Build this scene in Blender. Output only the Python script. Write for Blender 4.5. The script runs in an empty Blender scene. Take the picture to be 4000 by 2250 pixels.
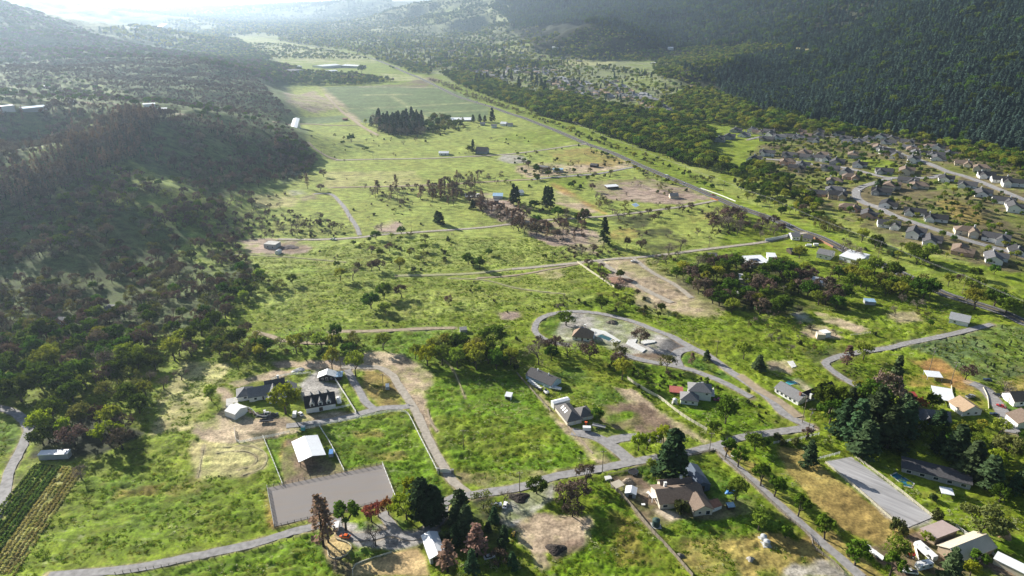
import bpy, bmesh, math, random
import numpy as np
from mathutils import Vector, Matrix
R = math.radians
SC = bpy.context.scene
COL = SC.collection
rng = np.random.default_rng(11)
random.seed(5)

# ------------------------------------------------------------------ camera
CAM_H = 200.0
PITCH = R(22.65)
cam_d = bpy.data.cameras.new('camera')
cam_d.sensor_width = 36.0; cam_d.lens = 24.0; cam_d.clip_start = 1.0; cam_d.clip_end = 60000.0
cam = bpy.data.objects.new('camera', cam_d)
cam.location = (0, 0, CAM_H); cam.rotation_euler = (math.pi/2 - PITCH, 0, 0)
COL.objects.link(cam); SC.camera = cam

# ------------------------------------------------------------------ sky, sun, exposure
SUN_EL, SUN_AZ = R(23.0), R(-48.0)          # azimuth from the view direction (+Y), negative = left
world = bpy.data.worlds.new('World'); SC.world = world; world.use_nodes = True
wn = world.node_tree; wn.nodes.clear()
sky = wn.nodes.new('ShaderNodeTexSky'); sky.sky_type = 'NISHITA'; sky.sun_disc = False
sky.sun_elevation = SUN_EL; sky.sun_rotation = SUN_AZ
sky.altitude = 200; sky.air_density = 1.0; sky.dust_density = 1.5; sky.ozone_density = 1.5
bg = wn.nodes.new('ShaderNodeBackground'); bg.inputs['Strength'].default_value = 0.05
wo = wn.nodes.new('ShaderNodeOutputWorld')
wn.links.new(sky.outputs[0], bg.inputs[0]); wn.links.new(bg.outputs[0], wo.inputs[0])
sd = bpy.data.lights.new('sun', 'SUN'); sd.energy = 5.0; sd.angle = R(0.53); sd.color = (1.0, 0.94, 0.84)
sun = bpy.data.objects.new('sun', sd); COL.objects.link(sun)
sdir = Vector((math.sin(SUN_AZ)*math.cos(SUN_EL), math.cos(SUN_AZ)*math.cos(SUN_EL), math.sin(SUN_EL)))
sun.rotation_euler = sdir.to_track_quat('Z', 'Y').to_euler(); sun.location = (-300, 300, 900)
SC.view_settings.view_transform = 'Standard'; SC.view_settings.look = 'None'
SC.view_settings.exposure = 1.15; SC.view_settings.gamma = 1.0
SC.cycles.max_bounces = 5; SC.cycles.diffuse_bounces = 2; SC.cycles.glossy_bounces = 2
SC.cycles.transmission_bounces = 2; SC.cycles.volume_bounces = 0; SC.cycles.transparent_max_bounces = 4
SC.cycles.use_denoising = True

# ------------------------------------------------------------------ photograph pixels (2576 wide) <-> world
F = 1717.5; CX, CY = 1288.0, 724.5
cP, sP = math.cos(PITCH), math.sin(PITCH)
def slope(dx, dy):
    a = (dx-CX)/F; b = (CY-dy)/F
    fw = cP + b*sP; up = -sP + b*cP
    return a/fw, up/fw
def project(X, Y, Z):
    dz = Z - CAM_H
    dep = Y*cP - dz*sP; u = Y*sP + dz*cP
    dep = np.where(dep < 1, 1, dep)
    return CX + X/dep*F, CY - u/dep*F

# ------------------------------------------------------------------ noise
def _h(ix, iy, s):
    n = (ix*374761393 + iy*668265263 + s*2147483647) & 0xffffffff
    n = ((n ^ (n >> 13))*1274126177) & 0xffffffff
    return ((n ^ (n >> 16)) & 0xffffff)/float(0xffffff)
def vnoise(x, y, s=0):
    ix = np.floor(x).astype(np.int64); iy = np.floor(y).astype(np.int64)
    fx = x-ix; fy = y-iy
    fx = fx*fx*(3-2*fx); fy = fy*fy*(3-2*fy)
    a = _h(ix, iy, s); b = _h(ix+1, iy, s); c = _h(ix, iy+1, s); d = _h(ix+1, iy+1, s)
    return (a*(1-fx)+b*fx)*(1-fy) + (c*(1-fx)+d*fx)*fy
def fbm(x, y, o=4, s=0):
    t = 0; a = 1; n = 0
    for k in range(o):
        t = t + a*vnoise(x, y, s+k*17); n += a; a *= .5; x = x*2.03+3.1; y = y*2.03+1.7
    return t/n

# ------------------------------------------------------------------ terrain heights
ZP = [(-200,1449),(0,1449),(640,1449),(1288,1449),(1900,1449),(2576,1449),(2800,1449),(-250,1200),(300,1200),(900,1150),(1600,1100),(2200,1150),(2750,1150),
 (-200,930),(0,870),(300,800),(520,720),(660,600),(740,500),(775,420),(775,340),(745,310),(730,235),(2900,1000),(2576,850),(2700,640),(900,900),(900,650),(1288,800),(1288,600),
 (1700,850),(2100,850),(1600,620),(2000,640),(2300,720),(1000,450),(1000,330),(1000,240),(1400,480),(1600,480),(1400,330),(1700,400),(1800,560),
 (1880,290),(1780,228),(1650,190),(1500,165),(1380,150),(1300,118),(1150,140),(1250,260),(1550,300),(900,180),(760,150),(700,115),(900,95),(1100,95),(600,75),(800,50),(980,62),(400,80),(500,95),(700,58),(1200,85)]
HP = [ # (px, py, forward distance)
 (2576,400,930),(2576,300,1080),(2576,200,1250),(2576,100,1450),(2576,0,1680),(2576,-150,2000),(3000,0,1400),(3000,300,1000),(3000,-200,1700),
 (2300,345,1120),(2300,200,1450),(2300,100,1750),(2300,0,2150),(2300,-150,2600),
 (2100,308,1240),(2100,205,1640),(2170,262,1330),(2100,100,2300),(2100,0,2900),(2100,-100,3300),(2180,150,1720),(2010,262,1480),(1960,160,2050),(2020,110,2250),
 (1850,262,1500),(1850,180,1830),(1810,148,1960),(1740,165,2200),(1900,118,2500),(1850,60,3300),(1850,0,3900),(1850,-80,4300),(1960,215,1720),(2000,40,3000),
 (1560,142,2720),(1510,62,3000),(1440,85,2950),(1400,118,2900),(1590,85,2850),(1640,122,2760),(1500,48,3800),(1450,0,4800),(1300,12,5200),(1300,50,4700),(1350,-30,5400),(1700,0,4300),(1700,62,3500),(1700,125,2950),(1620,-30,4800),(1250,75,4600),
 (1050,14,6500),(1140,6,6400),(1200,5,6200),(1250,18,5700),(1100,40,5800),(1180,55,5200),(1050,55,6400),(1000,30,7300),
 (830,14,10000),(880,3,10000),(930,1,10000),(975,12,10000),(780,24,10000),(600,27,12500),(400,8,12500),(680,14,12500),(100,0,12500),(1100,12,10500),(1300,8,10500),(-300,0,11000),(250,30,9500),
 (100,5,5600),(200,35,5500),(290,62,5200),(-100,-30,5600),(-500,-60,5000),
 (-300,-70,2500),(0,10,2500),(60,38,2550),(140,60,2600),(220,90,2700),(300,112,2800),(420,134,2700),(0,100,2100),(150,128,1950),(560,152,2350),(640,160,2300),(-500,0,2000),
 (200,152,1550),(350,153,1600),(500,150,1650),(300,200,1420),(450,230,1250),(550,215,1400),(650,240,1350),(610,190,1620),(690,235,1480),(728,290,1250),(50,170,1600),
 (150,190,1350),(330,245,1150),(500,268,1060),(640,290,1040),(738,312,1100),(500,252,1220),
 (0,275,850),(-300,290,740),(250,262,880),(420,290,880),(560,312,900),(700,345,950),(120,245,1080),
 (100,340,835),(200,312,850),(0,395,765),(-200,480,560),(0,430,620),(150,368,700),(290,302,800),(380,335,800),
 (0,560,550),(0,650,497),(200,450,630),(300,420,690),(400,450,654),(500,420,760),(600,450,765),(650,405,850),(200,550,556),(200,650,500),(350,520,600),(300,650,520),(500,560,600),(-300,620,500),(-300,800,430),(620,520,680),
]
LP = [(2100,400,9),(2300,460,12),(2500,520,12),(1960,350,6),(2400,400,20),(2576,470,16),(1900,400,4),(2150,560,8),(2500,620,8),(2000,500,4),(1790,150,62)]
cp = []
for dx, dy in ZP:
    sx, sz = slope(dx, dy); Y = -CAM_H/sz; cp.append((sx*Y, Y, 0.0))
for dx, dy, Y in HP:
    sx, sz = slope(dx, dy); cp.append((sx*Y, Y, CAM_H+sz*Y))
for dx, dy, z in LP:
    sx, sz = slope(dx, dy); Y = (z-CAM_H)/sz; cp.append((sx*Y, Y, z))
for X, Y in ((0, 60), (-200, 100), (200, 100), (0, -100)): cp.append((X, Y, 0.0))
cp = np.array(cp)
def _k(dx, dy): return np.sqrt(dx*dx+dy*dy+900.0)/1000.0
A = _k(cp[:, None, 0]-cp[None, :, 0], cp[:, None, 1]-cp[None, :, 1])
n = len(cp); M = np.zeros((n+1, n+1)); M[:n, :n] = A - np.eye(n)*0.004; M[:n, n] = 1; M[n, :n] = 1
W = np.linalg.solve(M, np.append(cp[:, 2], 0))
def height_raw(X, Y):
    sh = X.shape; X = X.ravel(); Y = Y.ravel(); out = np.empty_like(X)
    for i in range(0, len(X), 40000):
        x = X[i:i+40000]; y = Y[i:i+40000]
        out[i:i+40000] = _k(x[:, None]-cp[None, :, 0], y[:, None]-cp[None, :, 1]) @ W[:n] + W[n]
    z = np.maximum(out, 0); z = z*z/(z+5.0)
    z = np.where(z > 420, 420+(z-420)*.15, z)
    rid = 1-np.abs(2*fbm(X/260., Y/260., 4, 3)-1)
    r2 = 1-np.abs(2*fbm(X/90.+5, Y/90., 3, 9)-1)
    far = np.where((X < 0) & (Y < 1150), .22, np.clip(Y/2500., .5, 1.6))
    z = z + np.clip(z/60., 0, 1)*((rid-.72)*58*far + (r2-.7)*13)
    z = z + (fbm(X/70., Y/70., 3, 21)-.5)*1.6
    return z.reshape(sh)
NT, NR = 1000, 1150
TH0, TH1, R0, R1 = R(-63), R(63), 70.0, 15000.0
th = np.linspace(TH0, TH1, NT); lr = np.linspace(math.log(R0), math.log(R1), NR); rr = np.exp(lr)
# coarse heights then bilinear up for speed
cT, cR = 500, 575
cth = np.linspace(TH0, TH1, cT); crr = np.exp(np.linspace(math.log(R0), math.log(R1), cR))
GXc = crr[:, None]*np.sin(cth)[None, :]; GYc = crr[:, None]*np.cos(cth)[None, :]
HC = height_raw(GXc, GYc)
def _bil(H, X, Y, nr, nt):
    r = np.hypot(X, Y); t = np.arctan2(X, Y)
    u = np.clip((np.log(np.maximum(r, R0))-math.log(R0))/(math.log(R1)-math.log(R0))*(nr-1), 0, nr-1.001)
    v = np.clip((t-TH0)/(TH1-TH0)*(nt-1), 0, nt-1.001)
    i = u.astype(int); j = v.astype(int); fu = u-i; fv = v-j
    return (H[i, j]*(1-fv)+H[i, j+1]*fv)*(1-fu) + (H[i+1, j]*(1-fv)+H[i+1, j+1]*fv)*fu
def HZ(X, Y): return _bil(HC, np.asarray(X, float), np.asarray(Y, float), cR, cT)
def G(dx, dy):
    """pixel of the photograph -> point on the terrain"""
    dx = np.atleast_1d(np.asarray(dx, float)); dy = np.atleast_1d(np.asarray(dy, float))
    sx = np.empty_like(dx); sz = np.empty_like(dx)
    sx, sz = slope(dx, dy)
    Y = np.full_like(dx, 60.0); done = np.zeros(dx.shape, bool); Yo = Y.copy()
    for _ in range(1300):
        Yn = Y*1.0045
        below = (CAM_H+sz*Yn) < HZ(sx*Yn, Yn)
        hit = below & ~done
        if hit.any():
            lo = Y[hit].copy(); hi = Yn[hit].copy()
            for _ in range(12):
                m = (lo+hi)/2; bl = (CAM_H+sz[hit]*m) < HZ(sx[hit]*m, m)
                hi = np.where(bl, m, hi); lo = np.where(bl, lo, m)
            Yo[hit] = hi; done |= hit
        Y = Yn
        if done.all() or Y.min() > 14500: break
    Yo = np.where(done, Yo, Y)
    X = sx*Yo
    return np.stack([X, Yo, HZ(X, Yo)], 1)
def G1(dx, dy):
    return Vector(G(dx, dy)[0])
def GP(pts):
    a = np.array(pts, float); return G(a[:, 0], a[:, 1])
# ------------------------------------------------------------------ scene helpers
def pin_(x, y, poly):
    ins = False; n = len(poly)
    for i in range(n):
        ax, ay = poly[i]; bx, by = poly[(i+1) % n]
        if (ay > y) != (by > y) and x < (bx-ax)*(y-ay)/(by-ay)+ax: ins = not ins
    return ins
def tag(o, label=None, cat=None, group=None, kind=None):
    if label: o['label'] = label
    if cat: o['category'] = cat
    if group: o['group'] = group
    if kind: o['kind'] = kind
    return o
def link(name, data, parent=None):
    o = bpy.data.objects.new(name, data); COL.objects.link(o)
    if parent is not None: o.parent = parent
    return o
def empty(name, loc, rz=0.0):
    o = link(name, None); o.location = loc; o.rotation_euler = (0, 0, rz); o.empty_display_size = 1
    return o
def mesh_np(name, V, Fc, mats, midx=None, smooth=False):
    """V (n,3), Fc (m,4) or (m,3) int arrays or list of them"""
    me = bpy.data.meshes.new(name)
    Fs = Fc if isinstance(Fc, list) else [Fc]
    Fs = [f for f in Fs if len(f)]
    V = np.asarray(V, np.float32)
    nl = sum(f.size for f in Fs); npoly = sum(len(f) for f in Fs)
    me.vertices.add(len(V)); me.vertices.foreach_set('co', V.ravel())
    me.loops.add(nl); me.loops.foreach_set('vertex_index', np.concatenate([f.ravel() for f in Fs]).astype(np.int32))
    tot = np.concatenate([np.full(len(f), f.shape[1]) for f in Fs]).astype(np.int32)
    st = np.concatenate([[0], np.cumsum(tot)[:-1]]).astype(np.int32)
    me.polygons.add(npoly); me.polygons.foreach_set('loop_start', st); me.polygons.foreach_set('loop_total', tot)
    for m in (mats if isinstance(mats, (list, tuple)) else [mats]): me.materials.append(m)
    if midx is not None: me.polygons.foreach_set('material_index', np.asarray(midx, np.int32))
    if smooth: me.polygons.foreach_set('use_smooth', np.ones(npoly, bool))
    me.update(calc_edges=True)
    return me
class MB:
    """collects polygons, builds one mesh object"""
    def __init__(s): s.v = []; s.f = []
    def poly(s, pts):
        i = len(s.v); s.v += [tuple(p) for p in pts]; s.f.append(list(range(i, i+len(pts))))
    def box(s, x0, x1, y0, y1, z0, z1):
        i = len(s.v)
        s.v += [(x0,y0,z0),(x1,y0,z0),(x1,y1,z0),(x0,y1,z0),(x0,y0,z1),(x1,y0,z1),(x1,y1,z1),(x0,y1,z1)]
        s.f += [[i+3,i+2,i+1,i],[i+4,i+5,i+6,i+7],[i,i+1,i+5,i+4],[i+1,i+2,i+6,i+5],[i+2,i+3,i+7,i+6],[i+3,i,i+4,i+7]]
    def obox(s, c, ux, uy, hx, hy, z0, z1):
        """box with rotated footprint: centre c, unit dir ux, half sizes"""
        i = len(s.v)
        cs = [(-hx,-hy),(hx,-hy),(hx,hy),(-hx,hy)]
        for z in (z0, z1):
            for a, b in cs: s.v.append((c[0]+ux[0]*a+uy[0]*b, c[1]+ux[1]*a+uy[1]*b, z))
        s.f += [[i+3,i+2,i+1,i],[i+4,i+5,i+6,i+7],[i,i+1,i+5,i+4],[i+1,i+2,i+6,i+5],[i+2,i+3,i+7,i+6],[i+3,i,i+4,i+7]]
    def slab(s, top, t):
        """closed slab under a planar polygon"""
        k = len(top); i = len(s.v)
        s.v += [tuple(p) for p in top] + [(p[0], p[1], p[2]-t) for p in top]
        s.f.append(list(range(i, i+k))); s.f.append(list(range(i+2*k-1, i+k-1, -1)))
        for a in range(k):
            b = (a+1) % k; s.f.append([i+a, i+k+a, i+k+b, i+b])
    def tube(s, p0, p1, r0, r1, n=6, cap=True):
        p0 = Vector(p0); p1 = Vector(p1); d = (p1-p0).normalized()
        a = d.orthogonal().normalized(); b = d.cross(a); i = len(s.v)
        for p, r in ((p0, r0), (p1, r1)):
            for k in range(n):
                t = 2*math.pi*k/n; s.v.append(tuple(p+(a*math.cos(t)+b*math.sin(t))*r))
        for k in range(n):
            k2 = (k+1) % n; s.f.append([i+k, i+k2, i+n+k2, i+n+k])
        if cap: s.f.append(list(range(i+n-1, i-1, -1))); s.f.append(list(range(i+n, i+2*n)))
    def prof(s, pts2, x0, x1, axis='x'):
        """extrude a closed (y,z) outline along x from x0 to x1 (or (x,z) outline along y)"""
        k = len(pts2); i = len(s.v)
        for x in (x0, x1):
            for a, b in pts2: s.v.append((x, a, b) if axis == 'x' else (a, x, b))
        s.f.append(list(range(i+k-1, i-1, -1))); s.f.append(list(range(i+k, i+2*k)))
        for a in range(k):
            b = (a+1) % k; s.f.append([i+a, i+b, i+k+b, i+k+a])
    def build(s, name, mat, parent=None, smooth=False, loc=None):
        me = bpy.data.meshes.new(name); me.from_pydata(s.v, [], s.f); me.materials.append(mat)
        if smooth:
            for p in me.polygons: p.use_smooth = True
        me.update(); o = link(name, me, parent)
        if loc is not None: o.location = loc
        return o
# ------------------------------------------------------------------ materials
MATS = {}
def mat(name, col, rough=.8, var=.12, scale=3.0, metal=0.0, bump=0.0, spec=.3, var2=None, coord='Object', stretch=None, turn=0.0):
    if name in MATS: return MATS[name]
    m = bpy.data.materials.new(name); m.use_nodes = True; nt = m.node_tree; nt.nodes.clear()
    o = nt.nodes.new('ShaderNodeOutputMaterial'); p = nt.nodes.new('ShaderNodeBsdfPrincipled')
    p.inputs['Roughness'].default_value = rough; p.inputs['Metallic'].default_value = metal
    p.inputs['Specular IOR Level'].default_value = spec
    tc = nt.nodes.new('ShaderNodeTexCoord'); no = nt.nodes.new('ShaderNodeTexNoise'); no.inputs['Scale'].default_value = scale
    no.inputs['Detail'].default_value = 5
    if stretch:
        mp = nt.nodes.new('ShaderNodeMapping'); mp.inputs['Rotation'].default_value = (0, 0, turn); mp.inputs['Scale'].default_value = stretch
        mp0 = nt.nodes.new('ShaderNodeMapping'); mp0.inputs['Rotation'].default_value = (0, 0, turn); nt.links.new(tc.outputs[coord], mp0.inputs['Vector']); mp.inputs['Rotation'].default_value = (0, 0, 0); nt.links.new(mp0.outputs[0], mp.inputs['Vector']); nt.links.new(mp.outputs[0], no.inputs['Vector'])
    else: nt.links.new(tc.outputs[coord], no.inputs['Vector'])
    mr = nt.nodes.new('ShaderNodeMapRange'); mr.inputs['From Min'].default_value = .3; mr.inputs['From Max'].default_value = .7
    nt.links.new(no.outputs['Fac'], mr.inputs['Value'])
    mx = nt.nodes.new('ShaderNodeMix'); mx.data_type = 'RGBA'
    c = np.array(col)
    d = np.clip(c*(1-var), 0, 1) if var2 is None else np.array(var2)
    mx.inputs[6].default_value = (*np.clip(c*(1+var*.6), 0, 1), 1); mx.inputs[7].default_value = (*d, 1)
    nt.links.new(mr.outputs[0], mx.inputs[0]); nt.links.new(mx.outputs[2], p.inputs['Base Color'])
    if bump:
        b = nt.nodes.new('ShaderNodeBump'); b.inputs['Distance'].default_value = bump
        nt.links.new(no.outputs['Fac'], b.inputs['Height']); nt.links.new(b.outputs[0], p.inputs['Normal'])
    nt.links.new(p.outputs[0], o.inputs[0]); MATS[name] = m
    return m
def leafmat(name, col, vary=.35, hue=.03, trans=.3):
    """foliage: diffuse + translucent, colour shifts from tree to tree and across the crown"""
    if name in MATS: return MATS[name]
    m = bpy.data.materials.new(name); m.use_nodes = True; nt = m.node_tree; nt.nodes.clear(); N = nt.nodes.new; L = nt.links.new
    o = N('ShaderNodeOutputMaterial'); oi = N('ShaderNodeObjectInfo'); tc = N('ShaderNodeTexCoord')
    no = N('ShaderNodeTexNoise'); no.inputs['Scale'].default_value = .55; no.inputs['Detail'].default_value = 3
    L(tc.outputs['Object'], no.inputs['Vector'])
    hs = N('ShaderNodeHueSaturation'); hs.inputs['Color'].default_value = (*col, 1)
    a = N('ShaderNodeMapRange'); a.inputs['To Min'].default_value = 1-vary; a.inputs['To Max'].default_value = 1+vary
    L(oi.outputs['Random'], a.inputs['Value'])
    b = N('ShaderNodeMapRange'); b.inputs['From Min'].default_value = .3; b.inputs['From Max'].default_value = .7
    b.inputs['To Min'].default_value = .7; b.inputs['To Max'].default_value = 1.3; L(no.outputs['Fac'], b.inputs['Value'])
    mu = N('ShaderNodeMath'); mu.operation = 'MULTIPLY'; L(a.outputs[0], mu.inputs[0]); L(b.outputs[0], mu.inputs[1]); L(mu.outputs[0], hs.inputs['Value'])
    wn_ = N('ShaderNodeMath'); wn_.operation = 'MULTIPLY'; wn_.inputs[1].default_value = 7.31; L(oi.outputs['Random'], wn_.inputs[0])
    fr = N('ShaderNodeMath'); fr.operation = 'FRACT'; L(wn_.outputs[0], fr.inputs[0])
    h = N('ShaderNodeMapRange'); h.inputs['To Min'].default_value = .5-hue; h.inputs['To Max'].default_value = .5+hue; L(fr.outputs[0], h.inputs['Value']); L(h.outputs[0], hs.inputs['Hue'])
    d = N('ShaderNodeBsdfDiffuse'); t = N('ShaderNodeBsdfTranslucent'); L(hs.outputs[0], d.inputs[0])
    tcm = N('ShaderNodeMix'); tcm.data_type = 'RGBA'; tcm.blend_type = 'MULTIPLY'; tcm.inputs[0].default_value = 1; L(hs.outputs[0], tcm.inputs[6]); tcm.inputs[7].default_value = (1.0, 1.0, .55, 1)
    L(tcm.outputs[2], t.inputs[0])
    ms = N('ShaderNodeMixShader'); ms.inputs[0].default_value = trans; L(d.outputs[0], ms.inputs[1]); L(t.outputs[0], ms.inputs[2]); L(ms.outputs[0], o.inputs[0])
    MATS[name] = m; return m

# ------------------------------------------------------------------ land cover painted on the ground (true surface colours)
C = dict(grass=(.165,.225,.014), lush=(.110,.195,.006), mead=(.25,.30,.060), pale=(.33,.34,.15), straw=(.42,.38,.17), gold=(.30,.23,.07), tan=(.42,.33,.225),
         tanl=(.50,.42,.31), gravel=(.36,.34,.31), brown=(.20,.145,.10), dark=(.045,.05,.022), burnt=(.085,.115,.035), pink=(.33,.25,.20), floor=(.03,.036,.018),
         vine=(.115,.165,.06), asph=(.10,.10,.105), sand=(.52,.39,.19), hill=(.085,.125,.035), hillg=(.20,.26,.045), orange=(.36,.21,.07), valley=(.21,.235,.12), lawn=(.085,.16,.015), mulch=(.15,.11,.075))
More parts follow.
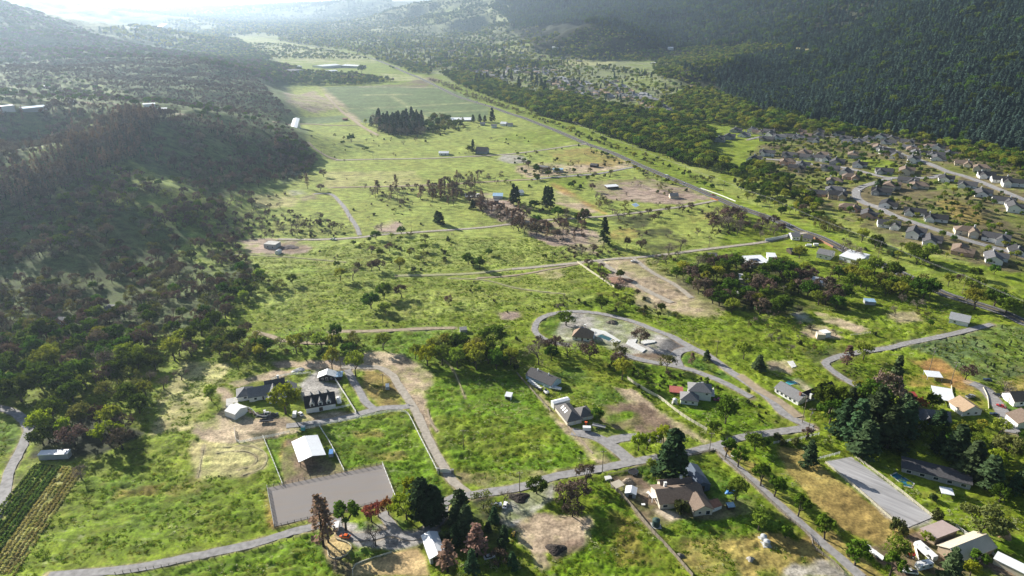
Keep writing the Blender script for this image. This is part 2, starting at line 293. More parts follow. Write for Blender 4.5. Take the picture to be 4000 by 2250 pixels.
# (colour, softness metres, grassiness 0..1, strength, polygon)
def P(s): return [tuple(float(v) for v in q.split(',')) for q in s.split()]
PATCH = [
 ('valley',60,.3,1,P('-400,215 250,120 700,90 900,100 2600,100 2600,-200 -400,-200')),
 ('valley',40,.3,.9,P('900,100 640,60 1300,60 1900,160 1800,235 1420,280 1180,215 1000,160')),
 ('mead',20,1,1,P('690,220 810,215 1240,270 1470,360 1640,430 1850,540 1800,640 1000,690 600,660 560,620 640,560 700,480 780,420 740,320')),
 ('mead',15,1,.7,P('640,640 1400,590 1500,700 1300,760 1100,800 700,800 600,720')),
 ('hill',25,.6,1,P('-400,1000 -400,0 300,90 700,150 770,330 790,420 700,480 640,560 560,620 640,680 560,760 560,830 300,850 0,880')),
 ('hillg',14,.8,.9,P('470,600 590,480 700,440 720,520 640,600 560,680 500,740 420,690')),
 ('hillg',10,.8,.8,P('200,440 330,400 480,470 600,560 520,600 380,540 250,500')),
 ('hillg',10,.8,.9,P('0,440 100,370 210,300 240,310 120,385 0,470')),
 ('hillg',14,.8,.25,P('60,190 180,160 250,210 330,250 480,280 260,262 120,260 40,230')),
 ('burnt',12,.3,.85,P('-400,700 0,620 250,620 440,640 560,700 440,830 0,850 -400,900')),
 ('mead',10,.7,.12,P('150,170 230,195 360,235 520,262 735,292 735,300 500,272 330,250 150,200')),
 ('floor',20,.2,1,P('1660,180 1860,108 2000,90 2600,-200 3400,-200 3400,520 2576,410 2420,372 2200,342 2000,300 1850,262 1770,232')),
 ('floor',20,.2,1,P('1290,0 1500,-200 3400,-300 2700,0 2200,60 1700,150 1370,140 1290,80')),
 ('straw',4,.4,.9,P('2000,118 2045,125 2035,134 1990,124')),
 ('hillg',20,.8,.9,P('1060,35 1180,20 1130,45 1060,60')),
 # far meadows, vineyards
 ('pale',12,.8,.9,P('600,92 700,100 800,120 900,138 940,152 850,158 700,152 640,120')),
 ('pale',10,.8,1,P('1360,151 1450,150 1548,155 1530,163 1440,168 1370,160')),
 ('vine',3,.5,1,P('808,219 905,216 1105,218 1160,235 1236,275 1225,300 1090,312 905,308 880,290 845,255')),
 ('vine',3,.5,1,P('728,288 865,290 875,306 740,312')),
 ('tan',3,.4,.7,P('800,217 812,219 865,262 910,308 900,312 850,268')),
 ('tan',2,.4,.5,P('905,217 1110,219 1110,222 905,220')), ('pale',2,.6,.7,P('915,238 1035,236 1035,240 920,241')),
 ('pale',2,.6,.6,P('975,238 983,238 1090,303 1080,306')), ('pale',2,.6,.6,P('868,271 1000,268 1200,256 1200,259 1000,271 868,274')), ('pale',2,.6,.5,P('1048,284 1225,276 1225,279 1048,287')),
 ('pink',10,.5,.7,P('715,232 790,228 850,272 800,285 720,262')),
 ('mulch',6,.5,.8,P('1000,212 1090,190 1110,205 1070,218 900,216')),
 ('mead',8,1,1,P('1650,380 1800,470 2000,560 2200,660 2576,790 2700,840 2700,760 2576,735 2400,640 2150,560 1900,450 1700,375')),
 ('grass',10,1,1,P('1780,380 1870,340 1950,350 1990,375 1960,385 1900,400 1880,430 1850,445 1830,470 1800,450 1830,420')),
 ('grass',6,1,.9,P('2170,400 2260,410 2272,435 2200,432 2160,415')),
 ('grass',10,1,.8,P('1932,500 2000,520 2120,580 2250,640 2400,700 2576,760 2576,800 2400,740 2200,650 2050,590 1932,550')),
 ('grass',10,1,.8,P('2230,620 2300,640 2400,660 2576,700 2640,740 2640,780 2400,720')),
 ('mulch',6,.5,.68,P('1880,385 1960,345 2050,335 2300,345 2576,400 2700,450 2700,720 2576,690 2400,650 2250,620 2150,560 2020,520 1930,440')),
 ('gold',6,.8,.9,P('2360,505 2400,500 2475,550 2470,560 2420,560 2370,530')),
 ('grass',6,1,.9,P('2170,395 2250,408 2270,432 2200,435 2165,412')),
 ('lawn',2,1,1,P('2290,550 2305,548 2335,565 2322,570')),
 # mid plots
 ('straw',4,.7,.75,P('632,486 735,482 748,500 740,520 640,520')), ('straw',5,.7,.5,P('812,432 1045,430 1072,470 812,472')),
 ('grass',8,1,.7,P('1380,446 1475,440 1480,470 1400,478 1380,465')), ('grass',8,1,.6,P('1290,330 1400,320 1440,350 1390,370 1250,350')),
 ('tan',4,.5,.8,P('1300,418 1360,408 1480,412 1590,400 1600,420 1480,434 1330,448 1300,432')),
 ('gold',5,.8,.7,P('1380,380 1480,372 1580,405 1540,420 1400,410')),
 ('gravel',2,.2,.8,P('1268,388 1310,390 1335,408 1290,412 1250,402')),
 ('pink',4,.3,.9,P('1175,488 1240,486 1290,512 1340,552 1350,565 1270,562 1230,540 1180,510')),
 ('tan',4,.5,.8,P('1395,478 1440,490 1510,535 1490,536 1400,512')), ('orange',3,.5,.6,P('1384,462 1395,460 1520,532 1530,541 1520,540 1400,478')),
 ('brown',6,.4,.8,P('1480,455 1640,450 1740,470 1760,490 1700,510 1560,500 1500,480')),
 ('pink',5,.4,.8,P('1385,595 1500,583 1530,600 1500,640 1440,635 1400,610')),
 ('gold',5,.8,.8,P('1535,580 1590,572 1612,592 1590,612 1540,605')), ('gold',5,.8,.6,P('1720,540 1790,530 1790,550 1740,560')),
 ('dark',6,.5,.7,P('1530,548 1640,540 1620,575 1560,570')), ('dark',6,.5,.7,P('1600,580 1680,575 1740,620 1650,640 1610,620')),
 ('pink',4,.3,.9,P('600,605 650,600 740,602 785,622 770,636 690,640 620,636')), ('brown',3,.3,.8,P('700,612 745,608 780,625 740,634 705,628')),
 ('pink',4,.4,.9,P('945,570 985,549 1005,560 1012,578 990,585 955,584')),
 ('gravel',2,.2,.7,P('722,478 760,478 768,488 735,492')), ('pink',3,.3,.7,P('750,492 790,490 800,500 765,505')), ('gravel',2,.2,.6,P('723,425 748,425 748,440 723,440')),
 ('tan',4,.4,.9,P('1350,685 1370,674 1410,672 1430,690 1400,704 1365,706')),
 ('tan',6,.4,.95,P('1520,662 1540,650 1610,647 1640,672 1720,722 1790,765 1815,790 1790,800 1740,800 1650,745 1570,690')),
 ('tan',6,.5,.8,P('1530,655 1640,650 1710,690 1800,742 1835,790 1805,806 1710,796 1630,745 1560,700')), ('mead',4,.8,.8,P('1640,662 1700,672 1790,715 1780,728 1700,700')),
 ('pink',6,.4,.9,P('1290,560 1400,560 1500,585 1520,610 1400,620 1330,590')), ('pink',6,.4,.8,P('1480,465 1640,452 1760,480 1790,500 1700,515 1540,505')), ('pale',8,.6,.9,P('1090,118 1170,112 1240,122 1180,130')), ('pale',8,.6,.9,P('1260,128 1330,124 1350,134 1290,138')), ('pale',8,.6,.8,P('1330,182 1420,178 1440,190 1350,194')), ('pale',6,.6,.8,P('960,185 1060,190 1075,200 980,204')), ('pale',8,.6,.8,P('850,75 960,72 1000,80 900,84')),
 ('pink',5,.4,.8,P('1530,690 1575,684 1600,716 1560,724 1530,705')),
 ('mead',5,.9,.7,P('1620,650 1750,640 1800,640 1760,700 1680,690')),
 ('tan',5,.5,.6,P('1600,740 1650,745 1700,780 1690,800 1640,790 1600,765')),
 ('lush',8,1,.6,P('1380,745 1500,755 1700,790 1860,800 1990,870 1960,890 1850,900 1760,860 1600,800 1400,770')),
 ('mead',8,.9,.7,P('1160,690 1300,690 1420,700 1500,750 1380,770 1200,790 1130,740')),
 ('grass',8,1,.8,P('1700,815 1820,800 1980,870 1950,900 1860,920 1760,870')),
 ('pink',2,.3,1,P('1253,788 1270,783 1305,785 1312,798 1290,806 1262,803')),
 ('gravel',4,.2,.9,P('1405,795 1450,783 1520,793 1600,812 1690,842 1720,870 1700,900 1690,915 1600,905 1560,885 1500,868 1440,866 1385,850 1395,815')),
 ('lush',3,1,.9,P('1362,815 1395,795 1420,795 1405,820 1400,845 1370,842')),
 ('brown',3,.3,.9,P('1582,892 1625,888 1690,895 1690,915 1650,915 1590,900')), ('brown',2,.3,.8,P('1700,862 1740,882 1735,885 1690,888 1685,880')), ('asph',1.5,.1,.7,P('1668,862 1690,850 1728,866 1700,884 1660,878')),
 ('lawn',2,1,1,P('1706,898 1730,892 1800,915 1795,928 1760,932 1715,915')), ('lawn',2,1,1,P('1795,940 1815,932 1845,952 1832,958 1795,948')),
 # centre lawn and lots
 ('lawn',3,1,.95,P('1388,935 1460,920 1500,960 1612,1000 1600,1012 1500,1022 1470,1005 1430,990 1400,985')),
 ('tan',3,.4,.8,P('1530,968 1600,985 1620,1005 1680,1045 1790,1112 1770,1118 1700,1080 1620,1040 1580,1015 1560,990')),
 ('brown',3,.3,.9,P('1510,1020 1560,1012 1620,1018 1680,1050 1700,1085 1640,1090 1570,1082 1530,1075 1500,1050')),
 ('lush',3,1,.9,P('1520,1045 1590,1035 1610,1045 1570,1060 1530,1070')),
 ('lush',4,1,1,P('1520,898 1700,925 1850,990 1880,1010 1960,1090 1850,1100 1700,1030 1560,950')),
 ('lush',4,1,1,P('1060,985 1110,955 1290,945 1330,970 1420,1080 1480,1150 1440,1180 1240,1190 1150,1170 1090,1060')),
 ('grass',8,1,.7,P('1100,1060 1290,1040 1400,1100 1380,1150 1180,1140')),
 ('tan',3,.3,.9,P('1335,955 1345,965 1395,1030 1425,1075 1500,1150 1530,1165 1500,1165 1410,1075 1360,1010 1330,965')),
 ('tan',3,.4,.7,P('1440,1085 1475,1100 1530,1150 1545,1163 1515,1165 1450,1105')), ('lush',2,1,.8,P('1500,1120 1545,1130 1568,1155 1540,1160')),
 ('brown',4,.6,.6,P('1150,1190 1440,1180 1480,1182 1300,1210 1220,1228 1170,1215')),
 ('asph',2,.1,.5,P('1425,1078 1500,1060 1530,1078 1560,1102 1500,1100 1440,1090')),
 # left home
 ('lush',5,1,.7,P('590,840 1150,820 1290,870 1300,940 1060,945 990,905 880,900 600,900')), ('gold',5,.8,.6,P('1090,840 1150,845 1150,865 1110,860')),
 ('straw',4,.7,.9,P('458,908 520,906 580,918 560,955 538,985 520,1030 480,1080 385,1088 398,1045 395,1012 430,965')),
 ('tan',3,.2,.9,P('905,890 960,885 1010,895 1062,922 1090,944 1092,960 1068,985 1070,1030 1078,1080 1055,1045 1030,1000 1000,955 955,932 850,930 700,925 690,910 800,908')),
 ('gold',3,.7,.8,P('920,935 955,930 985,945 1000,975 1012,1015 990,1025 955,1022 935,1000 915,965')), ('lush',2,.8,.7,P('868,1005 885,985 912,1012 920,1028 900,1035 880,1030')),
 ('gravel',2,.1,1,P('750,965 770,950 800,930 812,960 850,965 862,1000 845,1008 840,1000 762,1010')),
 ('brown',3,.2,.6,P('840,1030 905,1038 890,1045 760,1060 760,1040')),
 ('tan',3,.2,.9,P('545,965 575,980 592,1025 620,1050 690,1052 760,1042 860,1038 905,1038 890,1046 760,1085 650,1112 600,1112 570,1120 525,1112 485,1085 500,1065 545,1045 560,1015 545,990')),
 ('tan',2,.2,.9,P('575,965 690,930 745,930 700,960 640,960 600,975')), ('dark',2,.5,.7,P('620,1090 700,1080 690,1100 640,1105')),
 ('brown',2,.3,.9,P('700,1135 722,1106 745,1100 832,1160 860,1168 866,1182 712,1220 706,1165')), ('lush',2,1,.9,P('668,1106 700,1104 712,1125 705,1165 700,1190')), ('orange',1.5,.5,.7,P('700,1140 710,1122 720,1112 712,1140 705,1160')),
 ('brown',1.2,0,1,P('669,1225 965,1165 999,1256 687,1331')), ('orange',2,.5,.8,P('656,1236 672,1230 696,1328 675,1330')), ('brown',2,.4,.7,P('960,1170 975,1175 1005,1250 994,1254')),
 ('straw',3,.6,.85,P('485,1112 580,1118 660,1115 672,1172 620,1200 500,1212 482,1160')),
 ('lush',4,1,1,P('805,1078 900,1055 1020,1040 1055,1100 1090,1180 1110,1245 1080,1255 1000,1250 965,1165 870,1180 830,1130')), ('gold',4,.8,.55,P('880,1085 950,1075 960,1095 900,1100')), ('gold',4,.8,.5,P('900,1140 1010,1135 1020,1155 920,1158')),
 ('lush',8,1,.6,P('200,1200 700,1210 660,1330 300,1420 120,1400')),
 ('lush',6,1,1,P('300,1449 500,1410 640,1385 800,1340 830,1400 840,1449')),
 ('gold',5,.8,.5,P('480,1200 560,1215 500,1240 400,1250')), ('orange',6,.8,.4,P('300,1230 400,1225 390,1245 300,1250')),
 ('brown',2,.4,.5,P('0,1290 40,1200 85,1160 170,1168 120,1240 20,1400 0,1420')), ('straw',3,.5,.6,P('130,1200 205,1175 215,1190 60,1400 10,1449 0,1449 0,1400')),
 ('lush',4,1,1,P('-100,1040 45,1055 50,1085 40,1130 -100,1160')), ('mead',3,1,.9,P('-60,855 20,858 40,868 15,885 -60,880')),
 ('floor',3,.3,.8,P('80,1100 120,1050 300,1050 360,1090 240,1150 180,1165 80,1150')),
 # bottom centre
 ('floor',4,.4,.8,P('1110,1300 1240,1240 1260,1300 1330,1449 1120,1449')), ('lush',4,1,.8,P('1140,1400 1300,1400 1330,1449 1150,1449')),
 ('tan',3,.2,.95,P('1290,1310 1340,1290 1420,1295 1490,1300 1500,1345 1470,1370 1400,1380 1340,1390 1300,1370')), ('gravel',3,.1,.9,P('1262,1270 1330,1235 1400,1212 1385,1262 1345,1290 1290,1325 1262,1330')), ('tan',2,.3,.7,P('1330,1380 1360,1380 1400,1449 1370,1449')), ('brown',3,.3,.7,P('1380,1370 1460,1360 1470,1400 1400,1410')),
 ('brown',2,.4,.7,P('805,1340 825,1345 835,1380 900,1430 880,1449 845,1449 815,1390')),
 ('gravel',1.5,.1,1,P('835,1300 880,1315 960,1320 1045,1335 1105,1300 1110,1340 1050,1375 985,1385 900,1375 850,1345')), ('lawn',2,1,1,P('900,1310 945,1322 950,1335 890,1335')), ('lawn',1.5,1,1,P('978,1300 1010,1305 1040,1325 1010,1340 985,1335')), ('lawn',2,1,1,P('880,1375 930,1385 1000,1390 960,1410 890,1425')),
 ('sand',1.5,.1,1,P('893,1420 985,1390 1055,1376 1068,1400 1080,1449 886,1449')), ('sand',1.5,.1,.8,P('822,1362 845,1342 876,1362 884,1378 862,1400 826,1404')),
 ('lush',4,1,.9,P('1480,1215 1530,1200 1600,1310 1700,1449 1350,1449 1480,1380 1500,1300')), ('orange',6,.8,.35,P('1540,1290 1600,1320 1640,1400 1560,1420')),
 ('lawn',4,1,.85,P('1570,1190 1640,1165 1770,1140 1960,1300 2110,1449 1740,1449 1630,1340')), ('gold',7,.7,.8,P('1670,1355 1800,1345 1950,1345 2050,1350 2110,1449 1740,1449')), ('gravel',3,.2,.7,P('1990,1420 2100,1410 2130,1449 1970,1449')), ('lush',5,1,.7,P('1670,1330 1830,1300 1900,1320 1880,1345 1700,1355')),
 ('brown',2,.3,.85,P('1530,1200 1600,1190 1640,1225 1690,1290 1710,1305 1640,1345 1540,1220')),
 ('brown',2,.3,.6,P('1700,1250 1900,1260 1900,1290 1780,1310 1700,1300')), ('tanl',1.5,.1,1,P('1588,1212 1615,1232 1665,1228 1690,1215 1660,1240 1620,1245 1590,1235')), ('tanl',1,.1,1,P('1640,1282 1670,1272 1712,1300 1688,1309')),
 # right
 ('lush',4,1,.7,P('1850,1100 1960,1090 2010,1140 2000,1160 1950,1180 1900,1150')),
 ('gold',3,.7,1,P('1950,1120 2020,1130 2090,1190 2170,1250 2290,1325 2330,1360 2320,1390 2220,1382 2120,1330 2040,1260 1980,1190')),
 ('gold',2,.6,.8,P('1803,1121 1860,1180 1960,1270 2100,1385 2180,1449 2220,1449 2110,1350 2000,1260 1900,1170 1830,1115')),
 ('gravel',1,0,1,P('2078,1160 2105,1158 2142,1152 2250,1225 2350,1300 2340,1318 2285,1328 2230,1300')),
 ('brown',3,.2,.95,P('2180,1375 2300,1345 2345,1322 2400,1325 2440,1345 2500,1400 2576,1449 2260,1449 2200,1400')),
 ('lush',4,1,.8,P('2350,1200 2420,1230 2460,1300 2576,1350 2576,1449 2480,1380 2380,1300')),
 ('orange',3,.4,.9,P('2290,905 2370,905 2420,940 2455,972 2400,985 2360,960 2330,935')), ('orange',3,.4,.8,P('2400,972 2450,975 2490,1020 2480,1042 2410,1035')), ('orange',3,.4,.7,P('2270,940 2340,945 2360,970 2290,975')),
 ('vine',4,.8,.8,P('2262,862 2500,815 2640,830 2640,930 2480,965 2400,930 2370,900')), ('dark',5,.7,.6,P('2020,880 2100,870 2120,900 2180,960 2230,1010 2200,1020 2120,960 2050,920')),
 ('gold',4,.8,.8,P('2530,960 2640,930 2640,1000 2540,985')), ('tan',3,.3,.8,P('1932,912 1990,900 2010,920 1990,940 1940,930')),
 ('gravel',3,.2,.9,P('1990,790 2015,780 2050,805 2040,815 2005,812')), ('tan',4,.3,.95,P('2050,785 2095,792 2150,815 2182,828 2165,840 2120,825 2060,805')), ('tan',4,.3,.95,P('2010,822 2050,812 2110,835 2112,850 2060,850 2015,838')),
 ('grass',8,1,.9,P('2180,740 2300,750 2430,790 2420,800 2330,805 2230,800 2190,770')), ('tan',4,.5,.6,P('2230,790 2300,785 2330,805 2260,812')),
 ('lawn',2,1,1,P('1955,945 2010,950 2060,980 2060,990 2030,985 1990,965')), ('tanl',1,.1,.8,P('1990,960 2010,955 2060,995 2050,1000')), ('asph',1.5,.1,.8,P('2050,1010 2110,1008 2140,1030 2130,1055 2100,1035')), ('lawn',2,1,1,P('2075,1030 2095,1030 2135,1050 2130,1058')),
 ('lawn',2,1,1,P('2515,1010 2560,1020 2576,1040 2540,1045 2510,1020')), ('lawn',2,1,1,P('2530,1050 2560,1055 2576,1090 2545,1085')),
 ('dark',5,.5,.8,P('1690,690 1790,640 1860,650 2040,680 2120,740 2140,780 1900,790 1800,780 1700,730')),
]
# ------------------------------------------------------------------ roads (name, width m, colour, pixels)
ROADS = [
 ('highway',11,'asph','2700,858 2576,812 2527,788 2415,752 2367,736 2222,668 2157,645 2120,627 2082,607 2045,592 2007,580 1970,562 1932,547 1888,532 1838,514 1788,492 1713,459 1663,439 1600,412 1538,384 1475,362 1413,335 1363,315 1325,300 1288,288 1244,272 1194,257 1144,240 1094,215 1056,197 1019,182 994,170 959,156 930,146'),
 ('valley_road',8,'asph','930,146 820,124 700,100 640,90 560,84'),
 ('lane',4.2,'gravel','120,1450 225,1441 350,1428 475,1403 644,1367 719,1343 784,1327 830,1312'),
 ('lane',4.6,'gravel','-30,1330 7,1261 22,1191 50,1136 66,1098 72,1078 57,1054 30,1036 0,1027 -60,1018'),
 ('lane',5,'gravel','1181,1247 1219,1241 1288,1230 1338,1218 1400,1198 1463,1188 1513,1178 1588,1163 1650,1153 1713,1143 1763,1131 1803,1121 1870,1100 1950,1088 2044,1075'),
 ('driveway',4.4,'tanl','1181,1245 1159,1228 1134,1205 1122,1186 1114,1171 1094,1136 1069,1086 1056,1056 1031,1011 1006,974 986,944 956,926 919,924 859,923'),
 ('driveway',4.2,'gravel','1031,1022 1014,1024 957,1028 906,1041 869,1051 800,1062 720,1072'),
 ('driveway',4,'gravel','940,1028 920,1012 905,985 888,958 874,930'),
 ('driveway',4.2,'gravel','1181,1245 1139,1253 1116,1270 1112,1300 1092,1325 1040,1350 980,1340 940,1350 880,1350 850,1330 845,1305'),
 ('driveway',4,'gravel','1000,1340 975,1310 960,1290'),
 ('lane',4.2,'gravel','1803,1121 1825,1151 1875,1193 1932,1245 2007,1311 2057,1356 2107,1398 2167,1452'),
 ('driveway',6.5,'gravel','1438,1086 1488,1096 1525,1113 1555,1135 1588,1163'),
 ('driveway',6,'gravel','1525,1113 1560,1103 1613,1100 1663,1106'),
 ('lane',5,'gravel','1688,846 1738,874 1788,899 1838,936 1888,969 1932,1000 1970,1040 2010,1062 2044,1075'),
 ('driveway',4.2,'gravel','1688,846 1640,828 1588,808 1513,790 1450,784 1400,788 1363,800 1346,820 1352,842 1385,860 1430,868'),
 ('driveway',4.2,'gravel','1560,885 1583,897 1625,908 1688,919 1738,931 1775,944 1813,959 1850,978 1890,1000'),
 ('driveway',6,'gravel','1740,877 1708,884 1698,900 1708,922'),
 ('lane',4.2,'tanl','1288,677 1350,672 1448,662 1538,652 1613,647 1688,639 1763,629 1863,617 1923,609 1985,594 2030,585'),
 ('lane',3.5,'pale','1288,677 1200,687 1100,692 1000,694'),
 ('lane',4.2,'tanl','700,602 800,603 900,598 944,592 994,588 1069,583 1144,578 1219,572 1269,566 1350,556 1483,547 1525,544 1613,534 1688,524 1738,517 1800,505'),
 ('driveway',4,'gravel','790,488 822,487 841,494 864,519 881,547 896,569 905,592'),
 ('lane',5,'gravel','1340,452 1363,449 1438,443 1513,436 1575,424 1613,418'),
 ('lane',4.5,'tanl','844,403 940,401 1100,398 1200,393 1290,387 1363,378 1438,367 1475,362'),
 ('track',3.5,'tan','775,358 790,372 820,392 850,402'),
 ('lane',4,'tan','831,472 994,469 1119,464 1288,454 1340,452'),
 ('lane',6,'tan','819,237 844,265 881,295 906,315 931,330 950,340'), ('lane',5,'tan','906,315 844,316 740,312 690,308'),
 ('track',5,'tanl','1508,658 1538,677 1588,707 1613,724 1690,762'), ('track',4,'tanl','1593,650 1638,684 1698,717 1740,750'),
 ('track',3.5,'tan','644,836 681,846 706,856 744,861 794,864 822,862 830,845 845,835'), ('track',3.5,'tan','831,834 944,833 1044,828 1144,825'),
 ('street',8.5,'gravel','2640,660 2576,647 2532,632 2457,612 2395,592 2345,575 2295,559 2245,541 2207,522 2177,512 2157,499 2154,482 2170,470 2207,459 2245,448 2282,449 2342,447 2373,440'),
 ('street',8.5,'gravel','2640,520 2576,503 2532,485 2482,464 2420,442 2373,428 2307,400 2245,377 2220,368'),
 ('street',7,'gravel','2245,448 2218,445 2180,435 2150,428 2107,420 2044,414 1990,406 1900,398'), ('street',6,'gravel','2220,368 2150,352 2060,342 1990,338 1930,342 1880,352'),
 ('street',7,'gravel','2444,964 2475,978 2494,998 2514,1024 2532,1056 2549,1090'),
 ('lane',4.5,'gravel','2495,816 2432,832 2357,849 2282,864 2244,874 2220,878 2170,885 2122,894 2090,905 2076,915 2094,933 2130,957 2180,983 2215,1003'),
 ('street',7,'gravel','1530,205 1620,245 1700,290 1760,330'), ('street',7,'gravel','1250,150 1275,170 1270,185'),
 ('track',5,'tan','1860,945 1900,975 1960,1010 2010,1050'),
 ('track',4,'tan','170,258 270,260 340,272 400,285 520,310'),  ('wheel_track',.45,'straw','498,1200 506,1160 514,1118'), ('wheel_track',.45,'straw','560,1125 620,1121 662,1135 670,1158 655,1180 610,1196'), ('wheel_track',.45,'straw','545,1140 610,1134 645,1148 640,1168 600,1182'),
 ('wheel_track',.45,'straw','1110,900 1140,930 1170,1000'), ('wheel_track',1.0,'tan','1075,1030 1082,1060 1100,1085'), ('wheel_track',1.0,'tan','1400,1035 1440,1085 1490,1140'), ('track',2.2,'tan','1480,660 1300,692 1200,700'), ('wheel_track',1.2,'pale','560,640 640,642 760,650 870,660'), ('wheel_track',1.2,'pale','1130,700 1220,705 1300,725 1420,740'),
 ('track',4,'straw','350,151 440,151 500,149'),
]
def densify(pts, step):
    """Catmull-Rom through world points, resampled"""
    p = [np.array(q[:2], float) for q in pts]; p = [2*p[0]-p[1]] + p + [2*p[-1]-p[-2]]; out = []
    for i in range(1, len(p)-2):
        L = np.linalg.norm(p[i+1]-p[i]); k = max(2, int(L/step))
        for t in np.arange(k)/k:
            out.append(.5*((2*p[i])+(-p[i-1]+p[i+1])*t+(2*p[i-1]-5*p[i]+4*p[i+1]-p[i+2])*t*t+(-p[i-1]+3*p[i]-3*p[i+1]+p[i+2])*t**3))
    out.append(p[-2]); return np.array(out)
road_lines = []
for nm, w, c, s in ROADS:
    wp = GP(P(s)); Dm = float(np.hypot(wp[:, 0], wp[:, 1]).mean())
    road_lines.append((nm, w, c, densify(wp, max(2.5, Dm/150))))

# ------------------------------------------------------------------ the ground sheet
GX = rr[:, None]*np.sin(th)[None, :]; GY = rr[:, None]*np.cos(th)[None, :]
GZ0 = HZ(GX, GY)
vx, vy, vz = GX.ravel(), GY.ravel(), GZ0.ravel()
vr = np.hypot(vx, vy)
pxv, pyv = project(vx, vy, vz)
def sdf(x, y, poly):
    d = np.full(x.shape, 1e18); ins = np.zeros(x.shape, bool); n = len(poly)
    for i in range(n):
        ax, ay = poly[i][:2]; bx, by = poly[(i+1) % n][:2]
        ex, ey = bx-ax, by-ay; wx, wy = x-ax, y-ay
        t = np.clip((wx*ex+wy*ey)/(ex*ex+ey*ey+1e-12), 0, 1)
        d = np.minimum(d, (wx-ex*t)**2+(wy-ey*t)**2)
        c = (ay > y) != (by > y)
        ins ^= c & (x < (bx-ax)*(y-ay)/(by-ay+1e-18)+ax)
    return np.where(ins, 1, -1)*np.sqrt(d)
nz1 = fbm(vx/6., vy/6., 3, 5)-.5; nz2 = fbm(vx/35., vy/35., 3, 8)-.5
colr = np.tile(np.array(C['grass']), (len(vx), 1)); gw = np.ones(len(vx))
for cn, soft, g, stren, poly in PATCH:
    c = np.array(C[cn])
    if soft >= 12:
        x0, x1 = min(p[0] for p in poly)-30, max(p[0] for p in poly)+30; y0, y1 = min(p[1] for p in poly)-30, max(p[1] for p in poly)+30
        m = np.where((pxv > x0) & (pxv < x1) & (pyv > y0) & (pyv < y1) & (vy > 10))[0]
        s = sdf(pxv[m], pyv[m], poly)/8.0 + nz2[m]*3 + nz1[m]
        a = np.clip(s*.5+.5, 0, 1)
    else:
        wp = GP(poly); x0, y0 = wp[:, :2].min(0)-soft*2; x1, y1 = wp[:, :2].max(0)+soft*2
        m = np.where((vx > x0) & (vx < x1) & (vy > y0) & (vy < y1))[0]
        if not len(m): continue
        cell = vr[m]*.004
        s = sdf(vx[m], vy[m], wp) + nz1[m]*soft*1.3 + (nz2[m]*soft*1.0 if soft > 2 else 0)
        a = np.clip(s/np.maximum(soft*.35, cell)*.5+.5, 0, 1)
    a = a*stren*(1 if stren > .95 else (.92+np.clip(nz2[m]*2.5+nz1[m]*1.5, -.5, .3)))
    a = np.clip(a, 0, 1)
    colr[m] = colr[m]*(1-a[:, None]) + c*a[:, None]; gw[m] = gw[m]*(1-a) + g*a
# road beds: bare shoulders, no tussocks
for nm, w, c, pl in road_lines:
    x0, y0 = pl.min(0)-w-4; x1, y1 = pl.max(0)+w+4
    m = np.where((vx > x0) & (vx < x1) & (vy > y0) & (vy < y1))[0]
    if not len(m): continue
    d = np.full(len(m), 1e9)
    for i in range(0, len(pl)-1):
        sgn = np.abs(vx[m]-pl[i, 0])+np.abs(vy[m]-pl[i, 1]); L = np.abs(pl[i+1]-pl[i]).sum()
        k = np.where(sgn < w+8+2*L)[0]
        if not len(k): continue
        e = pl[i+1]-pl[i]; wx = vx[m[k]]-pl[i, 0]; wy = vy[m[k]]-pl[i, 1]
        t = np.clip((wx*e[0]+wy*e[1])/(e@e), 0, 1); d[k] = np.minimum(d[k], np.hypot(wx-e[0]*t, wy-e[1]*t))
    a = np.clip((w/2+1.0-d+nz1[m]*1.5)/1.0, 0, 1)*.8
    colr[m] = colr[m]*(1-a[:, None]) + np.array(C['tan' if c != 'asph' else 'mead'])*a[:, None]*.85; gw[m] *= (1-a)
near = np.clip((900-vr)/400, 0, 1)
disp = (fbm(vx/3.6, vy/2.4, 2, 31)-.5)*1.8 + (fbm(vx/1.6, vy/1.3, 2, 37)-.5)*.9
vz2 = vz + disp*gw*near*np.clip(nz2*2+.75, .25, 1.1)
GV = np.stack([vx, vy, vz2], 1)
idx = np.arange(NR*NT).reshape(NR, NT)
quads = np.stack([idx[:-1, :-1], idx[:-1, 1:], idx[1:, 1:], idx[1:, :-1]], -1).reshape(-1, 4)[:, ::-1]
gm = bpy.data.materials.new('ground_cover'); gm.use_nodes = True
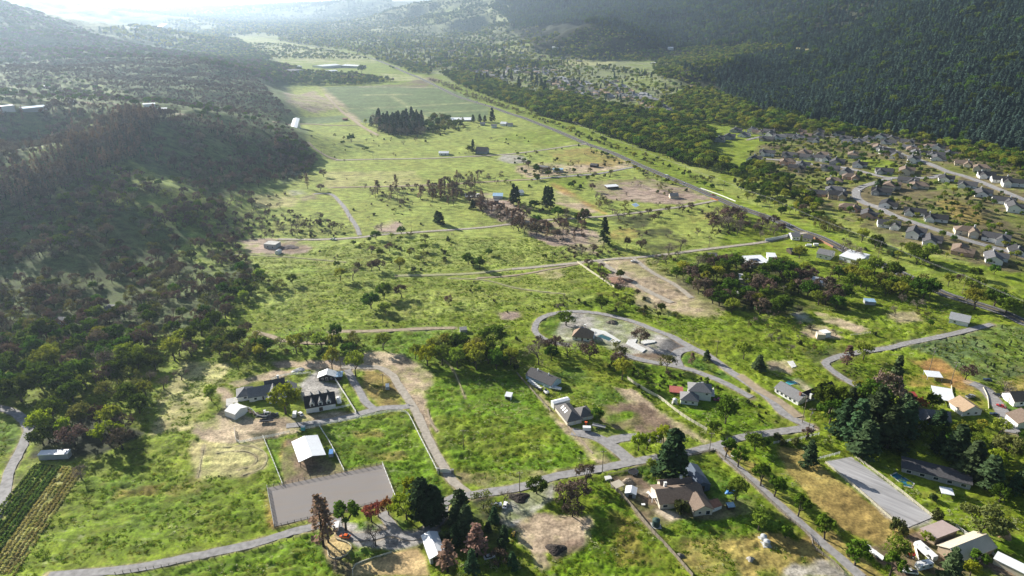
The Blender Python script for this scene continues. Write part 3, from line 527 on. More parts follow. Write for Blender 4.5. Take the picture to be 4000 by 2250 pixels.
def build_ground_mat(m):
    nt = m.node_tree; nt.nodes.clear(); N = nt.nodes.new; L = nt.links.new
    o = N('ShaderNodeOutputMaterial'); p = N('ShaderNodeBsdfPrincipled'); p.inputs['Roughness'].default_value = .9; p.inputs['Specular IOR Level'].default_value = .15
    at = N('ShaderNodeAttribute'); at.attribute_name = 'cover'; geo = N('ShaderNodeNewGeometry')
    def noise(sc, det, stretch=(1, 1, 1)):
        mp = N('ShaderNodeMapping'); mp.inputs['Scale'].default_value = stretch; L(geo.outputs['Position'], mp.inputs['Vector'])
        t = N('ShaderNodeTexNoise'); t.inputs['Scale'].default_value = sc; t.inputs['Detail'].default_value = det; t.inputs['Roughness'].default_value = .62
        L(mp.outputs[0], t.inputs['Vector']); return t
    def rng_(src, a, b, c, d):
        r = N('ShaderNodeMapRange'); r.inputs['From Min'].default_value = a; r.inputs['From Max'].default_value = b; r.inputs['To Min'].default_value = c; r.inputs['To Max'].default_value = d
        L(src, r.inputs['Value']); return r.outputs[0]
    n1 = noise(.9, 4); n2 = noise(.16, 5, (.7, 1, 1)); n3 = noise(.03, 4); n4 = noise(.32, 6, (.6, 1.2, 1))
    def math_(op, a, b):
        q = N('ShaderNodeMath'); q.operation = op
        for i, v in enumerate((a, b)):
            if isinstance(v, float): q.inputs[i].default_value = v
            else: L(v, q.inputs[i])
        return q.outputs[0]
    f = math_('MULTIPLY', rng_(n1.outputs['Fac'], .32, .68, .6, 1.4), rng_(n2.outputs['Fac'], .33, .67, .52, 1.42))
    f = math_('MULTIPLY', f, rng_(n3.outputs['Fac'], .3, .7, .72, 1.25))
    vm = N('ShaderNodeVectorMath'); vm.operation = 'SCALE'; L(at.outputs['Color'], vm.inputs[0]); L(f, vm.inputs['Scale'])
    hs = N('ShaderNodeHueSaturation'); L(vm.outputs[0], hs.inputs['Color']); L(rng_(n3.outputs['Color'], .3, .7, .485, .515), hs.inputs['Hue'])
    # pale seed heads and flowers in the grass
    fl = math_('MULTIPLY', rng_(n4.outputs['Fac'], .55, .68, 0, 1), rng_(n3.outputs['Fac'], .45, .62, 0, .5)); fl = math_('MULTIPLY', math_('MULTIPLY', fl, at.outputs['Alpha']), at.outputs['Alpha'])
    mx = N('ShaderNodeMix'); mx.data_type = 'RGBA'; L(fl, mx.inputs[0]); L(hs.outputs[0], mx.inputs[6]); mx.inputs[7].default_value = (.40, .42, .22, 1)
    # olive and rusty tinges
    fo = math_('MULTIPLY', rng_(n2.outputs['Color'], .52, .7, 0, .6), at.outputs['Alpha'])
    m2 = N('ShaderNodeMix'); m2.data_type = 'RGBA'; L(fo, m2.inputs[0]); L(mx.outputs[2], m2.inputs[6]); m2.inputs[7].default_value = (.22, .17, .05, 1)
    L(m2.outputs[2], p.inputs['Base Color'])
    b = N('ShaderNodeBump'); b.inputs['Strength'].default_value = .9
    L(math_('MULTIPLY', math_('ADD', n1.outputs['Fac'], math_('MULTIPLY', n4.outputs['Fac'], 1.5)), rng_(at.outputs['Alpha'], 0, 1, .12, .55)), b.inputs['Height']); L(b.outputs[0], p.inputs['Normal'])
    L(p.outputs[0], o.inputs[0])
build_ground_mat(gm)
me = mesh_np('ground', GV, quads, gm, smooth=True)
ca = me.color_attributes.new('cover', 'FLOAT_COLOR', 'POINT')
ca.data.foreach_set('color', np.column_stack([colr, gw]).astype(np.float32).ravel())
ground = tag(link('ground', me), kind='structure')
# ------------------------------------------------------------------ road ribbons
rmat = {'asph': mat('asphalt', (.085,.085,.09), .85, .25, .25, coord='Object'), 'gravel': mat('gravel_road', (.30,.29,.285), .9, .3, .5), 'tanl': mat('pale_gravel', (.38,.34,.28), .9, .28, .5),
        'tan': mat('dirt_track', (.36,.29,.2), .95, .25, .3), 'pale': mat('grassy_track', (.33,.33,.17), .95, .25, .3), 'straw': mat('dry_track', (.4,.37,.2), .95, .2, .3)}
def ribbon(name, pl, w, m, off=.07, jit=.25, side=0.0):
    t = np.gradient(pl, axis=0); t /= np.linalg.norm(t, axis=1)[:, None]+1e-9; nrm = np.stack([-t[:, 1], t[:, 0]], 1)
    K = 5; rows = []
    for k in range(K):
        f = (k/(K-1)-.5)*w + side
        j = 0 if 0 < k < K-1 else (vnoise(pl[:, 0]/3+k*9, pl[:, 1]/3, 4)-.5)*jit*2
        q = pl+nrm*(np.asarray(f+j).reshape(-1, 1) if np.ndim(f+j) else (f+j))
        r = np.hypot(q[:, 0], q[:, 1]); rows.append(np.column_stack([q, HZ(q[:, 0], q[:, 1])+off+r*.00035]))
    V = np.stack(rows, 1).reshape(-1, 3); n = len(pl); ii = np.arange(n*K).reshape(n, K)
    Q = np.stack([ii[:-1, :-1], ii[1:, :-1], ii[1:, 1:], ii[:-1, 1:]], -1).reshape(-1, 4)[:, ::-1]
    return link(name, mesh_np(name, V, Q, m, smooth=True))
roadi = 0
for nm, w, c, pl in road_lines:
    o = ribbon('road' if nm in ('highway', 'street', 'valley_road') else ('lane' if nm == 'lane' else 'driveway' if nm == 'driveway' else nm), pl, w, rmat[c], off=.07+.012*(roadi % 5), jit=.1 if c == 'asph' else .35)
    roadi += 1; tag(o, kind='structure')
paint = mat('road_paint', (.75,.74,.68), .6, .1, 2)
hw = road_lines[0][3]
for nm, sd_, wd in (('edge_line', 4.2, .28), ('edge_line', -4.2, .28), ('centre_line', 0, .3)):
    tag(ribbon(nm, hw, wd, paint if nm == 'edge_line' else mat('yellow_paint', (.6,.42,.06), .6, .1, 2), off=.14, jit=0, side=sd_), kind='structure')
def sheet(name, px, col_m, off=.1, border=None, kind='structure', n=14):
    """flat surfaced area following the ground: a grid clipped to a quad of pixels"""
    w = GP(px); a, b, c, d = [w[i, :2] for i in range(4)]
    u = np.linspace(0, 1, n)[:, None, None]; v = np.linspace(0, 1, n)[None, :, None]
    q = (a*(1-u)+b*u)*(1-v) + (d*(1-u)+c*u)*v
    V = np.concatenate([q, (HZ(q[..., 0], q[..., 1])+off)[..., None]], -1).reshape(-1, 3)
    ii = np.arange(n*n).reshape(n, n); Q = np.stack([ii[:-1, :-1], ii[1:, :-1], ii[1:, 1:], ii[:-1, 1:]], -1).reshape(-1, 4)
    me_ = mesh_np(name, V, Q, col_m, smooth=True)
    if me_.polygons[0].normal.z < 0: me_.flip_normals()
    return tag(link(name, me_), kind=kind)
arena_m = mat('arena_footing', (.215,.20,.195), .95, .2, .35, var2=(.255,.225,.20), bump=.05, stretch=(.18,1.3,1), turn=R(-12))
sheet('riding_arena', [(672,1228),(962,1170),(994,1253),(690,1326)], arena_m, .16)
sheet('gravel_arena', [(2078,1162),(2142,1150),(2346,1302),(2283,1328)], mat('grey_footing', (.36,.355,.36), .95, .3, .5, bump=.05, stretch=(.12,1.3,1), turn=R(42)), .16)
# ------------------------------------------------------------------ building kit
KEEP = []; LANDMARKS = []
white = mat('white_paint', (.78,.78,.76), .6, .06, 1); cream = mat('cream_paint', (.62,.55,.43), .7, .08, 1); tanw = mat('tan_siding', (.42,.33,.23), .75, .1, 1); blackw = mat('black_siding', (.03,.03,.032), .7, .2, 1)
greyw = mat('grey_siding', (.36,.37,.38), .75, .1, 1); bluew = mat('pale_blue_siding', (.45,.58,.68), .7, .08, 1); pinkw = mat('pink_stucco', (.55,.36,.28), .8, .1, 1)
r_dark = mat('dark_shingles', (.085,.083,.088), .85, .25, 1.5); r_grey = mat('grey_shingles', (.20,.20,.205), .85, .22, 1.5); r_brown = mat('brown_shingles', (.20,.15,.115), .85, .22, 1.5); r_tan = mat('tan_shingles', (.40,.29,.19), .85, .15, 1.5)
r_black = mat('black_shingles', (.04,.04,.043), .85, .25, 1.5); r_white = mat('white_metal_roof', (.80,.82,.84), .35, .05, .6, spec=.6); r_blue = mat('blue_metal_roof', (.30,.46,.62), .4, .15, .6, spec=.6); r_red = mat('red_metal_roof', (.42,.08,.06), .5, .1, .6); r_cream = mat('cream_metal_roof', (.55,.49,.38), .5, .08, .5); r_mauve = mat('mauve_metal_roof', (.36,.29,.27), .5, .08, .5)
r_slate = mat('blue_grey_metal_roof', (.10,.13,.18), .45, .15, .6)
glass = mat('window_glass', (.02,.03,.04), .1, .1, 1, spec=.8); trim = mat('white_trim', (.75,.75,.73), .6, .04, 1); doorm = mat('garage_door', (.66,.66,.63), .6, .05, 1); dkwood = mat('dark_wood', (.07,.05,.035), .8, .2, 2); conc = mat('concrete', (.50,.49,.46), .85, .15, .5); brick = mat('brick', (.30,.15,.10), .85, .2, 2); deckm = mat('deck_boards', (.33,.19,.11), .8, .15, 1.5)
def frame_of(A, B):
    a = G1(*A); b = G1(*B); d = (b-a); d.z = 0; L = d.length; return a, math.atan2(d.y, d.x), L
def roof_of(par, b, m, ov=.5, th_=.22, name='roof'):
    x0, x1, y0, y1, h, rise, typ, axis = b; X0, X1, Y0, Y1 = x0-ov, x1+ov, y0-ov, y1+ov; mb = MB(); e = h; 
    if typ == 'flat': mb.box(X0, X1, Y0, Y1, h, h+.3); return mb.build(name, m, par)
    if typ == 'shedF': mb.slab([(X0,Y0,h),(X1,Y0,h),(X1,Y1,h+rise),(X0,Y1,h+rise)], th_); return mb.build(name, m, par)
    if typ == 'shedB': mb.slab([(X0,Y0,h+rise),(X1,Y0,h+rise),(X1,Y1,h),(X0,Y1,h)], th_); return mb.build(name, m, par)
    if axis == 'x':
        ym = (y0+y1)/2; dr = rise*ov/((y1-y0)/2); e = h-dr; z = h+rise
        if typ == 'gable':
            mb.slab([(X0,Y0,e),(X1,Y0,e),(X1,ym,z),(X0,ym,z)], th_); mb.slab([(X1,Y1,e),(X0,Y1,e),(X0,ym,z),(X1,ym,z)], th_)
        else:
            k = min((y1-y0)/2, (x1-x0)/2-.2)*.95+ov; a, c = X0+k, X1-k
            mb.slab([(X0,Y0,e),(X1,Y0,e),(c,ym,z),(a,ym,z)], th_); mb.slab([(X1,Y1,e),(X0,Y1,e),(a,ym,z),(c,ym,z)], th_); mb.slab([(X0,Y1,e),(X0,Y0,e),(a,ym,z)], th_); mb.slab([(X1,Y0,e),(X1,Y1,e),(c,ym,z)], th_)
    else:
        xm = (x0+x1)/2; dr = rise*ov/((x1-x0)/2); e = h-dr; z = h+rise
        if typ == 'gable':
            mb.slab([(X0,Y1,e),(X0,Y0,e),(xm,Y0,z),(xm,Y1,z)], th_); mb.slab([(X1,Y0,e),(X1,Y1,e),(xm,Y1,z),(xm,Y0,z)], th_)
        else:
            k = min((x1-x0)/2, (y1-y0)/2-.2)*.95+ov; a, c = Y0+k, Y1-k
            mb.slab([(X0,Y1,e),(X0,Y0,e),(xm,a,z),(xm,c,z)], th_); mb.slab([(X1,Y0,e),(X1,Y1,e),(xm,c,z),(xm,a,z)], th_); mb.slab([(X0,Y0,e),(X1,Y0,e),(xm,a,z)], th_); mb.slab([(X1,Y1,e),(X0,Y1,e),(xm,c,z)], th_)
    return mb.build(name, m, par)
def walls_of(par, bs, m, base=-1.5, opens=()):
    mb = MB()
    for i, (x0, x1, y0, y1, h, rise, typ, axis) in enumerate(bs):
        s = i*.013; x0, x1, y0, y1 = x0+s, x1-s, y0+s, y1-s; t = .22
        if opens and i in opens:     # open sided: corner posts
            nx = max(2, int((x1-x0)/4)+1); ny = max(2, int((y1-y0)/4)+1)
            sp_ = [(a, c) for a in np.linspace(x0+.15, x1-.15, nx) for c in (y0+.15, y1-.15)]+[(a, c) for c in np.linspace(y0+.15, y1-.15, ny)[1:-1] for a in (x0+.15, x1-.15)]
            for a, c in sp_: q = MB(); q.box(a-.13, a+.13, c-.13, c+.13, base, h-t); q.build('post', m, par)
            continue
        if typ == 'gable' and axis == 'x':
            ym = (y0+y1)/2; mb.prof([(y0,base),(y1,base),(y1,h-t),(ym,h+rise-t),(y0,h-t)], x0, x1)
        elif typ == 'gable':
            xm = (x0+x1)/2; mb.prof([(x0,base),(x1,base),(x1,h-t),(xm,h+rise-t),(x0,h-t)], y0, y1, 'y')
        elif typ == 'shedF': mb.prof([(y0,base),(y1,base),(y1,h+rise-t),(y0,h-t)], x0, x1)
        elif typ == 'shedB': mb.prof([(y0,base),(y1,base),(y1,h-t),(y0,h+rise-t)], x0, x1)
        else: mb.box(x0, x1, y0, y1, base, h-.02)
    return mb.build('wall', m, par) if mb.v else None
def opening(par, b, face, u, z, w, h, name='window', fm=trim, pm=glass, pane='pane'):
    x0, x1, y0, y1 = b[:4]; d1, d2 = .07, .1
    def bx(mb, a0, a1, z0, z1, d):
        if face == 'F': mb.box(a0, a1, y0-d, y0+.04, z0, z1)
        elif face == 'B': mb.box(a0, a1, y1-.04, y1+d, z0, z1)
        elif face == 'L': mb.box(x0-d, x0+.04, a0, a1, z0, z1)
        else: mb.box(x1-.04, x1+d, a0, a1, z0, z1)
    mb = MB(); bx(mb, u-w/2, u+w/2, z, z+h, d1); o = mb.build(name, fm, par)
    if pm is not None:
        k = min(.14, w*.12); p = MB(); bx(p, u-w/2+k, u+w/2-k, z+k*(name != 'door'), z+h-k, d2); p.build(pane, pm, o)
    return o
def chimney(par, x, y, z0, z1, m=white, s=.55):
    mb = MB(); mb.box(x-s, x+s, y-s*.8, y+s*.8, z0, z1); mb.box(x-s-.1, x+s+.1, y-s*.8-.1, y+s*.8+.1, z1, z1+.2); return mb.build('chimney', m, par)
def building(name, label, cat, A, B, blocks, wallm, roofm, group=None, windows=(), chims=(), yaw=None, opens=(), ov=.5, base=-1.5, landmark=None, scale_to=None, origin=None, zadd=0, keep=True):
    """blocks are in metres from A, x towards B, y away from the camera; a block given as fractions of |AB| when scale_to is set"""
    a, rz, L = frame_of(A, B)
    if yaw is not None: rz = R(yaw)
    if origin is not None: a = origin
    bs = [tuple((v*L if (i < 2 and scale_to) else v) for i, v in enumerate(b)) for b in blocks]
    X0 = min(b[0] for b in bs); X1 = max(b[1] for b in bs); Y0 = min(b[2] for b in bs); Y1 = max(b[3] for b in bs)
    zs = []
    for x in (X0, X1):
        for y in (Y0, Y1):
            wx = a[0]+x*math.cos(rz)-y*math.sin(rz); wy = a[1]+x*math.sin(rz)+y*math.cos(rz); zs.append(float(HZ(wx, wy)))
    z = sum(zs)/4; base = min(base, min(zs)-z-.4)
    o = empty(name, (a[0], a[1], z+zadd), rz); tag(o, label, cat, group)
    walls_of(o, bs, wallm, base, opens)
    for i, b in enumerate(bs): roof_of(o, b, roofm[i] if isinstance(roofm, (list, tuple)) else roofm, ov)
    for w in windows:
        bi, f, u, zz, ww, hh = w[:6]; b = bs[bi]; ln = (b[1]-b[0]) if f in 'FB' else (b[3]-b[2]); st = b[0] if f in 'FB' else b[2]
        kd = w[6] if len(w) > 6 else 'window'
        if kd == 'garage': opening(o, b, f, st+u*ln, zz, ww, hh, 'garage_door', doorm, None)
        elif kd == 'door': opening(o, b, f, st+u*ln, zz, ww, hh, 'door', trim, dkwood, 'door_leaf')
        elif kd == 'open': opening(o, b, f, st+u*ln, zz, ww, hh, 'doorway', dkwood, None)  # solid dark panel on the wall stands in for the shade inside
        else: opening(o, b, f, st+u*ln, zz, ww, hh)
    for c in chims: chimney(o, *c)
    cx, cy = (X0+X1)/2, (Y0+Y1)/2; wx = a[0]+cx*math.cos(rz)-cy*math.sin(rz); wy = a[1]+cx*math.sin(rz)+cy*math.cos(rz)
    if keep: KEEP.append((wx, wy, max(X1-X0, Y1-Y0)*.42+1))
    if landmark: LANDMARKS.append((landmark, *[float(v) for v in project(wx, wy, z)]))
    return o
def extra(par, name, m, *boxes):
    mb = MB()
    for b in boxes: mb.box(*b)
    return mb.build(name, m, par)
GB, HP_ = 'gable', 'hip'
# ------------------------------------------------------------------ the farm on the left
st = building('stable', 'long white stable with black roof and three white gabled dormers', 'stable', (771,1040), (845,1027), [(0,1,0,10,3.6,4.0,GB,'x')], white, r_black, scale_to=1, landmark='the long white stable',
     windows=[(0,'F',.5,0,2.2,2.4,'door')])
Ls = frame_of((771,1040), (845,1027))[2]
for f in (.22, .5, .78):
    for sgn in (0, 1):
        x = Ls*f; dn = MB(); y0 = .05 if sgn == 0 else 9.95; s = 1 if sgn == 0 else -1
        dn.prof([(x-1.15,3.2),(x+1.15,3.2),(x+1.15,5.0),(x,6.6),(x-1.15,5.0)], y0, y0+s*3.4, 'y'); d = dn.build('dormer', white, st)
        rf = MB(); rf.slab([(x-1.5,y0-s*.4,4.75),(x,y0-s*.4,6.95),(x,y0+s*4.2,6.95),(x-1.5,y0+s*4.2,4.75)][::s], .15); rf.slab([(x,y0-s*.4,6.95),(x+1.5,y0-s*.4,4.75),(x+1.5,y0+s*4.2,4.75),(x,y0+s*4.2,6.95)][::s], .15); rf.build('dormer_roof', r_grey, d)
        wn2 = MB(); wn2.box(x-.65, x+.65, y0-s*.08-.02, y0+.02, 3.7, 4.9); wn2.build('dormer_window', glass, d)
fh = building('farmhouse', 'large white farmhouse with many grey shingled gables behind the big oak', 'house', (628,1012), (676,1003), [(0,13,0,9,3.2,3.2,GB,'x'),(9,19,2,12,3.6,4.0,GB,'x'),(10,16,-6,4,3.4,3.4,GB,'y'),(-6,2,3,12,3.0,2.6,HP_,'y'),(17,25,-2,6,3.2,2.6,GB,'y')], white, [r_grey, r_dark, r_grey, r_grey, r_grey], landmark='the white farmhouse',
     windows=[(0,'F',.25,.8,1.6,1.4),(0,'F',.55,.1,1.1,2.2,'door'),(2,'F',.5,.9,1.8,1.4),(2,'F',.5,4.2,.9,.9),(4,'F',.5,.9,1.6,1.4),(3,'L',.5,.9,1.8,1.2),(3,'F',.5,.9,1.8,1.2)], chims=[(16,9,6,8.4)])
extra(fh, 'patio', conc, (-12,-6,-1,8,-.3,.12))
building('cabin', 'black cabin with white-trimmed door and pale blue metal roof', 'cabin', (802,959), (843,957), [(0,9.2,0,5.6,2.9,1.7,GB,'y'),(9.2,12.8,0,5.2,2.3,.6,'flat','x')], blackw, [r_white, r_blue], landmark='the black cabin', windows=[(0,'F',.24,1,1,1),(0,'F',.5,0,1.2,2.2,'door'),(0,'F',.76,1,1,1)], ov=.6)
building('tarp_barn', 'small all-white gabled storage barn beside the farm yard', 'barn', (567,1047), (600,1059), [(0,7.6,0,8.2,3.3,1.5,GB,'x')], white, white, landmark='the white storage barn', ov=.05)
ob = building('open_barn', 'open-sided barn with bright white metal roof above the riding arena', 'barn', (756,1176), (813,1160), [(0,11.6,0,17,3.6,1.3,GB,'y')], dkwood, r_white, opens=(0,), landmark='the open white-roofed barn', ov=.5)
extra(ob, 'skylight', mat('skylight_panel', (.42,.44,.46), .5, .1, 1), *[(1.0+.9*i, 1.75+.9*i, 3.5, 10.5, 3.68+.20*i, 3.9+.20*i) for i in range(3)])
building('metal_shed', 'long white-roofed metal shed at the bottom beside the sand pit', 'shed', (1083,1420), (1116,1410), [(0,6.2,0,13,3.0,1.2,GB,'y')], greyw, r_white, landmark='the long white metal shed', windows=[(0,'F',.5,0,4,2.6,'open')], ov=.3)
building('field_shelter', 'small white field shelter with dark open front in the green paddock', 'shelter', (1270,1004), (1283,1006), [(0,3.4,0,3.6,2.0,.6,'shedF','x')], white, r_white, windows=[(0,'F',.5,0,2.6,1.7,'open')], ov=.2, landmark='the paddock shelter')
building('field_shelter', 'small grey field shelter beside the dirt track below the dark oaks', 'shelter', (1158,838), (1172,837), [(0,4.5,0,4,2.1,.5,'shedF','x')], greyw, r_grey, ov=.2)
building('hillside_shed', 'pale-roofed blue shed among scorched trees at the far left', 'shed', (137,816), (160,818), [(0,8.5,0,5,2.6,.8,'shedF','x')], bluew, r_grey, ov=.3)
building('hillside_shed', 'small grey shed with pale roof in the burnt wood, upper of the two', 'shed', (263,784), (281,785), [(0,7.5,0,5,2.6,.8,'shedF','x')], greyw, r_grey, ov=.3)
building('container_shed', 'long grey corrugated container with white roof at the top of the vine rows', 'shed', (98,1157), (158,1155), [(0,13.5,0,3.2,2.9,.3,'shedF','x')], greyw, r_white, ov=.15, landmark='the grey container by the vine rows')
# ------------------------------------------------------------------ centre
bb = building('black_roofed_barn', 'long barn with black curved roof and pale blue gable end', 'barn', (1323,952), (1386,979), [(0,1,0,9.5,2.6,2.6,GB,'x')], bluew, r_dark, scale_to=1, landmark='the long black-roofed barn', ov=.4)
Lb = frame_of((1323,952), (1386,979))[2]
for f in (.3, .42, .55, .68, .82):
    mb = MB(); x = Lb*f; mb.prof([(1.9,3.3),(3.6,4.25),(3.6,4.5),(1.9,3.55)], x-.45, x+.45); mb.build('skylight', r_white, bb)
for f in (.27, .7): mb = MB(); mb.tube((Lb*f,4.75,5), (Lb*f,4.75,6.3), .35, .35, 8); mb.build('roof_vent', r_white, bb)
gh = building('garage_house', 'cream-walled garage house with brown-grey hipped roofs and white garage doors', 'house', (1427,1071), (1461,1064), [(0,8.2,0,15.5,3.0,3.0,HP_,'y'),(8.2,15.5,1.5,10,2.8,2.4,HP_,'x')], mat('cream_wall', (.68,.62,.50), .7, .06, 1), mat('taupe_shingles', (.155,.145,.14), .85, .2, 1.5), landmark='the garage house',
     windows=[(0,'F',.3,0,3,2.3,'garage'),(0,'F',.76,0,2.6,2.3,'garage'),(1,'F',.3,0,2.6,2.2,'garage'),(1,'F',.75,0,2.6,2.2,'garage')])
for i in range(3):
    mb = MB(); mb.prof([(1.2,3.72),(2.8,4.9),(2.8,5.1),(1.2,3.95)], 6+i*2.2, 6.8+i*2.2, 'y'); mb.build('skylight', r_white, gh)
building('storage_box', 'tall white ribbed storage building joined behind the garage house', 'shed', (1393,1030), (1433,1020), [(0,9.8,0,3.4,3.6,.5,'gable','x')], white, r_white, ov=.08, keep=False)
wh = building('hip_roofed_house', 'two-storey white house with grey hipped roofs and a balcony', 'house', (1712,1016), (1747,1022), [(0,9,0,8,3.1,2.6,HP_,'y'),(4,16,6,15,5.6,2.6,HP_,'x')], white, r_grey, landmark='the white hip-roofed house', yaw=-12,
     windows=[(0,'F',.3,.9,1.4,1.2),(0,'F',.7,.9,1.4,1.2),(1,'F',.8,3.6,1.4,1.2),(1,'R',.3,3.4,1.6,2),(1,'R',.7,3.4,1.6,2),(1,'R',.5,.2,2.2,2.1,'open')])
extra(wh, 'balcony', trim, (16,17.8,6.3,14.8,2.9,3.1),(17.65,17.8,6.3,14.8,3.1,4.0)); extra(wh, 'deck', mat('red_deck', (.36,.11,.09), .8, .15, 1), (-6,1.5,9,16,1.2,1.5))
ph = building('ranch_house', 'long white ranch house with grey roof and dark side wing by a turquoise pool', 'house', (1948,986), (2007,1020), [(0,1,0,9,3.0,2.6,GB,'x'),(.70,1.0,6,29,3.0,2.6,GB,'y')], white, [r_grey, r_black], scale_to=1, landmark='the long ranch house',
     windows=[(0,'F',f,.7,1.5,1.4) for f in (.12,.3,.48,.66,.84)]+[(1,'R',f,.7,1.6,1.4) for f in (.25,.5,.75)]+[(0,'L',.5,.8,1.6,1.3)], chims=[(19,5,4.6,7.2),(14,3,4,6.2,brick)])
hb = building('pool_house', 'white-walled house with steep brown hipped roof above a pale terrace', 'house', (1440,855), (1474,858), [(0,12.5,0,9,2.9,4.2,HP_,'x')], white, mat('cedar_roof', (.27,.19,.135), .85, .2, 1.5), landmark='the brown-roofed house', windows=[(0,'F',.2,.8,1.6,1.3),(0,'F',.5,0,1.4,2.2,'door'),(0,'F',.8,.8,1.6,1.3)], chims=[(7,6.5,5,8.3)])
nh = building('brown_roofed_house', 'near house with wide brown shingled roofs and a white gable wall', 'house', (1665,1281), (1702,1272), [(-1,19,0,12,3.2,2.6,GB,'x'),(12,20,-6,3,3.1,2.2,GB,'y'),(3,17,9,15,3.4,2.4,GB,'x')], mat('tan_white_wall', (.60,.54,.44), .75, .08, 1), r_brown, landmark='the brown-roofed near house', yaw=8,
     windows=[(0,'F',.12,.7,2.2,1.5),(0,'F',.35,.7,1.8,1.5),(1,'F',.3,.8,1.4,1.3),(1,'F',.75,.1,2,2.1),(1,'R',.5,.8,1.4,1.3),(0,'L',.3,.8,1.4,1.3)], chims=[(4,8.5,4.5,6.8),(12.5,12,4.5,7.0)])
building('dark_metal_barn', 'narrow blue-grey metal barn with open white-framed end', 'barn', (1748,1237), (1774,1234), [(0,7,0,14,3.2,1.6,GB,'y')], r_slate, r_slate, landmark='the blue-grey metal barn', windows=[(0,'F',.4,.2,3.2,2.4,'open'),(0,'F',.3,1.0,2,.9)], ov=.2)
building('garden_shed', 'small white-roofed shed with dark open front behind the long board fence', 'shed', (1572,1251), (1589,1254), [(0,4.6,0,4.6,2.5,.8,GB,'y')], greyw, r_white, ov=.25, windows=[(0,'F',.5,0,1.6,2,'open')], landmark='the garden shed')
building('flat_shelter', 'low flat white shelter just uphill of the garden shed', 'shelter', (1550,1237), (1568,1229), [(0,4.4,0,3.6,2.0,.3,'shedF','x')], greyw, r_cream, opens=(0,), ov=.2)
building('tack_shed', 'small shed with rusty red-brown roof right of the near house', 'shed', (1786,1290), (1808,1283), [(0,6,0,3.2,2.2,1.0,'shedF','x')], white, mat('rust_roof', (.33,.16,.10), .7, .2, 1), ov=.2)
building('hen_house', 'tiny hut with pale blue roof behind the small tree, by the rusty-roofed shed', 'shed', (1832,1283), (1845,1282), [(0,2.8,0,2.4,1.6,.3,'shedF','x')], dkwood, r_blue, ov=.2)
building('lean_to', 'small white awning against the gable of the near house', 'awning', (1640,1264), (1652,1262), [(0,3,0,3.6,2.0,.4,'shedB','x')], white, r_white, opens=(0,), ov=.1)
# ------------------------------------------------------------------ right
rb = building('big_barn', 'big barn with cream ribbed metal roof at the lower right corner', 'barn', (2410,1428), (2490,1398), [(0,20,0,9,3.4,2.4,GB,'x')], tanw, r_cream, landmark='the big cream-roofed barn', yaw=22)
building('barn_annex', 'mauve metal-roofed barn annex joining the big cream barn', 'barn', (2350,1372), (2408,1353), [(0,12,0,6.5,3.0,1.2,'shedB','x')], tanw, r_mauve, yaw=22)
building('stall_row', 'long white-roofed row of stalls running off the lower right edge', 'shed', (2497,1418), (2560,1450), [(0,11,0,4.5,2.8,.4,'shedF','x'),(11,20,0.3,4.6,2.6,.4,'shedF','x')], cream, r_white, ov=.3)
building('white_canopy', 'small white-roofed canopy on posts beside the willow', 'canopy', (2367,1250), (2388,1254), [(0,4.6,0,4.2,2.2,.3,'shedF','x')], dkwood, r_white, opens=(0,), ov=.2, landmark='the small white canopy')
building('shaded_house', 'long grey flat-roofed house in deep shade beside a swimming pool', 'house', (2268,1188), (2392,1220), [(0,27,0,9,3.0,.9,GB,'x')], greyw, r_dark, landmark='the shaded house', windows=[(0,'F',f,.6,2.2,1.6) for f in (.1,.3,.5,.7,.9)])
building('timber_house', 'dark timber house with two grey front gables right of the tall conifers', 'house', (2302,1062), (2345,1067), [(0,16,0,8,3.0,3.2,GB,'x'),(2,7.5,-3,3,3.0,2.8,GB,'y'),(8.5,14,-3,3,3.0,2.8,GB,'y')], dkwood, r_grey, landmark='the timber gabled house', windows=[(1,'F',.5,.9,2,1.3),(2,'F',.5,.9,2,1.3)])
building('tan_roofed_house', 'house with light tan gable roof beside the cul-de-sac', 'house', (2420,1048), (2462,1044), [(0,11,0,10,3.2,3.0,GB,'y')], white, r_tan, landmark='the tan-roofed house', windows=[(0,'F',.3,.8,1.6,1.3),(0,'F',.7,.8,1.6,1.3)])
building('red_hut', 'small hut with bright red roof', 'hut', (2280,1006), (2302,1006), [(0,5.5,0,3.5,2.2,.8,'shedF','x')], dkwood, r_red, ov=.3)
building('carport', 'long pale metal carport roof left of the bare cleared plot', 'carport', (2350,1014), (2380,1019), [(0,9.5,0,13,2.8,.8,'shedF','x')], greyw, r_white, opens=(0,), ov=.2)
building('white_tent_roof', 'small white canopy on the orange cleared lot', 'canopy', (2332,955), (2358,957), [(0,8,0,6,2.2,.6,'shedF','x')], greyw, r_white, opens=(0,), ov=.2)
building('edge_house', 'white house with brown roof at the right edge above the street', 'house', (2549,1022), (2590,1020), [(0,14,0,9,3.4,3.2,GB,'x')], white, r_brown, windows=[(0,'F',.3,.9,1.6,1.4)], landmark='the white house on the right edge')
building('edge_house', 'white house with dull brown roof, lower of the two at the right edge', 'house', (2558,1078), (2600,1078), [(0,14,0,9,3.4,3.0,GB,'y')], white, r_brown)
building('cottage', 'lone white cottage with pale grey roof beside the upper right lane', 'cottage', (2386,812), (2418,819), [(0,11,0,10,3.4,3.0,GB,'x')], white, mat('pale_shingles', (.36,.37,.38), .85, .15, 1.5), landmark='the lone cottage', windows=[(0,'F',.3,.9,1.5,1.3),(0,'R',.5,.9,1.6,1.3)])
building('storage_cube', 'small cream storage unit on the cleared tan lot', 'shed', (2055,852), (2068,853), [(0,5,0,4.5,2.8,.3,'flat','x')], cream, cream, ov=.05); building('storage_cube', 'small white storage unit right of the cream one', 'shed', (2071,850), (2086,848), [(0,5.5,0,5,3.0,.3,'flat','x')], white, white, ov=.05)
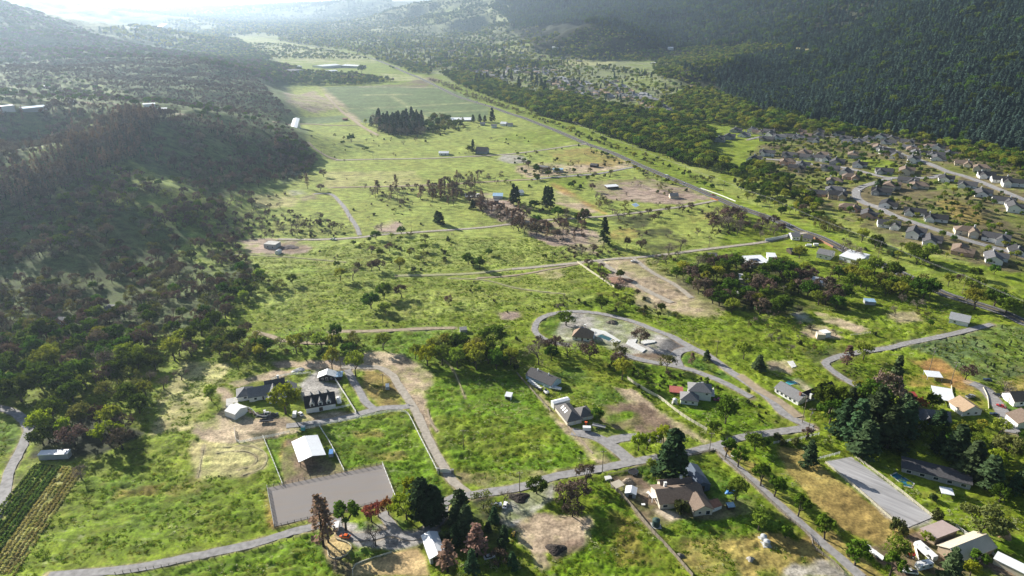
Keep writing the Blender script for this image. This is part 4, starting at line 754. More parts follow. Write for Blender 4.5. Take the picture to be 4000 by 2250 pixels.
building('blue_shed', 'small pale blue-roofed shed in the bright meadow by the highway wood', 'shed', (2176,766), (2192,767), [(0,7,0,5,2.4,.5,'shedF','x')], greyw, r_blue, ov=.2)
building('aqua_roofed_shed', 'low building with blue roof in front of the timber gabled house', 'shed', (2286,1074), (2318,1077), [(0,9,0,6,2.4,.5,'shedF','x')], greyw, r_blue, ov=.2)
# ------------------------------------------------------------------ middle ground
sh = building('solar_house', 'long white-roofed building with dark solar panels among burnt trees', 'house', (1888,674), (1935,671), [(0,1,0,16,4,.6,'shedF','x')], greyw, r_white, scale_to=1, landmark='the solar-roofed house')
Lp = frame_of((1888,674), (1935,671))[2]; mb = MB(); mb.prof([(3,4.12),(9,4.35),(9,4.6),(3,4.37)], 2.5, Lp*.62); mb.build('solar_panel', mat('solar_panel', (.02,.03,.06), .2, .2, 2, spec=.8), sh)
for i, (x0, y0, x1, y1, d, h, rise, t, wm, rm, lb) in enumerate([
 (2053,648,2088,655,14,4,2.4,GB,white,r_grey,'white building with grey roof behind the highway fence'), (2110,655,2160,668,18,4,1.2,'shedF',white,r_white,'large flat white-roofed building along the highway'),
 (1992,604,2012,604,11,3.4,2.2,GB,white,r_grey,'small house with grey roof where the lane meets the highway'), (2018,607,2040,610,10,3.4,2.0,GB,cream,r_dark,'dark-roofed house at the highway corner'),
 (1990,641,2014,640,9,3,1.8,GB,dkwood,r_dark,'dark cabin in the fenced highway yard'), (1932,654,1952,655,9,3,.5,'shedF',white,r_white,'white shed roof left of the dark cabin'),
 (2040,715,2075,722,9,3.2,2,GB,white,r_white,'white-roofed house deep in the burnt grove'), (2100,690,2120,692,8,3,.5,'shedF',white,r_white,'white van-like shed beside the grove'),
 (1860,713,1892,716,12,3.4,.4,'flat',conc,conc,'bare pale concrete slab above the scorched grove'), (1860,745,1888,742,10,3.4,3.0,GB,greyw,r_brown,'brown-roofed house half hidden in the scorched grove'),
 (1782,655,1806,656,9,2.4,1.4,'shedF',cream,r_dark,'burnt-out garage with slanted roof beside the lane'),
 (1104,391,1128,391,12,3.4,1.6,GB,white,r_white,'white-roofed shed in the upper meadow beside the dark house'), (1196,386,1224,388,12,4.5,4.5,GB,greyw,r_dark,'tall dark-roofed house among trees in the upper meadow'),
 (1240,500,1264,500,10,3.2,.8,'shedF',white,r_blue,'pale blue flat-roofed building by the ash-tan lot'), (1244,512,1254,512,5,3,.5,'shedF',blackw,r_dark,'small black hut below the pale blue building'),
 (1170,497,1205,497,14,.8,.3,'flat',conc,conc,'wide white foundation slab on the ash-tan lot'), (1300,492,1318,490,10,3,2.0,GB,white,white,'white tarp-covered roof behind the conifers'),
 (1354,425,1378,427,8,3,1.2,GB,pinkw,r_grey,'pink shed on the brown strip by the lane'), (1391,433,1416,433,7,3.4,.3,'flat',white,r_blue,'pale blue long trailer home on the gravel lot'),
 (1528,476,1556,474,8,2.6,.5,'shedF',dkwood,r_white,'open shelter with thin white roof among burnt trees'), (1686,500,1706,500,9,3.2,2.4,GB,cream,r_grey,'cream burnt-out house by the highway lot'),
 (1484,420,1500,422,8,3,1.6,GB,blackw,r_dark,'black shed on the brown strip')]):
    if t == 'flat' and h < 1: bl = [(0,1,0,d,h,rise,'flat','x')]
    else: bl = [(0,1,0,d,h,rise,t,'x')]
    building('valley_house' if 'house' in lb else 'outbuilding', lb, 'house' if 'house' in lb else 'building', (x0,y0), (x1,y1), bl, wm, rm, scale_to=1, windows=[(0,'F',.3,.9,1.6,1.3),(0,'F',.7,.9,1.6,1.3)] if h > 3.2 and 'slab' not in lb else (), landmark=('the '+' '.join(lb.split()[:3])) if i % 3 == 0 else None)
building('container_home', 'grey-white roofless concrete hut on the burnt pad', 'hut', (664,624), (691,626), [(0,11.5,0,9,3.6,.2,'flat','x')], mat('ash_grey_wall', (.50,.49,.48), .85, .12, .6), conc, landmark='the hut on the burnt pad', windows=[(0,'F',.35,.6,1.6,1.5),(0,'F',.75,.6,1.6,1.5)], ov=.02)
building('white_shed', 'white garden shed just below the roofless hut', 'shed', (692,640), (701,641), [(0,3.6,0,5,2.8,.8,GB,'y')], white, white, ov=.1)
building('reservoir', 'low white-covered rectangular tank by the far vineyard', 'tank', (1134,305), (1186,305), [(0,1,0,30,2.0,.3,'flat','x')], greyw, r_white, scale_to=1, landmark='the white covered tank')
for i, (x0, y0, x1, y1, d, h, rise, t, wm, rm, lb) in enumerate([
 (812,172,858,170,55,7,2,GB,white,r_white,'long white greenhouse, left of a far pair'), (858,170,900,172,45,7,2,GB,greyw,r_white,'long white greenhouse, right of a far pair'), (820,184,850,184,30,6,1.5,GB,white,r_white,'white hall just below the far greenhouses'),
 (724,186,764,184,40,7,3,'hip',greyw,r_grey,'broad grey-roofed hall left of the far greenhouses'), (742,172,760,172,20,5,2,GB,white,r_white,'small white roof above the grey hall'),
 (1236,322,1250,322,10,4,2,GB,white,r_grey,'white farm cottage in the fenced yard by the far conifer'), (1258,316,1272,317,10,4,2.5,GB,white,r_white,'bright white farmhouse in the yard by the far conifer'), (1276,318,1290,318,9,3.5,2,GB,white,r_grey,'grey-roofed farm shed right of the bright farmhouse'), (1208,316,1220,316,9,3.5,2,GB,greyw,r_grey,'dark farm shed left end of the far yard'),
 (862,303,873,303,8,3,1,GB,brick,brick,'tiny red-brown hut beside the vineyard track'), (742,322,756,322,10,3.5,1.5,GB,white,r_white,'white sheds at the left end of the vineyard lane'),
 (325,76,372,75,40,8,1,'flat',white,r_white,'long white hall on the hazy valley floor'), (376,74,424,74,40,8,1,'flat',white,r_white,'second long white hall on the hazy valley floor, to the right'),
 (5,284,40,281,12,4.5,.4,'flat',white,r_white,'flat white modern house on the left ridge'), (60,282,120,279,10,3.5,1,'shedF',greyw,r_blue,'long blue-grey roof on the left ridge'), (362,273,392,273,12,4.5,.4,'flat',white,r_white,'white building on the ridge end, higher one'), (396,282,420,283,9,4,.4,'flat',white,r_white,'white building on the ridge end, lower one'), (115,223,128,223,10,4,.4,'flat',white,r_white,'small white roof on the green shelf of the ridge'), (172,262,180,262,8,4,.4,'flat',white,r_white,'white house at the ridge driveway'),
 (2143,115,2154,113,15,7,3,GB,white,r_white,'white villa on the dark mountain slope'), (1388,126,1402,126,14,6,3,GB,white,r_white,'white house in the trees below the wooded knoll'), (1448,222,1464,222,14,6,3,GB,pinkw,r_tan,'pink house at the foot of the oak spur'), (1636,162,1662,162,20,4,1,'flat',white,r_white,'long white roof beyond the pale field'), (1640,255,1668,255,14,4,1,'flat',white,r_grey,'long flat-roofed building among the autumn trees')]):
    if 'pink house' in lb: x0, x1, y0, y1 = 1738, 1752, 225, 225
    if 'white villa' in lb: x0, y0, x1, y1 = 1682, 126, 1694, 126
    building('far_building', lb, 'building', (x0,y0), (x1,y1), [(0,1,0,d,h,rise,t,'x')], wm, rm, scale_to=1)
# ------------------------------------------------------------------ the housing estate on the right
wl = {'w': white, 'c': cream, 't': tanw, 'g': greyw, 'p': pinkw}; rl = {'d': r_dark, 'g': mat('charcoal_shingles', (.13,.13,.14), .85, .22, 1.5), 'b': r_brown, 'k': r_black}
CN = {'w': 'white', 'c': 'cream', 't': 'tan', 'g': 'grey', 'p': 'pink'}; RN = {'d': 'dark', 'g': 'grey', 'b': 'brown', 'k': 'black'}
EST = '''1946,402,tg 1984,396,gd 2030,392,tb 2070,395,tb 2000,432,tk 2086,430,gd 2140,452,pb 2098,462,gb 2052,494,pd 2106,502,tk 2136,530,pb 2198,545,pd 2158,396,gb 2218,378,gb 2262,397,wd 2304,408,wd 2312,412,wd 2354,398,wd 2398,392,wd 2422,418,cb 2468,432,cb 2482,448,wk 2388,456,wk 2432,472,wd 2483,492,wd 2524,514,wd 2563,530,wd 2520,460,wk 2548,470,wk
2252,476,cb 2312,474,cb 2216,490,gk 2246,520,wk 2274,520,cb 2300,542,wk 2330,548,wd 2236,574,wd 2312,596,wd 2318,600,ck 2368,576,wg 2432,594,cb 2354,612,wd 2380,620,cd 2434,636,pb 2502,612,wd 2518,658,wg 2560,660,wd 2548,624,wk 2576,640,wk 1944,345,wd 1960,352,wg 1990,348,wd 2018,350,wg 2044,358,wd 2130,362,wg 2168,360,cg 2280,362,cd 2340,374,wb 2368,378,wk 2462,385,cb 2400,362,gb 2192,352,wg 2224,350,wd 2252,352,cd 1818,356,gd 1840,350,gd 1862,352,gb 1878,344,wg 1858,332,gd 1900,332,wg 1960,330,gd 1990,330,cd 2066,346,cd 2100,350,gb'''.split()
def free0(x, y):
    for nm_, w_, c_, pl_ in road_lines:
        if nm_ == 'street' and np.min(np.hypot(pl_[:, 0]-x, pl_[:, 1]-y)) < 9: return False
    return True
rgb_ = random.Random(3); used = []
for nm_, w_, c_, pl_ in road_lines:
    if nm_ != 'street': continue
    sg = np.r_[0, np.cumsum(np.hypot(*np.diff(pl_, axis=0).T))]
    for s_ in np.arange(14, sg[-1]-8, 24.0):
        q_ = np.array([np.interp(s_, sg, pl_[:, 0]), np.interp(s_, sg, pl_[:, 1])]); q2 = np.array([np.interp(s_+1, sg, pl_[:, 0]), np.interp(s_+1, sg, pl_[:, 1])]); d_ = (q2-q_)/np.hypot(*(q2-q_))
        for sd_ in (-1, 1):
            w2 = q_+np.array([-d_[1], d_[0]])*sd_*(21 if sd_*d_[0] > 0 else 25); a_, b_ = project(w2[0], w2[1], float(HZ(w2[0], w2[1])))
            if 1800 < a_ < 2590 and 320 < b_ < 690: EST.append('%.1f,%.1f,%s' % (a_, b_, rgb_.choice(('wd', 'wg', 'cd', 'td', 'wk', 'pb', 'gd', 'cb'))))
for q in EST:
    x, y, c = q.split(','); x = float(x); y = float(y); a = G1(x, y)
    if any((a.x-u.x)**2+(a.y-u.y)**2 < (15 if len(used) < 58 else 21)**2 for u in used) or not free0(a.x, a.y): continue
    used.append(a)
    yaw = rgb_.choice((-28, -22, -35, 62, 55)); W_ = rgb_.uniform(17, 21); D_ = rgb_.uniform(10, 13); hh = rgb_.choice((3.2, 3.4, 5.0)); tp = HP_ if c[1] in 'bg' and rgb_.random() < .7 else GB
    bs = [(-W_/2, W_/2, 0, D_, hh, 3.2, tp, 'x'), (W_*(-.5 if rgb_.random() < .5 else .05), W_*(-.05 if False else .45) if False else 0, -4, D_*.5, hh*.98, 2.8, GB, 'y')]
    s = rgb_.choice((-1, 1)); wx0 = -W_*.46 if s < 0 else W_*.02; bs[1] = (wx0, wx0+7.4, -4.6, D_*.45, hh*.97, 2.9, GB, 'y')
    near = x < 2200 and 'near the estate entrance' or x > 2450 and 'toward the right edge' or 'in the middle of the estate'
    building('estate_house', 'x', 'house', (x-5,y), (x+5,y), bs, wl[c[0]], rl[c[1]], group='houses of the estate', origin=a, yaw=yaw, base=-3.5,
      windows=[(1,'F',.5,.1 if yaw < 0 else .8,3.4 if yaw < 0 else 1.6,2.2 if yaw < 0 else 1.3,'garage' if yaw < 0 else 'window'),(0,'F',.75 if s < 0 else .22,.9,1.8,1.4),(0,'L',.5,.9,1.6,1.3),(0,'R',.5,.9,1.6,1.3)]+([(0,'F',.75 if s < 0 else .22,3.4,1.4,1.1)] if hh > 4 else []),
      chims=[(s*W_*.3, D_*.5, hh+1, hh+4.6, white if c[0] != 'p' else brick)] if rgb_.random() < .7 else ())
    o = bpy.data.objects[[n for n in bpy.data.objects.keys() if n.startswith('estate_house')][-1]]
EH = [o for o in COL.objects if o.name.startswith('estate_house')]
STREETS = [('along the upper street', 0), ('by the lower curving street', 1), ('by the middle junction', 2)]
REF = [('the street bend', 2157, 490), ('the lower street end', 2520, 625), ('the golden vacant lot', 2420, 530), ('the bright lawn strip', 2220, 420), ('the upper street', 2340, 405), ('the green slope', 1880, 380), ('the small lawn', 2310, 556), ('the top street', 2000, 345), ('the wood edge', 2100, 520), ('the right frame edge', 2560, 560), ('the lower meadow', 2400, 650), ('the upper right corner', 2470, 410)]
rp = [(n, G1(x, y)) for n, x, y in REF]; rows = []
for o, q in zip(EH, [e for e in EST]): pass
colname = {white.name: 'white', cream.name: 'cream', tanw.name: 'tan', greyw.name: 'grey', pinkw.name: 'pink'}; rfn = {r_dark.name: 'charcoal', 'charcoal_shingles': 'grey', r_brown.name: 'brown', r_black.name: 'black'}
byref = {}
for o in EH:
    ch = {c.name.split('.')[0]: c for c in COL.objects if c.parent == o}; wm = ch['wall'].data.materials[0].name; rm = ch['roof'].data.materials[0].name
    n, p = min(rp, key=lambda t: (t[1]-o.location).length); byref.setdefault((colname[wm], rfn[rm], n), []).append((o, p, 'chimney' in ch))
ordn = ['nearest to', 'second nearest to', 'third nearest to', 'fourth nearest to', 'fifth nearest to', 'sixth nearest to', 'seventh nearest to', 'eighth nearest to', 'ninth nearest to', 'tenth nearest to']
for (w_, r_n, n), os_ in byref.items():
    os_.sort(key=lambda t: (t[0].location-t[1]).length)
    for i, (o, p, c) in enumerate(os_): o['label'] = f"{w_} house with {r_n} roof{' and chimney' if c else ''}, {ordn[min(i, 9)]} {n}"
for o in EH[::5]:
    pass
LANDMARKS += [('the riding arena', 830, 1250), ('the grey arena', 2210, 1240), ('the ring drive', 1350, 820), ('the drive gate', 1120, 1190), ('the lane crossing', 1803, 1121), ('the sand pit', 980, 1420), ('the far vineyard', 1000, 260), ('the estate bend', 2157, 490)]
# ------------------------------------------------------------------ fences
wood = mat('weathered_wood', (.27,.23,.18), .85, .2, 2); pipe = mat('steel_pipe', (.12,.12,.12), .5, .1, 2); fwhite = mat('white_fence', (.80,.80,.77), .6, .05, 1); fcream = mat('cream_boards', (.62,.58,.44), .75, .08, 1)
def fence(name, label, px, style='rail', m=fwhite, h=1.4, gap=2.6, group=None, postw=.09):
    w = GP(P(px)); pl = densify(w, .6) if len(w) > 2 else np.array([w[0, :2]+(w[-1, :2]-w[0, :2])*t for t in np.linspace(0, 1, 60)])
    seg = np.r_[0, np.cumsum(np.hypot(*np.diff(pl, axis=0).T))]; L = seg[-1]; n = max(2, int(L/gap)+1)
    if n > 95: n = 95
    s = np.linspace(0, L, n); q = np.stack([np.interp(s, seg, pl[:, 0]), np.interp(s, seg, pl[:, 1])], 1); z = HZ(q[:, 0], q[:, 1])
    o = empty(name, (q[0, 0], q[0, 1], z[0])); tag(o, label, 'wall' if style == 'wall' else 'fence', group or 'fences of the valley')
    c0 = np.array([q[0, 0], q[0, 1], z[0]])
    pm = MB(); pm.box(-postw, postw, -postw, postw, -.4, h+.1); pme = None
    for i in range(n):
        p = np.array([q[i, 0], q[i, 1], z[i]])-c0
        if pme is None: po = pm.build('post', m, o); pme = po.data
        else: po = link('post', pme, o)
        po.location = p
    r = MB(); lev = {'rail': (.35, .72, 1.1, 1.45), 'pipe': (.5, 1.0, 1.45), 'wire': (.6, 1.2), 'board': (0,), 'wall': (0,)}[style]; t = {'rail': .03, 'pipe': .03, 'wire': .012, 'board': .03, 'wall': .12}[style]
    for i in range(n-1):
        a = np.array([q[i, 0], q[i, 1], z[i]])-c0; b = np.array([q[i+1, 0], q[i+1, 1], z[i+1]])-c0; d = (b-a)[:2]; d = d/(np.hypot(*d)+1e-9); nn = np.array([-d[1], d[0]])*t
        for lv in lev:
            z0, z1 = (lv*h/1.45-.075, lv*h/1.45+.075) if style == 'rail' else (lv-.03, lv+.03) if style in ('pipe', 'wire') else (-.2, h)
            k = len(r.v)
            for pp in (a, b):
                r.v += [(pp[0]-nn[0], pp[1]-nn[1], pp[2]+z0), (pp[0]+nn[0], pp[1]+nn[1], pp[2]+z0), (pp[0]+nn[0], pp[1]+nn[1], pp[2]+z1), (pp[0]-nn[0], pp[1]-nn[1], pp[2]+z1)]
            r.f += [[k, k+1, k+5, k+4], [k+1, k+2, k+6, k+5], [k+2, k+3, k+7, k+6], [k+3, k, k+4, k+7]]
    r.build('panel' if style in ('board', 'wall') else 'rail', m, o)
    return o
for lb, px, st_, m_, h_ in [
 ('white rail fence along the left end of the riding arena', '672,1228 690,1326', 'rail', fwhite, 1.7), ('white rail fence along the right end of the riding arena', '962,1169 995,1254', 'rail', fwhite, 1.7),
 ('dark pipe fence along the upper side of the riding arena', '672,1228 962,1169', 'pipe', pipe, 1.6), ('dark pipe fence along the lower side of the riding arena', '691,1327 995,1255', 'pipe', pipe, 1.5),
 ('white rail fence left of the open white-roofed barn', '662,1101 688,1163 711,1221', 'rail', fwhite, 1.5), ('white rail fence right of the open white-roofed barn', '803,1073 833,1122 866,1187', 'rail', fwhite, 1.5),
 ('long curving white rail fence between the farm drive and the green paddock', '765,1081 800,1073 850,1063 905,1052 960,1041 1000,1036 1022,1040 1034,1056 1062,1112 1103,1192', 'rail', fwhite, 1.5),
 ('short white fence below the white storage barn', '590,1082 598,1114 640,1107 690,1098 728,1089', 'rail', fwhite, 1.4), ('tall white board fence running from the black cabin to the drive', '840,952 868,995 896,1040', 'board', fwhite, 1.8),
 ('white picket fence curving behind the vegetable beds', '682,957 700,950 722,945 782,940', 'rail', fwhite, 1.3), ('white rail fence at the right end of the stable', '846,1029 880,1022', 'rail', fwhite, 1.3), ('white wall in front of the farmhouse', '590,1017 630,1030 655,1050 700,1042', 'board', fwhite, 1.1),
 ('long weathered board fence between the green field and the near house', '1535,1218 1580,1266 1638,1336 1678,1378 1742,1452', 'board', wood, 1.9), ('cream panel fence below the hip-roofed house', '1578,954 1600,969 1633,989 1663,1006 1698,1034 1738,1061 1778,1084', 'board', fcream, 1.9),
 ('wooden rail fence on the left side of the diagonal lane', '1800,1135 1870,1200 1932,1258 1982,1303 2037,1351 2046,1378 2092,1413 2122,1445', 'rail', wood, 1.4),
 ('white rail fence along the upper right side of the grey arena', '2150,1150 2250,1225 2349,1304', 'rail', fcream, 1.3), ('pale rail fence along the lower left side of the grey arena', '2076,1166 2160,1235 2252,1316', 'rail', fcream, 1.2), ('white rails across the top of the grey arena', '2050,1158 2112,1142', 'rail', fwhite, 1.3),
 ('white rail fence above the golden field by the conifers', '1946,1117 2000,1108 2060,1094', 'rail', fwhite, 1.4), ('white rail fence from the willow to the white stalls', '2404,1326 2464,1372 2503,1402', 'rail', fwhite, 1.5), ('short white fence beside the white motor home', '2301,1378 2310,1412', 'board', fwhite, 1.4),
 ('weathered board fence beside the long tan dirt strip', '1452,661 1495,691 1545,724', 'board', fcream, 1.8), ('white wall closing the yard at the highway', '1925,607 1960,601 2002,590', 'wall', white, 2.6), ('rusty panel fence along the highway yard', '2030,594 2060,606 2095,624', 'board', mat('rust_panel', (.38,.20,.12), .8, .2, 1), 2.0),
 ('white barrier along the far side of the highway', '1762,474 1805,489 1850,507', 'board', fwhite, 1.0), ('orange barrier beside the highway lane mouth', '1787,499 1806,505', 'board', mat('orange_barrier', (.70,.22,.03), .6, .1, 1), 1.1),
 ('dark wire fence with thin posts along the bottom lane', '290,1445 475,1416 644,1382 790,1343', 'wire', wood, 1.2), ('low wooden fence along the cross lane above the trampoline', '1530,1196 1580,1186 1625,1170', 'rail', wood, 1.2), ('wooden fence along the cross lane by the near lawn', '1740,1146 1795,1133', 'rail', wood, 1.2),
 ('pale gate-side fence down the field from the bottom gate', '1100,1320 1108,1345', 'rail', wood, 1.2), ('wire fence across the middle meadow by the dark mounds', '775,760 990,752', 'wire', wood, 1.1), ('old pale fence above the white storage units', '2140,845 2190,838', 'rail', fcream, 1.2),
 ('tan rail fence around the bare plot by the cul-de-sac', '2393,972 2400,1030', 'wall', fcream, .8), ('white kerb wall beside the cul-de-sac street', '2473,976 2484,1000 2487,1028', 'wall', fcream, .8), ('weathered fence between the ring drive and the orchard', '1690,835 1760,872', 'wire', wood, 1.1),
 ('board fence left of the garage house and barn', '1300,940 1340,985 1385,1035', 'board', wood, 1.3), ('curved timber edging around the small sand bed', '822,1376 830,1404 862,1402 884,1385 878,1368 845,1356', 'wall', fcream, .6), ('timber edging along the left of the sand pit', '888,1449 893,1422 960,1398 985,1390', 'wall', fcream, .6)]:
    fence('board_fence' if st_ == 'board' else 'low_wall' if st_ == 'wall' else 'rail_fence' if st_ == 'rail' else 'wire_fence', lb, px, st_, m_, h_)
# ------------------------------------------------------------------ power poles and lines
def pole(x, y, h, label, arm=True, yaw=0):
    p = G1(x, y); o = empty('power_pole', p, yaw); tag(o, label, 'power pole', 'power poles')
    mb = MB(); mb.tube((0,0,-1), (0,0,h), .2, .13, 7); mb.build('shaft', mat('pole_wood', (.20,.16,.12), .9, .2, 2), o)
    if arm:
        mb = MB(); mb.box(-1.4, 1.4, -.08, .08, h-1.0, h-.8); mb.build('crossarm', wood, o)
        for a in (-1.2, -.4, 1.2): mb = MB(); mb.tube((a,0,h-.8), (a,0,h-.5), .09, .05, 6); mb.build('insulator', fwhite, o)
    if h > 12: mb = MB(); mb.tube((.3,-.2,h-3.2), (.3,-.2,h-2.2), .25, .25, 8); mb.build('transformer', greyw, o)
    return o
for x, y, h, lb in [(965,983,11,'wooden pole on the brown island inside the farm drive'), (858,929,11,'pole behind the black cabin'), (1166,1128,11,'lone dark pole standing in the green paddock'), (1307,1237,11,'pole on the verge left of the burnt lot'), (1515,1187,12,'pole at the cross lane below the olive hedge'), (1784,1140,12,'pole at the lane crossing'),
 (1802,896,11,'pale pole in the meadow right of the ring drive'), (2336,939,17,'tall dark pole in the middle of the orange lot'), (2391,968,15,'tall pole with crossarm at the lower edge of the orange lot'), (2018,1063,16,'tall pole below the ranch house'), (2033,1086,14,'pole nearest the hedge below the ranch house'), (1967,756,12,'pole in front of the scorched grove'),
 (1389,664,11,'pole by the lane in the bright green plot'), (1454,584,11,'pole left of the tall twin conifer'), (1783,624,11,'pole by the lane below the burnt wood'), (1613,622,10,'pale pole beside the scorched trees'), (1947,597,12,'pole in the trees before the highway yard'), (1035,582,10,'thin pole by the lane in the middle meadow'), (939,402,10,'thin pole in the upper meadow'), (809,387,10,'thin pole at the left of the upper meadow'), (881,569,10,'pole beside the short grey track')]:
    pole(x, y, h, lb)
LP_ = [(1440,327),(1590,392),(1722,447),(1819,487),(1934,532),(2209,649),(2420,740),(2620,830)]; tops = []
for i, (x, y) in enumerate(LP_):
    p = pole(x, y, 15, 'tall power-line pole on the highway verge, number %s from the far end' % ['one', 'two', 'three', 'four', 'five', 'six', 'seven', 'eight'][i], yaw=R(50)); tops.append(p.location+Vector((0, 0, 14.4)))
for k, a in enumerate((-1.2, -.3, 1.2)):
    mb = MB(); off = Vector((math.cos(R(50))*a, math.sin(R(50))*a, 0))
    for p, q in zip(tops[:-1], tops[1:]):
        L = (q-p).length; last = p+off
        for t in np.linspace(0, 1, 9)[1:]:
            c = p.lerp(q, t)+off; c.z -= 4*.012*L*t*(1-t); mb.tube(last, c, .03, .03, 3, False); last = c
    tag(mb.build('power_line', mat('wire_metal', (.28,.28,.28), .7, .05, 1)), ['left of three long wires strung along the highway', 'middle of three long wires strung along the highway', 'right of three long wires strung along the highway'][k], 'power line', 'power lines')
# ------------------------------------------------------------------ vehicles
tyre = mat('tyre_rubber', (.02,.02,.02), .9, .1, 3)
def paint_(n, c): return mat('paint_'+n, c, .3, .04, 1, spec=.6)
PC = {'white': paint_('white', (.80,.80,.80)), 'red': paint_('red', (.45,.03,.03)), 'black': paint_('black', (.03,.03,.035)), 'orange': paint_('orange', (.75,.13,.02)), 'grey': paint_('grey', (.28,.29,.30)), 'maroon': paint_('maroon', (.30,.03,.10)), 'blue': paint_('blue', (.08,.22,.50)), 'silver': paint_('silver', (.50,.52,.54)), 'dark': paint_('dark_blue', (.03,.05,.09)), 'yellow': paint_('yellow', (.65,.42,.05))}
def wheels(o, xs, hw, r=.36):
    for x in xs:
        for s in (-1, 1):
            mb = MB(); mb.tube((x, s*(hw-.22), r), (x, s*hw, r), r, r, 10); w = mb.build('wheel', tyre, o); mb = MB(); mb.tube((x, s*(hw-.02), r), (x, s*(hw+.02), r), r*.55, r*.55, 8); mb.build('rim', PC['silver'], w)
def taper(o, name, m, pr, hw, hw2=None):
    """side outline (x,z) given low to high, sides lean in to hw2 at the top"""
    mb = MB(); k = len(pr); zs = [p[1] for p in pr]; z0, z1 = min(zs), max(zs); hw2 = hw if hw2 is None else hw2
    for s in (-1, 1):
        for x, z in pr: mb.v.append((x, s*(hw+(hw2-hw)*(z-z0)/(z1-z0)), z))
    mb.f.append(list(range(k-1, -1, -1))[::-1]); mb.f.append(list(range(k, 2*k))[::-1])
    for a in range(k): b = (a+1) % k; mb.f.append([a, b, k+b, k+a][::-1])
    return mb.build(name, m, o)
def vehicle(kind, x, y, yaw, col, label, group='vehicles in the valley'):
    p = G1(x, y); nm = {'car': 'car', 'pickup': 'pickup_truck', 'van': 'van', 'camper': 'camper_trailer', 'rv': 'motor_home', 'box': 'box_trailer', 'tractor': 'tractor', 'boat': 'covered_boat', 'flat': 'flatbed_trailer', 'cart': 'utility_cart', 'digger': 'excavator'}[kind]
    o = empty(nm, (p.x, p.y, p.z+.12), R(yaw)); tag(o, label, nm.replace('_', ' '), group); m = PC[col]
    if kind == 'car':
        taper(o, 'body', m, [(-2.2,.35),(2.2,.35),(2.25,.75),(1.1,.92),(-1.7,.98),(-2.25,.9)], .9, .86); cb = taper(o, 'cabin', glass, [(-1.75,.95),(1.15,.9),(.35,1.4),(-1.2,1.44)], .82, .66); mb = MB(); mb.box(-1.15, .3, -.64, .64, 1.41, 1.48); mb.build('roof_panel', m, cb); wheels(o, (-1.4, 1.4), .92)
    elif kind == 'pickup':
        taper(o, 'body', m, [(-2.8,.45),(2.8,.45),(2.85,1.0),(1.5,1.12),(.9,1.1),(-.4,1.1),(-2.8,1.1)], .98, .95); cb = taper(o, 'cabin', glass, [(-.7,1.08),(1.5,1.1),(.9,1.72),(-.55,1.75)], .9, .76); mb = MB(); mb.box(-.55, .85, -.74, .74, 1.72, 1.8); mb.build('roof_panel', m, cb); mb = MB(); mb.box(-2.65, -.8, -.8, .8, 1.08, 1.14); mb.build('load_bed', PC['black'], o); wheels(o, (-1.8, 1.85), 1.0, .42)
    elif kind == 'van':
        taper(o, 'body', m, [(-2.6,.4),(2.6,.4),(2.65,1.0),(1.9,1.25),(1.5,2.1),(-2.55,2.15)], .98, .9); taper(o, 'windscreen', glass, [(1.55,1.3),(1.98,1.28),(1.62,2.0),(1.45,2.0)], .85, .8); wheels(o, (-1.6, 1.7), 1.0, .38)
    elif kind in ('camper', 'rv'):
        L = 3.2 if kind == 'camper' else 4.6
        taper(o, 'body', m, [(-L,.6),(L,.6),(L+.15,1.6),(L-.4,2.9),(-L,2.95),(-L-.1,1.4)], 1.2, 1.17)
        for s in (-1, 1): mb = MB(); [mb.box(a, a+1.1, s*1.19-.04, s*1.19+.04, 1.7, 2.3) for a in (-L+.8, L-2.4)]; mb.build('window', glass, o)
        mb = MB(); mb.box(-.5, .6, -.45, .45, 2.9, 3.15); mb.build('roof_unit', greyw, o); wheels(o, (-1.4, .2) if kind == 'camper' else (-2.8, 3.0), 1.15, .4)
        if kind == 'rv': mb = MB(); mb.box(-2.5, 2.5, 1.2, 3.0, 2.4, 2.46); mb.build('awning', fwhite, o)
    elif kind == 'box':
        taper(o, 'body', m, [(-2,.6),(2,.6),(2.1,2.4),(-2,2.45)], 1.0, .98); mb = MB(); mb.box(2, 3.2, -.06, .06, .5, .62); mb.build('drawbar', pipe, o); mb = MB(); mb.box(-2.05, -1.98, -.85, .85, .7, 2.3); mb.build('door', greyw, o); wheels(o, (-.5, .4), 1.05, .33)
    elif kind == 'flat':
        mb = MB(); mb.box(-3.4, 3.4, -1.1, 1.1, .8, .95); mb.box(-3.4, 3.4, -1.1, -1.0, .95, 1.4); mb.box(-3.4, 3.4, 1.0, 1.1, .95, 1.4); mb.build('bed', m, o); mb = MB(); mb.box(3.4, 4.6, -.07, .07, .75, .9); mb.build('drawbar', pipe, o); wheels(o, (-1.2, -.2), 1.15, .4)
    elif kind == 'cart':
        taper(o, 'body', m, [(-1.3,.35),(1.3,.35),(1.35,.85),(-1.3,.95)], .6); mb = MB(); mb.box(-.9, .7, -.62, .62, 1.75, 1.83); mb.build('canopy', fwhite, o); mb = MB(); [mb.box(a-.03, a+.03, b-.03, b+.03, .85, 1.76) for a in (-.85, .65) for b in (-.55, .55)]; mb.build('frame', pipe, o); wheels(o, (-.9, .9), .64, .26)
    elif kind == 'tractor':
        taper(o, 'body', m, [(-.9,.7),(1.6,.65),(1.65,1.25),(.2,1.4),(-.9,1.3)], .42, .36); mb = MB(); mb.box(-1.0, .1, -.7, .7, 2.2, 2.28); mb.build('canopy', m, o); mb = MB(); [mb.box(a-.04, a+.04, b-.04, b+.04, 1.2, 2.2) for a in (-.9, 0) for b in (-.6, .6)]; mb.build('frame', pipe, o); mb = MB(); mb.box(1.9, 2.5, -.9, .9, .3, .8); mb.build('bucket', pipe, o); wheels(o, (-.6,), .95, .75); wheels(o, (1.2,), .75, .42)
    elif kind == 'digger':
